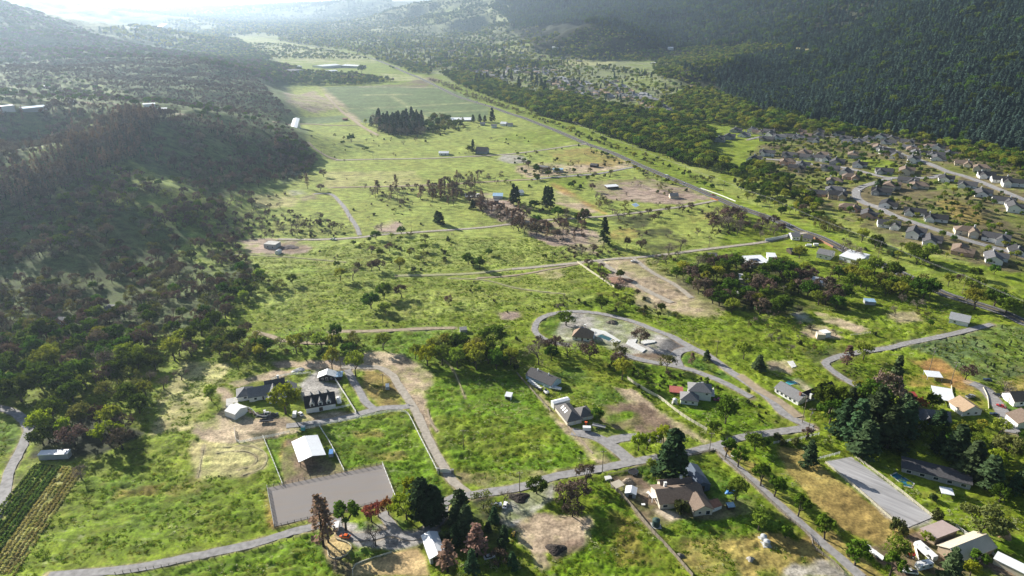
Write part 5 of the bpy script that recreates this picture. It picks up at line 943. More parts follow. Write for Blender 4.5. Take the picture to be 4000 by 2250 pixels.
        mb = MB(); mb.box(-1.5, 1.5, -1.1, -.6, 0, .7); mb.box(-1.5, 1.5, .6, 1.1, 0, .7); mb.build('tracks', tyre, o); taper(o, 'body', m, [(-1.6,.8),(1.2,.8),(1.2,1.5),(-1.6,1.7)], 1.0); taper(o, 'cabin', glass, [(.1,1.5),(1.2,1.5),(1.0,2.6),(.1,2.6)], .45); mb = MB(); mb.tube((1.2,-.5,1.3), (3.0,-.5,3.4), .2, .16, 6); mb.tube((3.0,-.5,3.4), (4.4,-.5,1.4), .15, .12, 6); a = mb.build('arm', m, o); mb = MB(); mb.box(4.1, 4.8, -.8, -.2, .7, 1.4); mb.build('bucket', pipe, a)
    elif kind == 'boat':
        taper(o, 'hull', m, [(-2.8,.6),(2.4,.6),(3.4,1.4),(-3,1.3)], .9, 1.15); mb = MB(); mb.prof([(-1.2,1.3),(1.2,1.3),(0,2.1)], -3.0, 2.9); mb.build('cover', m, o); wheels(o, (-.8, .1), 1.0, .33)
    return o
for q in '''pickup;2287;1441;165;white;white pickup in front of the small camper, bottom right corner|camper;2322;1430;195;white;short white camper behind the bottom-right pickup|rv;2326;1394;105;white;long white motor home with side awning left of the big barn|pickup;2184;1384;130;white;white pickup under the street tree by the covered boat|boat;2205;1400;120;white;white covered boat on its trailer beside the street tree|tractor;2292;1402;150;red;small red tractor on the brown yard|box;848;1331;95;white;white box trailer beside the round green tree by the arena|car;868;1352;165;orange;orange car on the curved bottom driveway|box;834;1147;100;blue;small blue trailer at the fence right of the open barn|van;742;1046;100;white;white van parked under the big oak|car;757;1044;130;white;white car left of the long stable|boat;853;1012;110;white;white boat beside the right end of the stable|tractor;669;1042;10;white;white tractor by the gravel pile in the farm yard|flat;671;1062;10;black;black open trailer in the shade of the white storage barn|box;975;979;100;white;tiny white trailer on the brown island in the drive|digger;1374;990;120;white;white excavator below the black-roofed barn|flat;1397;980;160;white;long white flatbed trailer by the pale blue gable|box;1476;1084;175;white;white box trailer on the paved yard of the garage house|tractor;1474;1070;80;orange;orange tractor by the garage doors|flat;1506;1076;160;grey;grey trailer full of cuttings by the round bush|car;1805;1008;175;maroon;maroon car on the dark drive of the hip-roofed house|car;1764;968;165;grey;grey car behind the hip-roofed house|car;2509;996;120;black;black car at the kerb, upper one of the cul-de-sac street|car;2518;1024;135;red;red car parked in a side drive of the cul-de-sac street|car;2501;1045;150;dark;dark blue car on the roadway of the cul-de-sac street|car;2542;1074;140;white;white car in a driveway at the right edge|car;2484;958;150;dark;dark car in the shade at the top of the cul-de-sac|van;1678;444;-38;white;white van on the highway, just past the side lane|car;1722;463;-38;white;white car on the highway, before the white barrier|car;1794;492;-38;red;red car on the highway by the orange barrier|car;1866;522;-38;white;white car on the highway below the barrier|car;1984;568;-38;white;white car on the highway above the fenced yard|car;2124;629;-38;white;white car on the highway by the flat white roof|van;2034;620;170;white;white truck parked in the highway yard, left one|box;2052;619;175;white;white box trailer in the highway yard, right of the truck|pickup;1595;660;160;white;white pickup at the top of the tan dirt strip|pickup;839;604;-15;white;white pickup on the lane by the burnt pad|car;1178;246;-38;white;tiny white car on the far highway, nearer of a pair|car;1200;256;-38;white;tiny white car on the far highway beside the vineyard corner|car;1222;264;-38;silver;tiny silver car on the far highway near the grove|car;1016;181;-38;white;tiny white car far up the highway|car;1037;189;-38;white;tiny white car far up the highway, second one|car;2164;481;30;white;white car at the estate street bend|car;2140;497;60;silver;silver car beside the bend driveway of the estate|pickup;1246;1274;10;white;white truck at the shaded edge of the burnt lot, left one|car;1271;1274;80;white;white car at the shaded edge of the burnt lot, right one|car;1231;1404;20;silver;covered silver car in the dark bottom wood|tractor;1292;1350;80;yellow;yellow loader at the left edge of the burnt lot|pickup;2440;1000;20;grey;grey pickup beside the tan-roofed house|cart;1333;962;150;white;white utility cart, first in the row beside the black-roofed barn|cart;1338;966;150;silver;silver utility cart, second in the row beside the black-roofed barn|cart;1343;970;150;white;white utility cart, third in the row beside the black-roofed barn|cart;1348;974;150;grey;grey utility cart, fourth in the row beside the black-roofed barn|cart;1353;978;150;dark;dark utility cart, fifth in the row beside the black-roofed barn|cart;1358;982;150;black;black utility cart, last in the row beside the black-roofed barn|pickup;1952;668;10;white;white pickup left of the solar-roofed house|van;2108;686;20;white;white van beside the burnt grove'''.split('|'):
    k, x, y, a, c, lb = q.split(';'); vehicle(k, float(x), float(y), float(a), c, lb)
# ------------------------------------------------------------------ tanks, gate, pools and small things
def thing1(name, label, cat, x, y, yaw=0, group=None): p = G1(x, y); o = empty(name, p, R(yaw)); tag(o, label, cat, group); return o
def tank(x, y, r, h, m, label):
    o = thing1('water_tank', label, 'water tank', x, y, 0, 'water tanks'); mb = MB(); mb.tube((0,0,-.2), (0,0,h), r, r, 20); mb.tube((0,0,h), (0,0,h+r*.3), r, r*.35, 20); mb.build('shell', m, o); mb = MB(); mb.tube((0,0,h+r*.28), (0,0,h+r*.42), r*.22, r*.22, 10); mb.build('lid', m, o)
    for k in range(2): mb = MB(); mb.tube((0,0,h*(.33+.33*k)), (0,0,h*(.33+.33*k)+.06), r+.03, r+.03, 20); mb.build('band', pipe, o)
    mb = MB(); mb.box(-r-.4, r+.4, -r-.4, r+.4, -.4, .08); mb.build('pad', conc, o)
tank(1650,1322,1.6,3.0,mat('green_tank', (.04,.08,.07), .4, .1, 1),'dark green water tank beside the long board fence'); tank(1697,1014,1.2,2.6,white,'white water tank by the cream panel fence'); tank(1920,1357,1.3,1.9,PC['silver'],'silver tank on the dry lawn, rear of two'); tank(1928,1370,1.3,1.9,PC['silver'],'silver tank on the dry lawn, front of two'); tank(1846,1145,1.0,1.6,greyw,'small grey tank near the first street tree')
g = thing1('drive_gate', 'white arched double gate between stone pillars at the farm drive', 'gate', 1121, 1190, -8)
for s in (-1, 1):
    mb = MB(); mb.box(s*3.3-.5, s*3.3+.5, -.5, .5, -.4, 2.2); mb.box(s*3.3-.6, s*3.3+.6, -.6, .6, 2.2, 2.4); mb.build('pillar', mat('gate_stone', (.24,.23,.22), .9, .3, 2), g)
    mb = MB(); mb.prof([(0.02*s,.15),(s*2.75,.15),(s*2.75,1.5),(s*1.8,2.0),(s*.9,2.3),(.02*s,2.4)][::s], -.06, .06, 'y'); mb.build('leaf', fwhite, g)
water = mat('pool_water', (.05,.34,.36), .08, .15, .6, spec=.8)
def poolq(label, px, m=water, deck=None):
    w = GP(P(px)); c = w.mean(0); o = empty('swimming_pool', c); tag(o, label, 'pool', 'swimming pools'); q = [(p[0]-c[0], p[1]-c[1]) for p in w]
    area = sum(q[i][0]*q[(i+1) % len(q)][1]-q[(i+1) % len(q)][0]*q[i][1] for i in range(len(q)))
    if area < 0: q = q[::-1]
    mb = MB(); mb.slab([(a*1.12, b*1.12, .10) for a, b in q], .5); mb.build('coping', conc, o); mb = MB(); mb.slab([(a*.98, b*.98, .14) for a, b in q], .1); mb.build('water', m, o)
poolq('turquoise swimming pool behind the long ranch house', '1967,957 1990,953 2006,964 1986,969'); poolq('dark green rectangular pool in the pale terrace', '1500,846 1513,842 1542,851 1532,858', mat('dark_pool', (.03,.10,.10), .08, .2, .6, spec=.8)); poolq('dark blue kidney-shaped pool in the shade of the tall trees', '2242,1196 2256,1190 2275,1202 2298,1216 2292,1226 2274,1222 2258,1208', mat('shade_pool', (.02,.14,.20), .08, .2, .6, spec=.8)); poolq('small bright pond between the burnt trees', '1589,514 1600,511 1608,517 1598,521', mat('pond_water', (.20,.30,.40), .1, .2, .6, spec=.8))
def slabq(label, px, h=.35, m=None, name='foundation_slab'):
    w = GP(P(px)); c = w.mean(0); o = empty(name, c); tag(o, label, 'foundation'); q = [(p[0]-c[0], p[1]-c[1]) for p in w]; area = sum(q[i][0]*q[(i+1) % len(q)][1]-q[(i+1) % len(q)][0]*q[i][1] for i in range(len(q)))
    if area < 0: q = q[::-1]
    mb = MB(); mb.slab([(a, b, h) for a, b in q], h+.6); mb.build('slab', m or mat('pale_concrete', (.62,.62,.60), .85, .1, .5), o)
slabq('pale terrace between the brown-roofed house and its pool', '1483,834 1488,826 1523,834 1516,841 1497,845 1495,852 1476,851', .3); slabq('pale terrace strip beside the dark pool', '1536,860 1548,856 1515,840 1523,834 1562,858 1545,866', .3)
slabq('white L-shaped ruin foundation beside the ring drive', '1580,856 1603,854 1598,864 1626,880 1616,888 1574,866', .5); slabq('broken white wall remains below the dark bare tree', '1610,862 1626,856 1650,859 1647,863 1620,867', .6); slabq('round grey slab among shrubs by the near lawn', '1593,1186 1606,1188 1603,1196 1590,1194', .1, conc)
slabq('small white pad among the beds uphill of the shed', '1520,1200 1536,1198 1540,1206 1524,1209', .5); slabq('pale slab with raised edges on the scraped lot', '1980,910 1995,908 2004,922 1992,926', .2)
t = thing1('trampoline', 'round black trampoline on the lawn below the cross lane', 'trampoline', 1593, 1190); mb = MB(); mb.tube((0,0,.85), (0,0,.95), 2.2, 2.2, 24); mb.build('mat', mat('black_mesh', (.015,.015,.02), .8, .1, 1), t); mb = MB()
for k in range(24): a, b = 2*math.pi*k/24, 2*math.pi*(k+1)/24; mb.tube((2.3*math.cos(a),2.3*math.sin(a),.92), (2.3*math.cos(b),2.3*math.sin(b),.92), .08, .08, 5, False)
mb.build('frame', PC['dark'], t)
for k in range(6): a = math.pi*k/3; mb = MB(); mb.tube((2.2*math.cos(a),2.2*math.sin(a),0), (2.2*math.cos(a),2.2*math.sin(a),.9), .04, .04, 5); mb.build('leg', pipe, t)
def heap(name, label, cat, x, y, r, h, m, n=1, seed=1):
    o = thing1(name, label, cat, x, y); rg = np.random.default_rng(seed); ps = 26; rn = 6; mb = MB(); V = []
    for i in range(rn+1):
        f = i/rn
        for k in range(ps): a = 2*math.pi*k/ps; rad = r*(1-f)*(1+.18*math.sin(3*a+seed)+.1*rg.normal()*.6); V.append((rad*math.cos(a), rad*math.sin(a)*.8, h*(1-(1-f)**2)*(1+.08*rg.normal())-.15*(i == 0)))
    mb.v = V; mb.f = [[i*ps+k, i*ps+(k+1) % ps, (i+1)*ps+(k+1) % ps, (i+1)*ps+k] for i in range(rn) for k in range(ps)]
    b = mb.build(name+'_mass', m, o); return o
heap('gravel_pile', 'dark gravel pile in the farm yard by the tractor', 'gravel pile', 686, 1046, 3.2, 1.6, mat('dark_gravel', (.07,.07,.075), .95, .3, 3, bump=.05), seed=2); heap('gravel_pile', 'dark earth pile at the shadow edge of the white storage barn', 'gravel pile', 657, 1047, 2.6, 1.1, mat('dark_gravel', (.07,.07,.075)), seed=4)
heap('brush_pile', 'grey pile of cut brush on the gravel of the ring drive', 'brush pile', 1540, 812, 4.0, 1.6, mat('brush_grey', (.17,.15,.12), .95, .35, 3, bump=.1), seed=5); heap('boulder_pile', 'pale rock pile standing on the dry lawn', 'boulder pile', 1888, 1408, 1.7, 1.3, mat('rock', (.42,.40,.37), .9, .3, 2, bump=.1), seed=7); heap('boulder_pile', 'dark rock pile near the end of the board fence', 'boulder pile', 1712, 1399, 1.7, 1.0, mat('dark_rock', (.20,.18,.15), .9, .3, 2, bump=.1), seed=8)
heap('tarp_pile', 'bright blue tarp heap beside the willowy tree', 'tarp', 1838, 1238, 2.6, 1.3, mat('blue_tarp', (.06,.24,.62), .5, .35, 1.2), seed=9); heap('log_pile', 'heap of split logs on the lawn above the near house', 'log pile', 1580, 1212, 3.2, 1.4, mat('cut_wood', (.33,.27,.20), .9, .4, 2, bump=.1), seed=10); heap('hay_bale_stack', 'rounded straw stack on the grass right of the willow', 'hay stack', 2524, 1348, 3.0, 3.2, mat('old_straw', (.42,.27,.16), .95, .3, 2, bump=.1), seed=11)
heap('debris_heap', 'charred debris heap in the shadow on the burnt lot', 'debris', 1306, 1252, 4.5, 1.4, mat('char_debris', (.05,.04,.035), .95, .4, 2, bump=.1), seed=12); heap('debris_heap', 'dark timber heap on the right side of the burnt lot', 'debris', 1398, 1382, 4.0, 1.3, mat('char_debris', (.05,.04,.035)), seed=13); heap('debris_heap', 'reddish rubble heap on the lot by the board fence', 'debris', 1560, 706, 10, 1.2, mat('rubble', (.27,.16,.11), .95, .4, 1, bump=.1), seed=14); heap('debris_heap', 'grey ash heap on the burnt pad', 'debris', 728, 622, 8, .9, mat('ash', (.11,.09,.09), .95, .3, 1), seed=15)
heap('debris_heap', 'covered pile of white sacks behind the vegetable beds', 'debris', 752, 933, 4.0, 1.5, mat('sacks', (.55,.55,.55), .8, .6, .8), seed=16)
c = thing1('playhouse', 'turquoise cabinet standing at the corner of the farm fence', 'cabinet', 763, 1082); mb = MB(); mb.box(-.9,.9,-.7,.7,0,2.1); mb.build('body', mat('turquoise', (.10,.45,.48), .5, .08, 1), c); mb = MB(); mb.box(-1,1,-.8,.8,2.1,2.22); mb.build('lid', fwhite, c)
for i, (x, y) in enumerate([(1618,1272),(1600,1287),(1630,1242)]):
    b = thing1('garden_table', ['small white table on the mulch left of the near house', 'small wooden table below the white one on the mulch', 'small pale table under the blossom shrub'][i], 'table', x, y, 20*i, 'garden tables'); mb = MB(); mb.box(-.8,.8,-.6,.6,.72,.8); mb.build('top', fwhite if i != 1 else wood, b)
    for a in (-.7, .7):
        for d in (-.5, .5): mb = MB(); mb.box(a-.05,a+.05,d-.05,d+.05,-.1,.72); mb.build('leg', wood, b)
# raised beds and the vine rows at the left
for i in range(5):
    b = thing1('raised_bed', ['first', 'second', 'third', 'fourth', 'last'][i]+' of five narrow planter beds by the white storage barn', 'planter', 612+i*9, 1031+i*3.0, -60, 'planter beds'); mb = MB(); mb.box(-2,2,-.6,.6,-.2,.45); mb.build('box', dkwood, b); mb = MB(); mb.box(-1.9,1.9,-.5,.5,.45,.5); mb.build('soil', mat('soil', (.05,.035,.025), .95, .3, 2), b)
def row_plants(name, label, a, b, m, hgt, wid, group, seed, dens=1.2):
    pa, pb = G1(*a), G1(*b); L = (pb-pa).length; n = int(L*dens*6); rg = np.random.default_rng(seed); t = rg.uniform(0, 1, n); g_ = fbm(t*L/4., t*0+seed, 2, seed) > .22
    t = t[g_]; n = len(t); d = (pb-pa)/L; nrm = np.array([-d.y, d.x]); c = np.zeros((n, 3)); o_ = rg.normal(size=n)*wid*.4
    c[:, 0] = (pb.x-pa.x)*t+nrm[0]*o_; c[:, 1] = (pb.y-pa.y)*t+nrm[1]*o_; c[:, 2] = HZ(c[:, 0]+pa.x, c[:, 1]+pa.y)-pa.z+rg.uniform(.05, hgt, n)
    V = rquads(rg, c, rg.normal(size=(n, 3))+np.array([0, 0, .6]), rg.uniform(.35, .8, n)); o = link(name, mesh_np(name, V, np.arange(len(V)).reshape(-1, 4), m)); o.location = pa; return tag(o, label, 'row', group)
# ------------------------------------------------------------------ the far town: small houses, each with wall and roof
tw = []
for wm, rm in ((white, r_grey), (cream, r_tan), (greyw, mat('pale_shingles', (.36,.37,.38))), (tanw, r_grey)):
    for tp in (GB, HP_):
        b = (-10, 10, -6, 6, 3.4, 2.8, tp, 'x'); o = empty('town_house', (0, 0, -500)); walls_of(o, [b, (1, 7, -9, -4.5, 3.0, 2.2, GB, 'y')], wm, -2.5); roof_of(o, b, rm); roof_of(o, (1, 7, -9, -2, 3.0, 2.2, GB, 'y'), rm); tw.append(o)
TZ = [('on the far street of the town', 26, '1515,205 1560,205 1640,245 1720,290 1690,300 1600,262 1520,225'), ('along the left street of the town', 27, '1375,205 1420,195 1500,215 1560,250 1480,240 1380,225'), ('in the hedged rows left of the town', 28, '1245,150 1290,160 1420,180 1400,190 1290,185'), ('by the highway curve of the far town', 26, '1140,160 1180,165 1280,195 1270,205 1180,180'), ('under the trees behind the oak belt', 42, '1440,240 1700,290 1790,330 1780,345 1650,300 1440,255'), ('among the trees of the middle valley', 75, '1080,100 1300,95 1500,150 1440,160 1200,150 1080,130'), ('at the mountain foot behind the estate', 34, '1900,318 2000,322 2200,350 2400,385 2560,420 2560,430 2380,398 2100,352 1900,332')]
tr_ = np.random.default_rng(9); ti = 0; made = []
for ph_, sp, s in TZ:
    poly = P(s); g = GP(poly); x0, y0 = g[:, :2].min(0); x1, y1 = g[:, :2].max(0)
    for yy in np.arange(y0, y1, sp*1.15):
        for xx in np.arange(x0, x1, sp):
            x = xx+tr_.uniform(-.18, .18)*sp; y = yy+tr_.uniform(-.18, .18)*sp; z = float(HZ(x, y)); a, b = project(x, y, z)
            if not pin_(float(a), float(b), poly): continue
            if any((x-u)**2+(y-v)**2 < 22**2 for u, v in made[-60:]): continue
            if ti >= 285: continue
            made.append((x, y)); src = tw[int(tr_.integers(len(tw)))]; r = src.copy(); COL.objects.link(r); r.location = (x, y, z); r.rotation_euler = (0, 0, R(float(tr_.choice((-38, 52, -30, 60)))))
            wmn = None
            for ch in [c for c in COL.objects if c.parent == src]:
                c = ch.copy(); COL.objects.link(c); c.parent = r
                if ch.name.startswith('wall'): wmn = ch.data.materials[0].name.split('_')[0]
            tag(r, f"small {wmn}-walled house {ph_}", 'house', f"{wmn} houses {ph_}"); KEEP.append((x, y, 7)); ti += 1
for o in tw:
    for c in [c for c in COL.objects if c.parent == o]: bpy.data.objects.remove(c)
    bpy.data.objects.remove(o)
print('town houses', ti)
# ------------------------------------------------------------------ tree prototypes, 10 m tall, origin at the foot
def rquads(rg, c, nrm, size, asp=1.0, axis=None):
    n = len(c); nrm = nrm/(np.linalg.norm(nrm, axis=1)[:, None]+1e-9)
    t = rg.normal(size=(n, 3)) if axis is None else axis
    u = np.cross(nrm, t); u /= np.linalg.norm(u, axis=1)[:, None]+1e-9; v = np.cross(nrm, u)
    s = (size if np.ndim(size) else np.full(n, size))[:, None]*.5
    return np.stack([c-u*s-v*s*asp, c+u*s-v*s*asp, c+u*s*.8+v*s*asp, c-u*s*.8+v*s*asp], 1).reshape(-1, 3)
def limb(V, Fc, p0, p1, r0, r1, n=5):
    p0 = np.array(p0, float); p1 = np.array(p1, float); d = p1-p0; d /= np.linalg.norm(d)+1e-9
    a = np.cross(d, [0.3, .2, 1]); a /= np.linalg.norm(a)+1e-9; b = np.cross(d, a); i = sum(len(v) for v in V)
    k = np.arange(n)*2*np.pi/n; ring = np.cos(k)[:, None]*a+np.sin(k)[:, None]*b
    V.append(np.concatenate([p0+ring*r0, p1+ring*r1])); j = np.arange(n); j2 = (j+1) % n
    Fc.append(np.stack([i+j, i+j2, i+n+j2, i+n+j], 1))
def make_proto(kind, seed):
    rg = np.random.default_rng(seed*97+ord(kind)); V = []; Fq = []
    tV = []; tF = []
    if kind in 'GSYDLWPRO':
        H = 10.; wid = {'G': 5.2, 'S': 5.0, 'Y': 5.0, 'D': 5.0, 'L': 3.7, 'W': 6.0, 'P': 5, 'R': 5, 'O': 4.2}[kind]
        th_ = {'G': 1.6, 'S': 2.6, 'D': 2.2, 'L': 2.4, 'W': 1.8}.get(kind, 2.2)
        lean = rg.normal(size=2)*.35
        nb = {'G': 40, 'S': 36, 'Y': 34, 'D': 34, 'L': 26, 'W': 34}.get(kind, 26)
        cz = th_+ (H-th_)*.5; hz_ = (H-th_)*.5
        # blobs on and in an uneven ellipsoid, flatter underneath
        d = rg.normal(size=(nb, 3)); d[:, 2] = np.abs(d[:, 2])*1.0-.35; d /= np.linalg.norm(d, axis=1)[:, None]
        rad = rg.uniform(.45, .85, nb)[:, None]; bc = d*rad*np.array([wid, wid, hz_]); bc[:, 2] += cz-.5; bc[:, :2] += lean
        br = rg.uniform(.8, 1.6, nb)*(wid/5.)
        npb = {'G': 50, 'S': 38, 'Y': 44, 'D': 34, 'L': 56, 'W': 44}.get(kind, 38)
        ls = {'G': .52, 'S': .48, 'Y': .5, 'D': .42, 'L': .5, 'W': .45}.get(kind, .45)
        for c, r in zip(bc, br):
            q = rg.normal(size=(npb, 3)); q /= np.linalg.norm(q, axis=1)[:, None]; q[:, 2] = np.where(q[:, 2] < -.5, q[:, 2]*.6, q[:, 2])
            rr_ = r*rg.uniform(.35, 1.12, npb)[:, None]; p = c+q*rr_*np.array([1, 1, .85])
            V.append(rquads(rg, p, q+rg.normal(size=(npb, 3))*.55, ls*rg.uniform(.6, 1.25, npb), 1.0 if kind != 'W' else 1.8))
        limb(tV, tF, (0, 0, -.6), (lean[0]*.5, lean[1]*.5, th_), .36, .26, 7)
        for k in range(6):
            e = bc[rg.integers(nb)]*.8+np.array([0, 0, .8]); limb(tV, tF, (lean[0]*.5, lean[1]*.5, th_-.2), e, .17, .05, 4)
    elif kind == 'B' or kind == 'M':   # leafless oak with forking limbs (M: thin leaf haze)
        def fork(p, d, L, r, lev):
            q = p+d*L; limb(tV, tF, p, q, r, r*.62, 5 if lev < 2 else 3)
            if lev == 4:
                m = 9 if kind == 'B' else 13
                c = q+rg.normal(size=(m, 3))*.55*np.array([1, 1, .7]); V.append(rquads(rg, c, rg.normal(size=(m, 3)), rg.uniform(.5, 1.0, m) if kind == 'B' else rg.uniform(.3, .55, m), .11 if kind == 'B' else .9)); return
            for _ in range(3 if lev < 3 else 2):
                nd = d+rg.normal(size=3)*(.62 if lev else .75); nd[2] = nd[2]*.8+.18; nd /= np.linalg.norm(nd); fork(q, nd, L*rg.uniform(.66, .9), r*.62, lev+1)
        fork(np.array([0, 0, -.4]), np.array([rg.normal()*.08, rg.normal()*.08, 1.]), 2.6, .34, 0)
    elif kind in 'CXKF':
        real = kind; kind = 'C' if kind == 'F' else kind
        H = 10.; base = {'C': 1.2, 'X': .2, 'K': 2.2}[kind]; wd = {'C': 2.2, 'X': 2.3, 'K': 1.7}[kind]
        nbr = {'C': 62, 'X': 75, 'K': 40}[kind]; per = {'C': 22, 'X': 20, 'K': 9}[kind]
        for b_ in range(nbr):
            t = (b_+rg.uniform(0, 1))/nbr; t = t**.85; z = base+(H-base)*t; a_ = rg.uniform(0, 6.283)
            pf = (1-t)**.8 if kind != 'X' else math.sqrt(max(0, 1-t**2.2))*.9
            Lb = (wd*pf*rg.uniform(.72, 1.3)+.18); u = np.sqrt(rg.uniform(.03, 1, per)); wv_ = .42+.28*Lb*u*(.6 if kind == 'K' else 1)
            c = np.zeros((per, 3)); sp_ = rg.normal(size=per)*wv_*.55; c[:, 0] = math.cos(a_)*Lb*u-math.sin(a_)*sp_; c[:, 1] = math.sin(a_)*Lb*u+math.cos(a_)*sp_
            c[:, 2] = z+rg.normal(size=per)*.10-Lb*u*u*.28+(.35*Lb*u if kind == 'X' else 0)
            V.append(rquads(rg, c, np.array([math.cos(a_)*.35, math.sin(a_)*.35, .9])+rg.normal(size=(per, 3))*.45, rg.uniform(.32, .62, per)*(1 if kind != 'K' else .7), 1.3, np.tile([math.cos(a_), math.sin(a_), -.3], (per, 1))))
        V.append(rquads(rg, np.stack([rg.normal(size=8)*.08, rg.normal(size=8)*.08, rg.uniform(H-.9, H, 8)], 1), rg.normal(size=(8, 3)), .3))
        limb(tV, tF, (0, 0, -.6), (0, 0, 9.7), .2, .03, 6)
        if kind == 'K':
            for _ in range(22):
                zz = rg.uniform(1.5, 9); aa = rg.uniform(0, 6.28); L = (10-zz)*.17+.4; limb(tV, tF, (0, 0, zz), (math.cos(aa)*L, math.sin(aa)*L, zz-.15), .04, .01, 3)
    elif kind in 'UV':      # low spreading shrub, still 10 high in proto units
        nb = 12
        d = rg.normal(size=(nb, 3)); d[:, 2] = np.abs(d[:, 2]); d /= np.linalg.norm(d, axis=1)[:, None]
        bc = d*rg.uniform(.3, .8, nb)[:, None]*np.array([5.5, 5.5, 6.0]); bc[:, 2] += 1.8
        for c in bc:
            q = rg.normal(size=(36, 3)); q /= np.linalg.norm(q, axis=1)[:, None]; p = c+q*rg.uniform(.5, 2.6, 36)[:, None]; p[:, 2] = np.maximum(p[:, 2], .3)
            V.append(rquads(rg, p, q+rg.normal(size=(36, 3))*.6, rg.uniform(.6, 1.5, 36), 1.0 if kind == 'U' else .35))
        for k in range(4): limb(tV, tF, (0, 0, -.5), bc[k], .25, .08, 4)
    V = np.concatenate(V) if V else np.zeros((0, 3))
    tVv = np.concatenate(tV); tFf = np.concatenate([f for f in tF])
    return V, tVv, tFf
LM = {'F': leafmat('hazed_fir_needles', (.095,.150,.125), .4, .03, .2), 'G': leafmat('evergreen_oak_leaves', (.092,.150,.020), .35), 'S': leafmat('budding_leaves', (.24,.28,.045), .3, .035, .4), 'Y': leafmat('bright_leaves', (.27,.33,.03), .2, .02, .45),  # F: the blue of distant haze is put into the needle colour
      'D': leafmat('scorched_leaves', (.155,.112,.092), .4, .03, .15), 'C': leafmat('conifer_needles', (.060,.098,.042), .35, .03, .15), 'X': leafmat('cypress_foliage', (.045,.075,.030), .2, .02, .1),
      'K': leafmat('dead_needles', (.25,.165,.12), .35, .02, .2), 'U': leafmat('shrub_leaves', (.085,.11,.036), .45, .04, .2), 'V': leafmat('burnt_twigs', (.10,.075,.062), .4, .03, .1),
      'B': leafmat('bare_twigs', (.22,.185,.155), .3, .02, .1), 'M': leafmat('young_leaves', (.17,.175,.055), .3, .03, .3), 'W': leafmat('willow_leaves', (.19,.21,.07), .15, .02, .4), 'P': leafmat('white_blossom', (.45,.42,.36), .15, .01, .3),
      'R': leafmat('red_blossom', (.30,.10,.085), .2, .01, .3), 'O': leafmat('orange_leaves', (.34,.13,.06), .2, .02, .3), 'L': leafmat('street_tree_leaves', (.12,.20,.022), .12, .01, .35)}
bark = mat('bark', (.09,.072,.058), .9, .3, 2); char = mat('charred_bark', (.025,.022,.02), .95, .3, 2)
NAME = {'F': 'fir_tree', 'G': 'oak_tree', 'S': 'budding_oak_tree', 'Y': 'leafy_tree', 'D': 'scorched_oak_tree', 'C': 'conifer_tree', 'X': 'cypress_tree', 'K': 'burnt_conifer_tree', 'U': 'shrub', 'V': 'burnt_shrub', 'B': 'bare_tree', 'M': 'sparse_tree', 'W': 'willow_tree', 'P': 'blossom_tree', 'R': 'red_leaved_tree', 'O': 'orange_leaved_tree', 'L': 'street_tree'}
LOOK = {'F': 'haze-tinted fir', 'G': 'dark evergreen oak', 'S': 'pale budding oak', 'Y': 'bright yellow-green tree', 'D': 'scorched brown-crowned oak', 'C': 'dark green conifer', 'X': 'black-green pointed cypress', 'K': 'burnt brown conifer', 'U': 'olive green bush', 'V': 'burnt leafless brown bush', 'B': 'bare grey-branched tree', 'M': 'thin-leaved open tree', 'W': 'drooping pale willow', 'P': 'white blossoming tree', 'R': 'red-leaved garden tree', 'O': 'orange-leaved garden tree', 'L': 'round green roadside tree'}
CAT = {k: ('bush' if k in 'UV' else 'tree') for k in NAME}
NV = {'F': 4, 'G': 4, 'S': 4, 'D': 3, 'C': 4, 'K': 3, 'U': 3, 'V': 3, 'B': 4, 'M': 3}
PROTO = {}
protocol = bpy.data.collections.new('tree_kinds')
subcol = {}
for k in NAME:
    PROTO[k] = []
    cc = bpy.data.collections.new('kind_'+NAME[k]); subcol[k] = cc
    for s in range(NV.get(k, 2)):
        V, tV_, tF_ = make_proto(k, s+1)
        Q = np.arange(len(V)).reshape(-1, 4)
        tm = char if k in 'KVD' else bark
        crown = mesh_np(NAME[k]+'_crown', V, Q, LM[k]) if len(V) else None
        trunk = mesh_np(NAME[k]+'_trunk', tV_, tF_, tm, smooth=True)
        both = mesh_np(NAME[k]+'_whole', np.concatenate([V, tV_]), [Q, tF_+len(V)], [LM[k], tm], [0]*len(Q)+[1]*len(tF_))
        PROTO[k].append((crown, trunk, both))
        po = bpy.data.objects.new(NAME[k]+'_%d' % s, both); cc.objects.link(po)
# ------------------------------------------------------------------ where nothing grows: roads, yards, buildings
EG = 2.0; EX0, EY0 = -1400, 100; EN = (1500, 1300)
excl = np.zeros(EN, bool)
def mark(x, y, r):
    i0 = int((x-r-EX0)/EG); i1 = int((x+r-EX0)/EG)+1; j0 = int((y-r-EY0)/EG); j1 = int((y+r-EY0)/EG)+1
    excl[max(i0, 0):max(i1, 0), max(j0, 0):max(j1, 0)] = True
for nm, w, c, pl in road_lines:
    for x, y in pl: mark(x, y, w/2+(2.2 if nm != 'highway' else 5))
for x, y, r in KEEP: mark(x, y, r)
def free(x, y):
    i = ((x-EX0)/EG).astype(int); j = ((y-EY0)/EG).astype(int)
    ok = (i >= 0) & (i < EN[0]) & (j >= 0) & (j < EN[1])
    return ~(excl[np.clip(i, 0, EN[0]-1), np.clip(j, 0, EN[1]-1)] & ok)
def pin(x, y, poly):
    ins = np.zeros(x.shape, bool); n = len(poly)
    for i in range(n):
        ax, ay = poly[i]; bx, by = poly[(i+1) % n]
        c = (ay > y) != (by > y); ins ^= c & (x < (bx-ax)*(y-ay)/(by-ay+1e-18)+ax)
    return ins
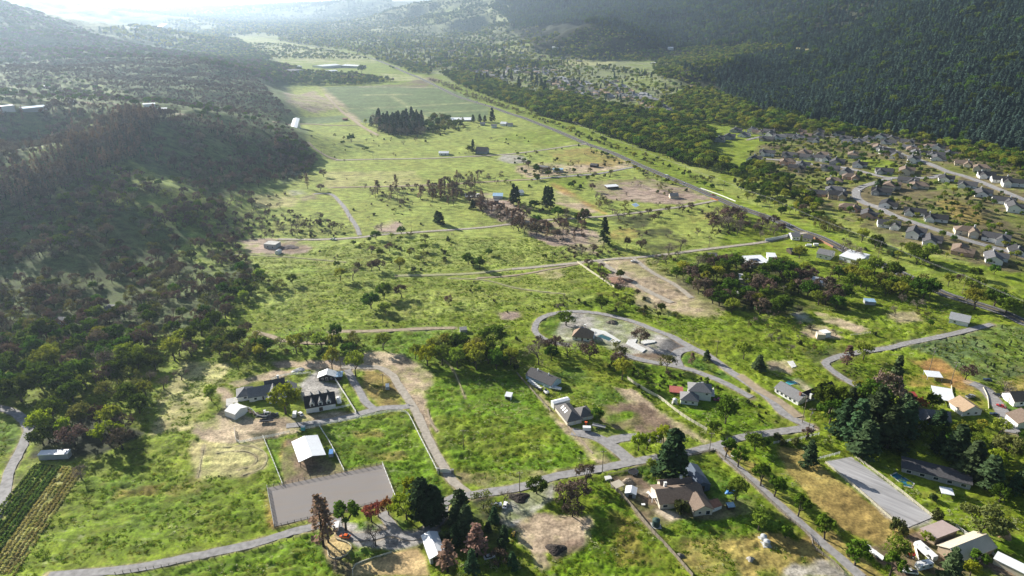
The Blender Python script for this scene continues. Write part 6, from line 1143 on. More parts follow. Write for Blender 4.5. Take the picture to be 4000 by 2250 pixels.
# zones: (place phrase, kinds with weights, spacing m, height lo, hi, patchiness 0..1, rmin, rmax, pixels)
ZONES = [
 ('mountain', 'F9 G1', 8.5, 13, 22, .0, 0, 2600, '1700,165 1790,212 1870,262 2000,300 2150,322 2300,345 2450,372 2600,398 3100,470 3100,-300 1300,-150 1240,22 1300,72 1430,60 1500,62 1640,118 1700,125 1860,112 2000,118 2045,126 2030,136 1985,126 1860,150 1790,190'),
 ('mountain', 'F7 G3', 15, 17, 28, .0, 2600, 6500, '1700,165 1790,212 2600,398 3100,470 3100,-300 1300,-150 1240,22 1300,72 1430,60 1500,62 1640,118 1700,125 1860,112 2000,118 1860,150'),
 ('oak_knoll', 'G6 S2 C1', 11, 9, 14, .1, 0, 4200, '1370,140 1400,105 1440,80 1510,60 1600,85 1650,118 1700,150 1600,155 1500,152'),
 ('oak_spur', 'G5 S5', 10, 8, 13, .1, 0, 4000, '1640,165 1700,125 1860,105 1995,112 1985,130 1860,152 1790,190 1750,215 1650,190'),
 ('mountain_foot', 'S6 G4 M1', 10.5, 11, 17, .1, 0, 3000, '1600,262 1700,245 1750,215 1790,228 1870,266 2000,304 2200,338 2450,372 2620,402 2620,440 2450,405 2300,358 2150,346 1950,337 1850,322 1700,300'),
 ('creek_oaks', 'G7 S4', 10.5, 14, 20, .05, 0, 3000, '1320,245 1400,238 1500,262 1700,300 1800,340 1778,378 1832,425 1835,442 1700,408 1600,372 1450,318 1335,288'),
 ('creek_oaks', 'G6 S3 U2', 10, 8, 13, .15, 0, 3000, '1832,440 1900,402 1960,440 2070,525 2060,560 2000,545 1920,505 1850,476'),
 ('town', 'S6 G2 F2 B3', 21, 8, 15, .12, 0, 3500, '1150,185 1420,155 1700,190 1780,240 1650,275 1500,258 1330,240 1240,215'),
 ('town', 'S6 G3 F3 B3', 24, 12, 21, .22, 2000, 9000, '700,104 700,92 900,60 1300,60 1640,150 1420,158 1360,148 1150,188 940,152 900,134'),
 ('valley_floor', 'G3 F3 S5', 38, 18, 30, .12, 3000, 12000, '200,90 420,55 700,40 1000,36 1250,60 900,64 700,92 600,90 420,130 330,105'),
 ('far_hills', 'G7 C2', 30, 16, 26, .3, 4000, 9000, '960,30 1050,8 1240,0 1320,40 1300,72 1100,62 980,55'),
 ('far_hills', 'G7 C2', 60, 30, 45, .3, 8000, 14000, '0,40 0,-20 800,-20 980,-10 1000,50 700,45 400,60'),
 ('left_ridge', 'D3 G4 B3', 10.5, 9, 15, .3, 1600, 4500, '-300,130 -300,-120 0,0 300,105 420,130 640,150 760,175 690,215 560,170 450,150 200,150 0,165'),
 ('left_ridge', 'B5 D4 V3', 8, 6, 10, .05, 1000, 2000, '0,170 200,150 500,150 640,195 735,290 700,292 500,262 330,240 160,190 0,230'),
 ('vineyard_oaks', 'G6 S2 D1', 12, 8, 14, .1, 0, 4000, '640,150 700,165 760,180 900,186 1000,205 900,215 800,216 700,208 640,190'),
 ('vineyard_oaks', 'G4 S3', 21, 8, 14, .35, 0, 4000, '600,95 700,110 900,140 930,150 700,150 640,130'),
 ('burnt_slope', 'K9 D1', 6.3, 11, 18, .05, 0, 1400, '-260,620 -260,500 0,455 120,405 220,345 330,285 420,300 350,395 250,440 150,490 0,580'),
 ('burnt_slope', 'K3 D5 V3 B4', 8.5, 8, 14, .2, 0, 1500, '-260,290 0,280 150,268 330,268 480,300 560,318 700,352 745,380 760,420 700,470 560,480 450,440 330,400 120,400 0,450 -260,500'),
 ('burnt_slope', 'D6 V3 B5 M3 G2', 7.2, 7, 12, .27, 0, 1300, '-260,640 0,580 150,500 300,430 440,440 560,500 580,600 650,690 600,760 560,825 440,850 200,850 0,880 -260,960'),
 ('burnt_slope', 'B5 D4 V4', 11, 6, 11, .3, 0, 1300, '440,430 560,470 700,470 760,420 800,440 760,480 640,525 640,600 560,620 540,560'),
 ('burnt_thicket', 'V5 B5 D3 U2', 8.5, 5, 10, .25, 0, 1500, '640,522 720,525 850,560 885,598 760,602 640,602 560,585'),
 ('ridge_edge', 'D4 G2 U2', 9, 8, 14, .15, 0, 1500, '700,340 745,345 800,400 775,440 745,420 700,400'),
 ('left_band', 'M5 G6 S3 D4 B2', 9.5, 10, 16, .12, 0, 1000, '-200,860 0,845 200,835 450,842 600,822 650,850 640,880 590,905 450,908 400,962 380,1040 230,1000 150,930 0,960 -200,1000'),
 ('left_grove', 'G8 S1', 10.5, 12, 17, .0, 0, 900, '-120,960 0,945 130,930 210,965 200,1020 80,1020 0,1020 -120,1030'),
 ('left_grove', 'D3 Y2 G3 S1', 10, 11, 15, .0, 0, 900, '95,1060 150,1035 300,1050 335,1090 300,1135 230,1150 150,1130 85,1120'),
 ('creek_line', 'M4 G4 S5 U2', 9, 10, 16, .03, 0, 900, '640,862 850,858 1000,872 1080,880 1290,862 1310,925 1240,935 1080,925 960,888 880,895 700,905 600,900'),
 ('creek_line', 'D5 B4 G2 V2', 9, 8, 14, .1, 0, 900, '1320,872 1500,885 1560,905 1690,935 1680,955 1500,915 1335,918'),
 ('hillside_grove', 'D5 V2 G4 U2 S2', 8, 10, 16, .08, 0, 1000, '1700,700 1760,668 1850,660 1960,668 2040,690 2125,742 2135,785 1990,792 1900,800 1820,786 1740,730'),
 ('highway_oaks', 'M4 S4 G3', 12, 12, 18, .15, 0, 1200, '2080,690 2200,665 2300,700 2440,730 2576,775 2640,800 2576,806 2400,762 2250,756 2130,742'),
 ('burnt_wood', 'D4 B4 V2', 8.5, 10, 15, .15, 0, 1200, '1768,548 1870,532 2000,585 1925,602 1800,592'),
 ('burnt_wood', 'D3 B4 V4 U2', 14, 5, 10, .35, 0, 1200, '1440,620 1620,600 1780,600 1760,625 1500,645 1430,640'),
 ('burnt_wood', 'B4 V4 M3', 15, 5, 10, .35, 0, 1200, '1340,530 1460,535 1520,555 1300,590 1290,560'),
 ('highway_verge', 'U4 S3 G3 M2', 16, 5, 10, .35, 0, 2400, '1330,300 1480,360 1700,452 1900,528 2000,560 1990,530 1850,480 1680,410 1500,345 1380,300'),
 ('highway_verge', 'C3 U3 G2', 14, 4, 8, .3, 0, 1200, '1950,520 2120,580 2260,640 2240,665 2100,610 1970,550'),
 ('highway_verge', 'M4 G3 S2', 24, 8, 13, .3, 0, 1200, '2060,600 2240,660 2420,705 2576,755 2576,770 2400,740 2200,690'),
 ('housing_yards', 'U5 S3 G4 L1', 10, 3.5, 9, .2, 0, 1600, '1880,385 1960,345 2050,335 2300,345 2576,400 2700,450 2700,735 2576,690 2400,650 2250,625 2150,562 2020,520 1930,445'),
 ('meadow', 'V4 B3 U3 M1', 19, 2, 7, .55, 0, 1700, '780,440 1290,470 1300,560 1200,580 940,600 900,545 850,490'),
 ('meadow', 'V4 U3 M2 B1', 22, 2, 6, .55, 0, 1700, '900,610 1300,570 1480,620 1460,660 1280,680 1000,690 800,660 640,640'),
 ('meadow', 'B3 U3 M2 G1', 26, 3, 9, .5, 0, 2200, '720,320 900,340 1250,300 1330,310 1420,360 1300,380 1100,390 800,390'),
 ('orchard_lots', 'B4 M4 U3', 19, 4, 9, .4, 0, 1300, '1380,370 1600,415 1700,460 1790,500 1700,540 1500,500 1350,450 1290,400'),
 ('orchard_lots', 'B4 M3 U2 V2', 17, 4, 8, .4, 0, 1200, '1530,545 1700,520 1790,515 1900,560 1800,600 1620,610 1540,600'),
 ('orchard_lots', 'B4 M5 U2', 11, 4, 7, .25, 0, 1000, '1850,800 1990,790 2110,860 2000,900 1960,880'),
 ('orchard_lots', 'M4 B3 U3', 20, 5, 9, .35, 0, 1000, '2130,770 2440,795 2420,830 2250,870 2130,850'),
 ('field_scrub', 'V5 U4', 9, 2, 4, .35, 0, 900, '2040,885 2110,872 2140,900 2215,990 2235,1030 2200,1040 2100,960'),
 ('christmas_rows', 'C3 U5 V3', 5.5, 1.5, 3.2, .15, 0, 900, '2262,862 2500,816 2640,830 2640,930 2480,962 2400,930 2370,900'),
 ('garden_shrubs', 'U6 V1 L1', 6.5, 2, 4.5, .2, 0, 800, '1530,905 1640,935 1700,930 1850,985 1900,1010 1870,1020 1830,1085 1700,1030 1620,1000 1560,950'),
 ('garden_shrubs', 'U5 G2 C1', 9, 3, 7, .2, 0, 800, '1790,1075 2040,1085 2080,1110 2010,1100 1900,1105 1870,1160 1830,1120'),
 ('garden_shrubs', 'U5', 6, 2, 3.5, .1, 0, 800, '1870,1015 1930,1010 2010,1065 1960,1075 1900,1060'),
 ('corner_woods', 'C5 G3 D1', 9, 12, 20, .05, 0, 700, '2070,1035 2150,1015 2240,1015 2290,1065 2300,1120 2330,1180 2200,1165 2100,1130'),
 ('corner_woods', 'S3 G4 C3', 9, 9, 15, .1, 0, 700, '2300,1100 2380,1085 2500,1095 2640,1120 2640,1300 2576,1290 2440,1240 2350,1200'),
 ('corner_woods', 'G4 U4 S2', 8, 5, 9, .1, 0, 700, '2190,1170 2230,1170 2420,1300 2400,1310 2350,1290'),
 ('corner_woods', 'C4 D2 X2 U2', 8, 6, 13, .05, 0, 600, '1110,1330 1180,1280 1250,1260 1265,1330 1330,1460 1130,1460'),
 ('corner_woods', 'U4 G3 C2', 8, 5, 10, .1, 0, 600, '2350,1420 2450,1410 2576,1440 2576,1470 2350,1470'),
 ('olive_hedge', 'U5', 4.5, 2, 3.5, .0, 0, 700, '1365,1015 1378,1012 1430,1090 1500,1165 1480,1178 1420,1100'),
 ('burnt_wood', 'D4 B3 K2 V2 G1', 9, 8, 15, .1, 0, 1200, '1285,525 1360,518 1480,560 1470,600 1400,612 1340,592 1290,582'),
 ('burnt_wood', 'V4 D3 B2', 8, 5, 10, .1, 0, 1200, '1400,640 1440,618 1590,636 1545,652 1440,662'),
 ('burnt_wood', 'D4 B3 K3', 8.5, 8, 14, .1, 0, 1400, '1145,445 1205,455 1230,515 1330,562 1310,575 1200,535 1150,485'),
 ('burnt_wood', 'K4 B3 D2', 8, 9, 15, .1, 0, 1500, '1085,470 1150,465 1155,520 1080,525'), ('burnt_wood', 'B4 D3 V3', 10, 6, 11, .2, 0, 1400, '920,470 1060,475 1080,525 960,520'),
 ('highway_verge', 'S4 U4 G2 B2', 11, 5, 9, .15, 0, 2000, '1480,366 1700,450 1800,488 1780,500 1650,456 1470,380'),
 ('highway_verge', 'B6 M2', 10, 7, 10, .05, 0, 2500, '1075,200 1110,206 1340,292 1325,298 1200,258'),
 ('highway_verge', 'M4 S3 U3', 14, 7, 12, .2, 0, 1600, '1310,285 1420,320 1600,395 1590,405 1400,335 1300,298'),
 ('creek_line', 'M4 B3 G2 S2', 12, 8, 12, .15, 0, 1000, '560,690 700,676 725,715 700,745 600,765'), ('creek_line', 'U4 V3 G2', 8, 3, 7, .15, 0, 1000, '1160,700 1180,690 1290,800 1330,860 1290,862 1220,800'),
 ('hillside_grove', 'D3 B4 U3 V3', 9, 5, 9, .2, 0, 1000, '1500,668 1530,690 1700,780 1690,800 1540,730 1470,670'),
 ('town', 'G5 S4', 12, 8, 13, .1, 1500, 4500, '940,150 1080,165 1090,190 1000,180'), ('town', 'S5 G4 C3', 13, 10, 16, .05, 1500, 4500, '1080,150 1420,158 1380,172 1180,182'),
 ('vineyard_oaks', 'G4 B3 S2', 15, 10, 16, .1, 0, 4500, '430,130 480,92 600,88 640,96 600,100 690,152 560,152'), ('creek_oaks', 'G5 S4', 12, 12, 17, .05, 0, 3500, '1105,184 1185,188 1260,212 1345,242 1335,280 1240,250 1150,215'),
 ('left_ridge', 'B4 D4 G3 V3', 12, 6, 11, .15, 650, 2200, '-260,180 0,232 160,190 330,240 500,262 700,292 745,332 700,345 560,312 420,288 250,262 0,275 -260,290'),
 ('meadow', 'U3 B3 G1', 13, 3, 8, .25, 0, 2200, '840,394 1290,382 1470,360 1470,368 1290,393 844,409'), ('meadow', 'B4 D3 M2', 12, 5, 10, .2, 0, 2200, '1119,450 1290,438 1340,448 1290,462 1119,470'),
 ('vineyard_oaks', 'C5 B4', 10, 16, 24, .05, 0, 3000, '940,306 1062,300 1070,344 960,342'), ('vineyard_oaks', 'M4 G3 U2', 11, 8, 14, .15, 0, 3000, '1065,320 1090,295 1165,298 1170,330 1100,345'),
 ('creek_line', 'M4 U4 G2', 11, 5, 9, .2, 0, 1000, '1395,750 1500,740 1700,785 1740,812 1600,790 1420,775'), ('burnt_wood', 'B4 M3 V3', 12, 5, 10, .25, 0, 1200, '1600,655 1700,640 1790,640 1760,700 1660,690'),
 ('field_bank', 'U6 V1', 3.4, 1.2, 2.4, .05, 0, 900, '600,834 760,826 900,822 1150,812 1150,817 900,828 760,832 600,840'), ('field_bank', 'U6', 3.2, 1.5, 2.8, .02, 0, 900, '1270,782 1310,774 1380,768 1500,758 1505,763 1380,775 1310,781 1275,789'),  # shrub rows added to stand in for dark shading along the banks
 ('field_bank', 'U6', 3.0, .9, 1.8, .1, 0, 700, '230,1212 420,1208 640,1192 680,1186 681,1192 640,1199 420,1216 230,1219'), ('field_bank', 'U6', 3.2, 1, 2.2, .1, 0, 800, '1500,758 1640,780 1700,800 1640,788 1500,765'),  # low shrubs added to draw the dark furrow and bank shading
 ('garden_shrubs', 'U6 G1', 6.5, 2.5, 5, .12, 0, 800, '1505,898 1640,925 1760,938 1900,1008 1860,1000 1700,975 1600,975 1530,930'),
 ('corner_woods', 'G5 U4 D1', 8.5, 6, 12, .05, 0, 700, '1790,1078 1900,1095 2030,1090 2090,1060 2110,1110 1990,1130 1890,1150 1830,1118'),
 ('corner_woods', 'G5 C2 S2 D2', 8.5, 8, 14, .05, 0, 700, '2130,985 2250,960 2300,990 2290,1060 2210,1050 2110,1030'),
 ('corner_woods', 'S4 G4 U2', 9, 6, 11, .08, 0, 700, '2290,1050 2400,1075 2480,1080 2500,1110 2400,1100 2300,1110'),
 ('corner_woods', 'D4 G3 U3', 7.5, 6, 11, .05, 0, 700, '1375,1225 1440,1205 1490,1225 1505,1290 1440,1310 1370,1290'),
 ('creek_line', 'G5 U4 S2', 8.5, 6, 12, .08, 0, 800, '1090,890 1290,880 1310,935 1230,945 1100,915'),
 ('highway_oaks', 'M4 S4 G3 D1', 11, 8, 14, .1, 0, 1300, '1990,535 2110,592 2250,652 2440,727 2576,782 2576,770 2440,712 2250,636 2120,578 2000,522'), ('highway_oaks', 'M4 G3 B2 U2', 12, 7, 13, .15, 0, 1300, '2060,632 2150,668 2200,690 2190,704 2120,690 2040,650'),
 ('meadow', 'G3 S3 M3 U3', 17, 5, 11, .35, 0, 1500, '880,600 1290,575 1420,650 1280,672 1000,690 900,640'), ('orchard_lots', 'G3 B4 D3 U3', 12, 5, 10, .25, 0, 1400, '1290,400 1480,440 1560,430 1560,440 1480,470 1380,500 1320,470'), ('burnt_wood', 'B4 D3 M3', 12, 7, 12, .2, 0, 1300, '1480,475 1560,520 1640,525 1760,490 1780,520 1640,560 1520,555'),
 ('verge_scrub', 'U4 V3', 9, 1.5, 3.5, .3, 0, 700, '1170,1200 1300,1195 1470,1175 1480,1185 1300,1215 1190,1235'),
]
# (kind, px, py, height, width)
HAND = [tuple(q.split(',')) for q in '''Y,719,1042,19,21 S,895,946,17,14 S,836,930,15,12 M,773,870,12,14 G,845,852,12,10 S,964,880,12,14 Y,1076,921,15,15 S,1112,918,14,14 S,1152,927,14,14 S,1198,930,15,14 G,1248,930,15,14 G,1228,915,12,12
G,934,776,13,17 G,966,752,14,16 D,1010,748,11,13 S,970,788,9,12 D,1130,766,8,9 G,735,714,9,10 S,856,706,12,12 B,888,706,13,14 G,848,674,7,7 G,55,1010,17,21 G,105,975,17,22 G,155,990,17,20 G,15,1000,16,20 G,185,1010,14,16
Y,112,1090,15,16 W,205,1065,12,16 Y,275,1118,14,18 D,310,1130,13,16 D,190,1120,13,17 G,325,1015,13,15 M,345,985,12,15 G,352,1040,12,14 S,533,1011,11,10 B,457,956,10,11 B,412,978,10,12 B,378,972,10,12 M,622,906,10,10 S,600,930,9,9 B,205,1205,9,11
L,870,1334,15,14 K,814,1374,25,11 K,826,1364,22,8 R,934,1312,10,11 R,952,1300,8,8 O,978,1296,10,8 Y,1024,1308,15,15 Y,1035,1262,14,10 X,1062,1310,21,10 X,1090,1314,18,10 X,1158,1302,14,8 C,1173,1342,14,9 K,1200,1400,16,10 K,1126,1438,15,9 U,1118,1362,7,8 M,1215,1282,10,13 B,1268,1262,8,10 B,946,1374,10,13 B,845,1424,8,10
C,1687,1207,27,15 D,1418,1272,12,15 D,1452,1262,11,15 D,1475,1216,11,11 D,1440,1300,9,12 G,1349,1242,9,11 Y,1606,1135,11,10 Y,1627,1130,10,10 Y,1650,1122,9,8 Y,1668,1113,11,10 L,1825,1149,12.5,10 L,1856,1175,12.5,10 L,1913,1222,12.5,10 L,1947,1249,12.5,10 L,2007,1299,12,9.5 L,2074,1357,12.5,10 L,2150,1422,12.5,12 L,2238,1448,11,11
S,1850,1258,12,12 S,1908,1332,10,10 U,1712,1292,9,10 S,1638,1181,7,6 L,1975,1352,7,8 S,1565,955,15,14 M,1677,930,12,12 D,1610,864,12,15 G,1424,819,11,16 B,1410,788,9,9 B,1355,917,17,16 B,1428,900,14,14 D,1484,906,14,15 M,1546,900,13,14 G,1513,777,10,13 S,1870,905,13,13 C,1908,932,10,8 G,1825,1066,18,14 G,1502,1057,8,9 G,1796,1087,7,8 K,1740,917,8,5 C,1777,906,7,5
K,2130,918,13,9 S,2171,905,12,13 C,2243,997,25,9 S,2452,778,16,20 G,2500,770,15,20 G,2530,790,14,18 B,2307,776,10,11 B,2268,762,9,10 B,2251,797,10,8 O,2317,1030,8,9 G,2345,1027,10,10 P,2262,1022,11,9 C,2360,1078,11,9 B,2528,998,13,14 D,2428,955,11,11 B,2102,846,7,8 B,2042,836,7,8
C,2195,1092,27,15 C,2150,1112,24,14 C,2232,1128,24,15 C,2170,1150,20,14 C,2120,1092,20,13 C,2270,1108,22,13 C,2035,1168,13,8 C,2480,1232,18,13 C,2440,1200,19,13 C,2400,1160,20,13 U,2249,1334,9,5 U,2267,1342,8,7 W,2465,1342,14,21 U,2357,1306,7,7 Y,2328,1366,6,6 S,2245,1402,12,13 C,2390,1448,13,8 Y,2440,1449,7,9 L,2453,1422,7,9 W,2530,1150,13,18 Y,2500,1180,12,12
C,1519,615,25,11 C,1372,522,23,9 C,1378,524,24,9 C,1386,522,22,9 G,1343,526,11,14 C,1292,516,23,10 C,1300,512,19,9 G,1350,452,8,10 G,1471,546,10,12 B,1680,636,14,16 B,1711,632,15,14 D,1576,627,13,9 D,1612,630,12,12 B,1750,682,17,16 M,1320,524,9,11 K,1316,582,20,5 K,1376,604,18,6
C,934,318,17,9 C,958,326,20,9 C,966,332,24,10 C,976,330,22,9 C,988,334,25,10 C,998,336,24,10 C,1030,332,20,12 C,1042,336,18,11 B,1010,342,19,14 B,1024,344,20,14 B,1050,344,19,14 B,1062,342,17,12 Y,920,314,12,8 M,1106,318,13,16 G,1118,330,11,15 G,1145,320,10,10 C,1238,308,26,12 C,1190,308,14,9 C,1207,307,14,9 C,1220,307,12,8 G,884,358,14,14 C,1190,386,20,8 G,1180,384,12,10 M,870,350,8,9
C,1305,222,30,14 C,1338,208,28,14 C,1350,212,24,12 C,1370,238,33,15 C,1362,226,28,14 C,1393,212,20,12 C,1225,205,26,9 C,1210,208,25,9 C,1196,212,24,9 C,1200,206,24,9 C,1216,212,25,9 C,1254,200,26,9 C,1268,200,28,9 C,1280,198,27,9 C,1286,202,27,9 C,878,208,22,10 C,868,212,14,9 G,910,186,30,28 C,1113,110,34,14 C,1058,122,30,16 C,1005,125,30,14 C,997,120,26,14 C,1135,118,30,18 C,1120,150,24,12
G,1560,700,8,9 M,2000,722,9,10 S,2010,650,13,15 B,2120,634,16,16 B,2148,648,16,18 S,2290,648,15,16 S,2330,655,17,20 G,2340,820,5,6 G,2450,700,10,12 G,2500,690,9,10 G,1900,460,9,12 C,2208,476,12,9 G,2246,475,9,14 M,2238,572,10,12 G,2283,430,11,11 G,2170,398,9,14
M,1180,450,11,10 B,1184,455,10,12 B,1212,440,9,8 B,1208,468,8,12 C,1190,525,10,8 K,1110,492,19,9 K,1080,490,17,10 K,1058,500,12,8 K,1140,500,12,9 K,1108,496,18,7 K,996,480,19,9 K,950,488,16,11 K,985,500,16,8 K,1285,515,12,8 B,918,475,9,9 D,1115,500,10,9 D,806,480,9,12 D,815,445,11,14 K,774,475,18,6 U,1128,607,6,6 D,1036,640,7,8 D,980,632,8,10 D,935,638,8,10 D,955,680,11,14 D,935,682,10,12 V,900,672,7,10 G,1010,590,9,10 C,1100,560,12,9 C,1108,566,13,9 B,960,580,10,12'''.split()]
pts = {k: [] for k in NAME}     # x y z h w hand zone
seen_key = set()
for k, x, y, h, w in HAND:
    p = G(float(x), float(y))[0]; pts[k].append((p[0], p[1], p[2], float(h), float(w), 1, 'hand'))
hx = np.array([[q[0], q[1], q[4]] for v in pts.values() for q in v])
zi = 0
for place, ks, sp, h0, h1, patchy, rmin, rmax, s in ZONES:
    zi += 1; poly = P(s)
    pa = np.array(poly)
    # world bounds of the zone
    dxs = np.concatenate([np.linspace(pa[i, 0], pa[(i+1) % len(pa), 0], 6) for i in range(len(pa))]); dys = np.concatenate([np.linspace(pa[i, 1], pa[(i+1) % len(pa), 1], 6) for i in range(len(pa))])
    g = G(dxs, dys); far_ = rmax
    x0, x1, y0, y1 = g[:, 0].min()-80, g[:, 0].max()+80, max(80, g[:, 1].min()-60), min(far_, g[:, 1].max()+250)
    x0 = max(x0, -far_); x1 = min(x1, far_)
    nx, ny = int((x1-x0)/sp)+1, int((y1-y0)/sp)+1
    rg = np.random.default_rng(zi*13+1)
    gx, gy = np.meshgrid(np.arange(nx), np.arange(ny)); gx = x0+(gx.ravel()+rg.uniform(-.45, .45, nx*ny))*sp; gy = y0+(gy.ravel()+rg.uniform(-.45, .45, nx*ny))*sp
    r = np.hypot(gx, gy); ang = np.abs(np.arctan2(gx, gy)); m = (r > rmin) & (r < rmax) & (ang < R(61)) & (gy > 60)
    gx, gy = gx[m], gy[m]; gz = HZ(gx, gy); px_, py_ = project(gx, gy, gz)
    m = pin(px_, py_, poly)
    if patchy: m &= fbm(gx/(sp*3.2)+zi*7, gy/(sp*3.2), 3, zi) > (patchy*.45+.28)
    m &= free(gx, gy)
    gx, gy, gz = gx[m], gy[m], gz[m]
    if not len(gx): continue
    kk = [(q[0], float(q[1:])) for q in ks.split()]; ws = np.array([q[1] for q in kk]); ch = rg.choice(len(kk), len(gx), p=ws/ws.sum())
    hh = rg.uniform(h0, h1, len(gx))*rg.uniform(.75, 1.1, len(gx))
    near_hand = np.zeros(len(gx), bool)
    if len(gx) < 30000:
        for a, b, wv in hx:
            near_hand |= ((gx-a)**2+(gy-b)**2) < (wv*.55)**2
    for i in np.where(~near_hand)[0]:
        k = kk[ch[i]][0]; h = hh[i]
        if k in 'UV': h = min(h*.6, 5.0)
        wv = h*{'C': .5, 'F': .5, 'K': .42, 'X': .5, 'U': 1.3, 'V': 1.3, 'G': 1.1, 'L': .85}.get(k, 1.0)*rg.uniform(.85, 1.2)
        pts[k].append((gx[i], gy[i], gz[i], h, wv, 0, place))
WID = {'F': 4.6, 'G': 11.5, 'S': 11.2, 'Y': 11, 'D': 11, 'L': 8.4, 'W': 12.5, 'P': 11, 'R': 11, 'O': 9.5, 'B': 10, 'M': 10.5, 'C': 4.6, 'X': 4.6, 'K': 3.6, 'U': 14, 'V': 14}
PLACE = {'mountain': 'on the forested mountain', 'oak_knoll': 'on the wooded knoll', 'oak_spur': 'on the oak spur', 'mountain_foot': 'at the foot of the mountain', 'creek_oaks': 'in the oak belt beyond the highway', 'town': 'among the far town roofs', 'valley_floor': 'on the hazy valley floor', 'far_hills': 'on the far hills', 'left_ridge': 'on the hazy left ridges',
 'vineyard_oaks': 'beside the far vineyard', 'burnt_slope': 'on the burnt left hillside', 'burnt_thicket': 'in the thicket below the straw vineyard plot', 'ridge_edge': 'at the end of the burnt ridge', 'left_band': 'in the wood at the foot of the left hill', 'left_grove': 'in the grove by the left lane', 'creek_line': 'along the creek between the meadows', 'hillside_grove': 'in the burnt grove around the solar-roofed house',
 'highway_oaks': 'in the row beside the highway', 'burnt_wood': 'in the burnt wood left of the highway', 'highway_verge': 'on the grassy highway verge', 'housing_yards': 'in a yard of the housing estate', 'meadow': 'out in the open middle meadow', 'orchard_lots': 'on the cleared orchard lots', 'field_scrub': 'in the scrub strip by the bent lane', 'christmas_rows': 'in the planted field at the right', 'garden_shrubs': 'in the gardens around the white hip-roofed house',
 'corner_woods': 'in the dark woods by the grey arena', 'field_bank': 'added along dark field lines', 'olive_hedge': 'in the hedge left of the garage house', 'verge_scrub': 'on the verge of the cross lane', 'hand': 'standing by itself'}
exec_place = []
def place_gn(name, rows, coll, nvar, wid, rs):
    a = np.array([r[:5] for r in rows], float); n = len(a)
    me_ = bpy.data.meshes.new(name); me_.vertices.add(n); me_.vertices.foreach_set('co', a[:, :3].astype(np.float32).ravel())
    s = me_.attributes.new('siz', 'FLOAT_VECTOR', 'POINT'); sc_ = np.stack([a[:, 4]/wid, a[:, 4]/wid, a[:, 3]/10.], 1); s.data.foreach_set('vector', sc_.astype(np.float32).ravel())
    q = me_.attributes.new('rot', 'FLOAT_VECTOR', 'POINT'); rt = np.zeros((n, 3)); rt[:, 2] = rs.uniform(0, 6.28, n); q.data.foreach_set('vector', rt.astype(np.float32).ravel())
    v = me_.attributes.new('var', 'INT', 'POINT'); v.data.foreach_set('value', rs.integers(0, nvar, n).astype(np.int32))
    o = link(name, me_); gr = bpy.data.node_groups.new(name, 'GeometryNodeTree')
    gr.interface.new_socket('Geometry', in_out='INPUT', socket_type='NodeSocketGeometry'); gr.interface.new_socket('Geometry', in_out='OUTPUT', socket_type='NodeSocketGeometry')
    N = gr.nodes.new; L = gr.links.new
    gi = N('NodeGroupInput'); go = N('NodeGroupOutput'); ip = N('GeometryNodeInstanceOnPoints'); ci = N('GeometryNodeCollectionInfo')
    ci.inputs['Collection'].default_value = coll; ci.inputs['Separate Children'].default_value = True; ci.inputs['Reset Children'].default_value = True; ip.inputs['Pick Instance'].default_value = True
    def at(nm, ty):
        t = N('GeometryNodeInputNamedAttribute'); t.data_type = ty; t.inputs['Name'].default_value = nm; return [s_ for s_ in t.outputs if s_.enabled][0]
    L(gi.outputs[0], ip.inputs['Points']); L(ci.outputs[0], ip.inputs['Instance']); L(at('var', 'INT'), ip.inputs['Instance Index']); L(at('siz', 'FLOAT_VECTOR'), ip.inputs['Scale'])
    er = N('FunctionNodeEulerToRotation'); L(at('rot', 'FLOAT_VECTOR'), er.inputs[0]); L(er.outputs[0], ip.inputs['Rotation'])
    L(ip.outputs[0], go.inputs[0]); md = o.modifiers.new('trees', 'NODES'); md.node_group = gr
    return tag(o, kind='stuff')
MASS = {'F': 'mountain_fir_forest', 'G': 'distant_oak_woods', 'S': 'distant_pale_woods', 'D': 'distant_scorched_woods', 'C': 'conifer_forest', 'K': 'burnt_forest', 'U': 'undergrowth', 'V': 'burnt_undergrowth', 'B': 'bare_woods', 'M': 'thin_woods'}
rs = np.random.default_rng(77); tree_rows = []
CAPS = {'F': 200, 'G': 290, 'S': 290, 'D': 280, 'C': 280, 'K': 280, 'U': 290, 'V': 220, 'B': 290, 'M': 280}
for k, rows in pts.items():
    if not rows: continue
    a = np.array([r[:6] for r in rows], float); r_ = np.hypot(a[:, 0], a[:, 1]); px_, py_ = project(a[:, 0], a[:, 1], a[:, 2]+a[:, 3]*.5)
    inview = (px_ > -10) & (px_ < 2586) & (py_ > -10) & (py_ < 1470)
    size = a[:, 3]*a[:, 4]/r_**2
    # seen past the ridges? walk the sight line
    vis = inview.copy()
    for f in np.linspace(.3, .97, 40):
        vis &= (CAM_H+(a[:, 2]+a[:, 3]*.8-CAM_H)*f) > HZ(a[:, 0]*f, a[:, 1]*f)
    score = size*(vis)+a[:, 5]*10
    order = np.argsort(-score); cap = CAPS.get(k, 280); ind = [i for i in order[:cap] if vis[i] or a[i, 5]]
    iset = set(ind)
    for i in ind: tree_rows.append((k, rows[i], r_[i]))
    rest = [rows[i] for i in range(len(rows)) if i not in iset]
    if rest: place_gn(MASS.get(k, NAME[k]+'s_far'), rest, subcol[k], NV.get(k, 2), WID[k], rs)
    print(k, len(ind), len(rest))
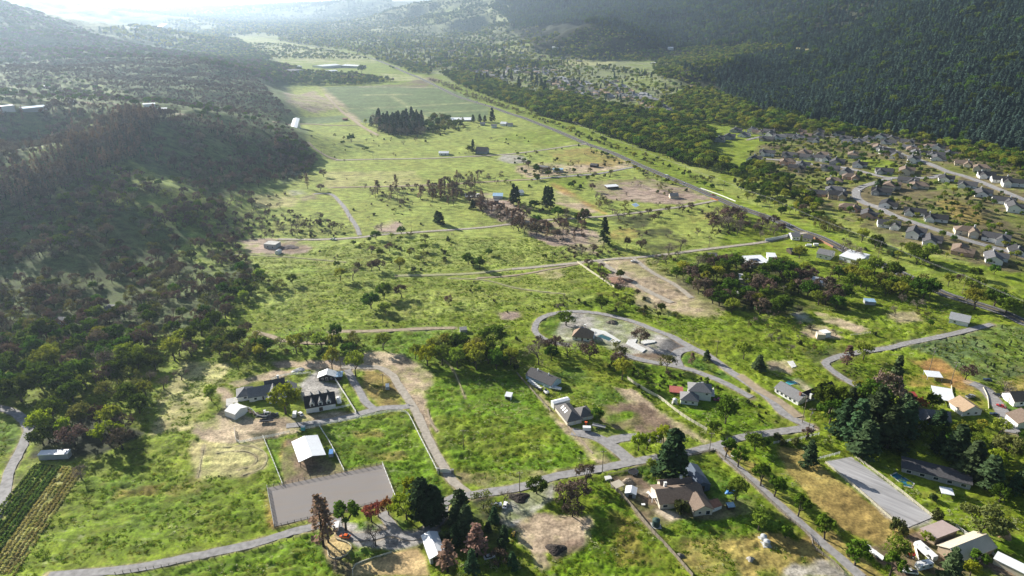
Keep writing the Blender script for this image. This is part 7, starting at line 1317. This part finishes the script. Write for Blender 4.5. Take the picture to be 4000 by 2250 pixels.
# ------------------------------------------------------------------ individual trees, each with crown and trunk
LAND = []      # filled by the builders: (x, y, phrase)
for nm_, x, y in LANDMARKS:
    p = G(float(x), float(y))[0]; LAND.append((p[0], p[1], nm_))
LA = np.array([[l[0], l[1]] for l in LAND])
from collections import Counter
lab_rows = []
for k, row, r_ in tree_rows:
    d = np.hypot(LA[:, 0]-row[0], LA[:, 1]-row[1]); j = int(np.argmin(d)); dd = d[j]
    hgt = row[3]; size = ('very tall', 'tall', 'medium', 'small')[0 if hgt > 20 else 1 if hgt > 13 else 2 if hgt > 7.5 else 3] if k not in 'UV' else ('broad', 'small', 'low')[0 if row[4] > 6 else 1 if row[4] > 3.5 else 2]
    dx, dy = row[0]-LA[j, 0], row[1]-LA[j, 1]
    side = ('right of' if dx > 0 else 'left of') if abs(dx) > abs(dy) else ('behind' if dy > 0 else 'in front of')
    if dd < 70 or row[6] == 'hand': lb = f"{size} {LOOK[k]} {side} {LAND[j][2]}"; zone = LAND[j][2]
    else: lb = f"{size} {LOOK[k]} {PLACE[row[6]]}"; zone = row[6]
    lab_rows.append((lb, side))
cnt = Counter(l[0] for l in lab_rows)
for (k, row, r_), (lb, sd_) in zip(tree_rows, lab_rows):
    x, y, z, h, w = row[:5]; cr, tr, whole = PROTO[k][int(rs.integers(len(PROTO[k])))]
    rz = rs.uniform(0, 6.28); sc_ = (w/WID[k], w/WID[k], h/10.)
    if r_ < 620 and k not in 'UV' or row[5]:
        o = empty(NAME[k], (x, y, z), rz); o.scale = sc_
        if cr: link('crown', cr, o)
        link('trunk', tr, o)
    else:
        o = link(NAME[k], whole); o.location = (x, y, z); o.rotation_euler = (0, 0, rz); o.scale = sc_
    gname = f"{LOOK[k]}s".replace('bushs', 'bushes').replace('trunks', 'trunks')+' '+(lb.split(LOOK[k])[1].strip())
    tag(o, lb, CAT[k], ' '.join(gname.split()[:14]) if cnt[lb] > 1 else f"{CAT[k]}s of the valley")
# ------------------------------------------------------------------ planted rows, field tussocks
vm_ = leafmat('row_green', (.15,.21,.055), .2, .03, .3); vm2 = leafmat('row_straw', (.40,.37,.17), .2, .02, .3)
for i in range(13):
    f = i/12.; a = (92+118*f, 1168+10*f); b = (-75+100*f, 1372+90*f)
    row_plants('vine_row', f"{['first', 'second', 'third', 'fourth', 'fifth', 'sixth', 'seventh', 'eighth', 'ninth', 'tenth', 'eleventh', 'twelfth', 'last'][i]} {'green' if i < 7 else 'straw-coloured'} planted row from the left lane, lower left", a, b, vm_ if i < 7 else vm2, .75 if i < 7 else .35, .8, 'planted rows at the lower left', 40+i, 2.6)
def tuft(nm, m, n, s, w, h, seed):
    rg = np.random.default_rng(seed); c = rg.normal(size=(n, 3))*np.array([w, w, 0]); c[:, 2] = rg.uniform(.05, h, n)*np.exp(-(c[:, 0]**2+c[:, 1]**2)/(2*w*w))+.1
    V = rquads(rg, c, rg.normal(size=(n, 3))+np.array([0, 0, .5]), rg.uniform(.5, 1.1, n)*s); return bpy.data.objects.new(nm, mesh_np(nm, V, np.arange(len(V)).reshape(-1, 4), m))
tc_ = {}
for nm, m in (('green_tuft', leafmat('tuft_green', (.14,.225,.014), .35, .03, .45)), ('pale_tuft', leafmat('tuft_pale', (.50,.52,.30), .3, .02, .45)), ('olive_tuft', leafmat('tuft_olive', (.25,.27,.04), .4, .03, .45))):
    cl = bpy.data.collections.new(nm); tc_[nm] = cl
    for s in range(3): cl.objects.link(tuft(f'{nm}_{s}', m, 16, .42, .5, .75, 5+s))
def scatter_tufts(name, coll, n, thr, rmax, px, hs, sc0, sc1, seed):
    rg = np.random.default_rng(seed); r = np.sqrt(rg.uniform(150**2, rmax**2, n*3)); t = rg.uniform(R(-52), R(52), n*3); x = r*np.sin(t); y = r*np.cos(t); z = HZ(x, y)
    g_ = _bil(GW, x, y, NR, NT); a, b = project(x, y, z); m = (g_ > .75) & free(x, y) & (a > -60) & (a < 2640) & (b < 1500) & (fbm(x/px+seed, y/(px*.6), 3, seed)+.25*(fbm(x/90., y/60., 2, seed+4)-.5) > thr)
    x, y, z = x[m][:n], y[m][:n], z[m][:n]; s = rg.uniform(sc0, sc1, len(x)); rows = [(x[i], y[i], z[i], hs*s[i]*10, s[i], 0, '') for i in range(len(x))]
    o = place_gn(name, rows, coll, 3, 1.0, rg); return o
GW = gw.reshape(NR, NT)
scatter_tufts('tall_grass', tc_['green_tuft'], 34000, .43, 600, 9, .55, .45, 1.15, 3); scatter_tufts('pale_weeds', tc_['pale_tuft'], 15000, .58, 560, 14, .6, .4, 1.0, 5); scatter_tufts('olive_weeds', tc_['olive_tuft'], 16000, .48, 600, 11, .55, .4, 1.0, 8)
# ------------------------------------------------------------------ make repeated labels point at one thing where the picture allows it
tops_ = [o for o in COL.objects if o.parent is None and 'label' in o.keys() and 'category' in o.keys()]
def where(o): x, y = project(o.location.x, o.location.y, o.location.z); return float(x), float(y)
bylab = {}
for o in tops_: bylab.setdefault(o['label'], []).append(o)
for lb, os_ in list(bylab.items()):
    if len(os_) <= 9: continue
    if len(lb.split()) > 12: continue
    xy = [where(o) for o in os_]; xs = sorted(p[0] for p in xy); ys = sorted(p[1] for p in xy); n = len(os_)
    for o, (x, y) in zip(os_, xy):
        c = 'left' if x < xs[n//3] else 'middle' if x < xs[2*n//3] else 'right'; r = 'upper' if y < ys[n//3] else 'central' if y < ys[2*n//3] else 'lower'
        o['label'] = f"{lb}, {r} {c} part"
bylab = {}
for o in tops_: bylab.setdefault(o['label'], []).append(o)
ORD = ['leftmost', 'second from left', 'third from left', 'fourth from left', 'fifth from left', 'sixth from left', 'seventh from left', 'eighth from left', 'ninth from left']
for lb, os_ in bylab.items():
    if 2 <= len(os_) <= 9 and len(lb.split()) <= 12:
        os_.sort(key=lambda o: where(o)[0])
        for i, o in enumerate(os_): o['label'] = f"{lb}, {ORD[i] if i < len(os_)-1 or i < 1 else 'rightmost'}"
# members of a shared label share a group
bylab = {}
for o in tops_: bylab.setdefault(o['label'], []).append(o)
for lb, os_ in bylab.items():
    if len(os_) > 1:
        g_ = os_[0].get('group') or os_[0]['category']+'s alike'
        for o in os_: o['group'] = g_
# ------------------------------------------------------------------ air
hz = MB(); hz.box(-15600, 15600, -400, 15600, -1.5, 700)
hm = bpy.data.materials.new('haze_air'); hm.use_nodes = True; nt = hm.node_tree; nt.nodes.clear()
ho = nt.nodes.new('ShaderNodeOutputMaterial'); pv = nt.nodes.new('ShaderNodeVolumePrincipled')
pv.inputs['Color'].default_value = (.60, .78, 1.0, 1); pv.inputs['Density'].default_value = 7.6e-5; pv.inputs['Anisotropy'].default_value = .64
nt.links.new(pv.outputs[0], ho.inputs['Volume'])
tag(hz.build('haze', hm), kind='stuff')
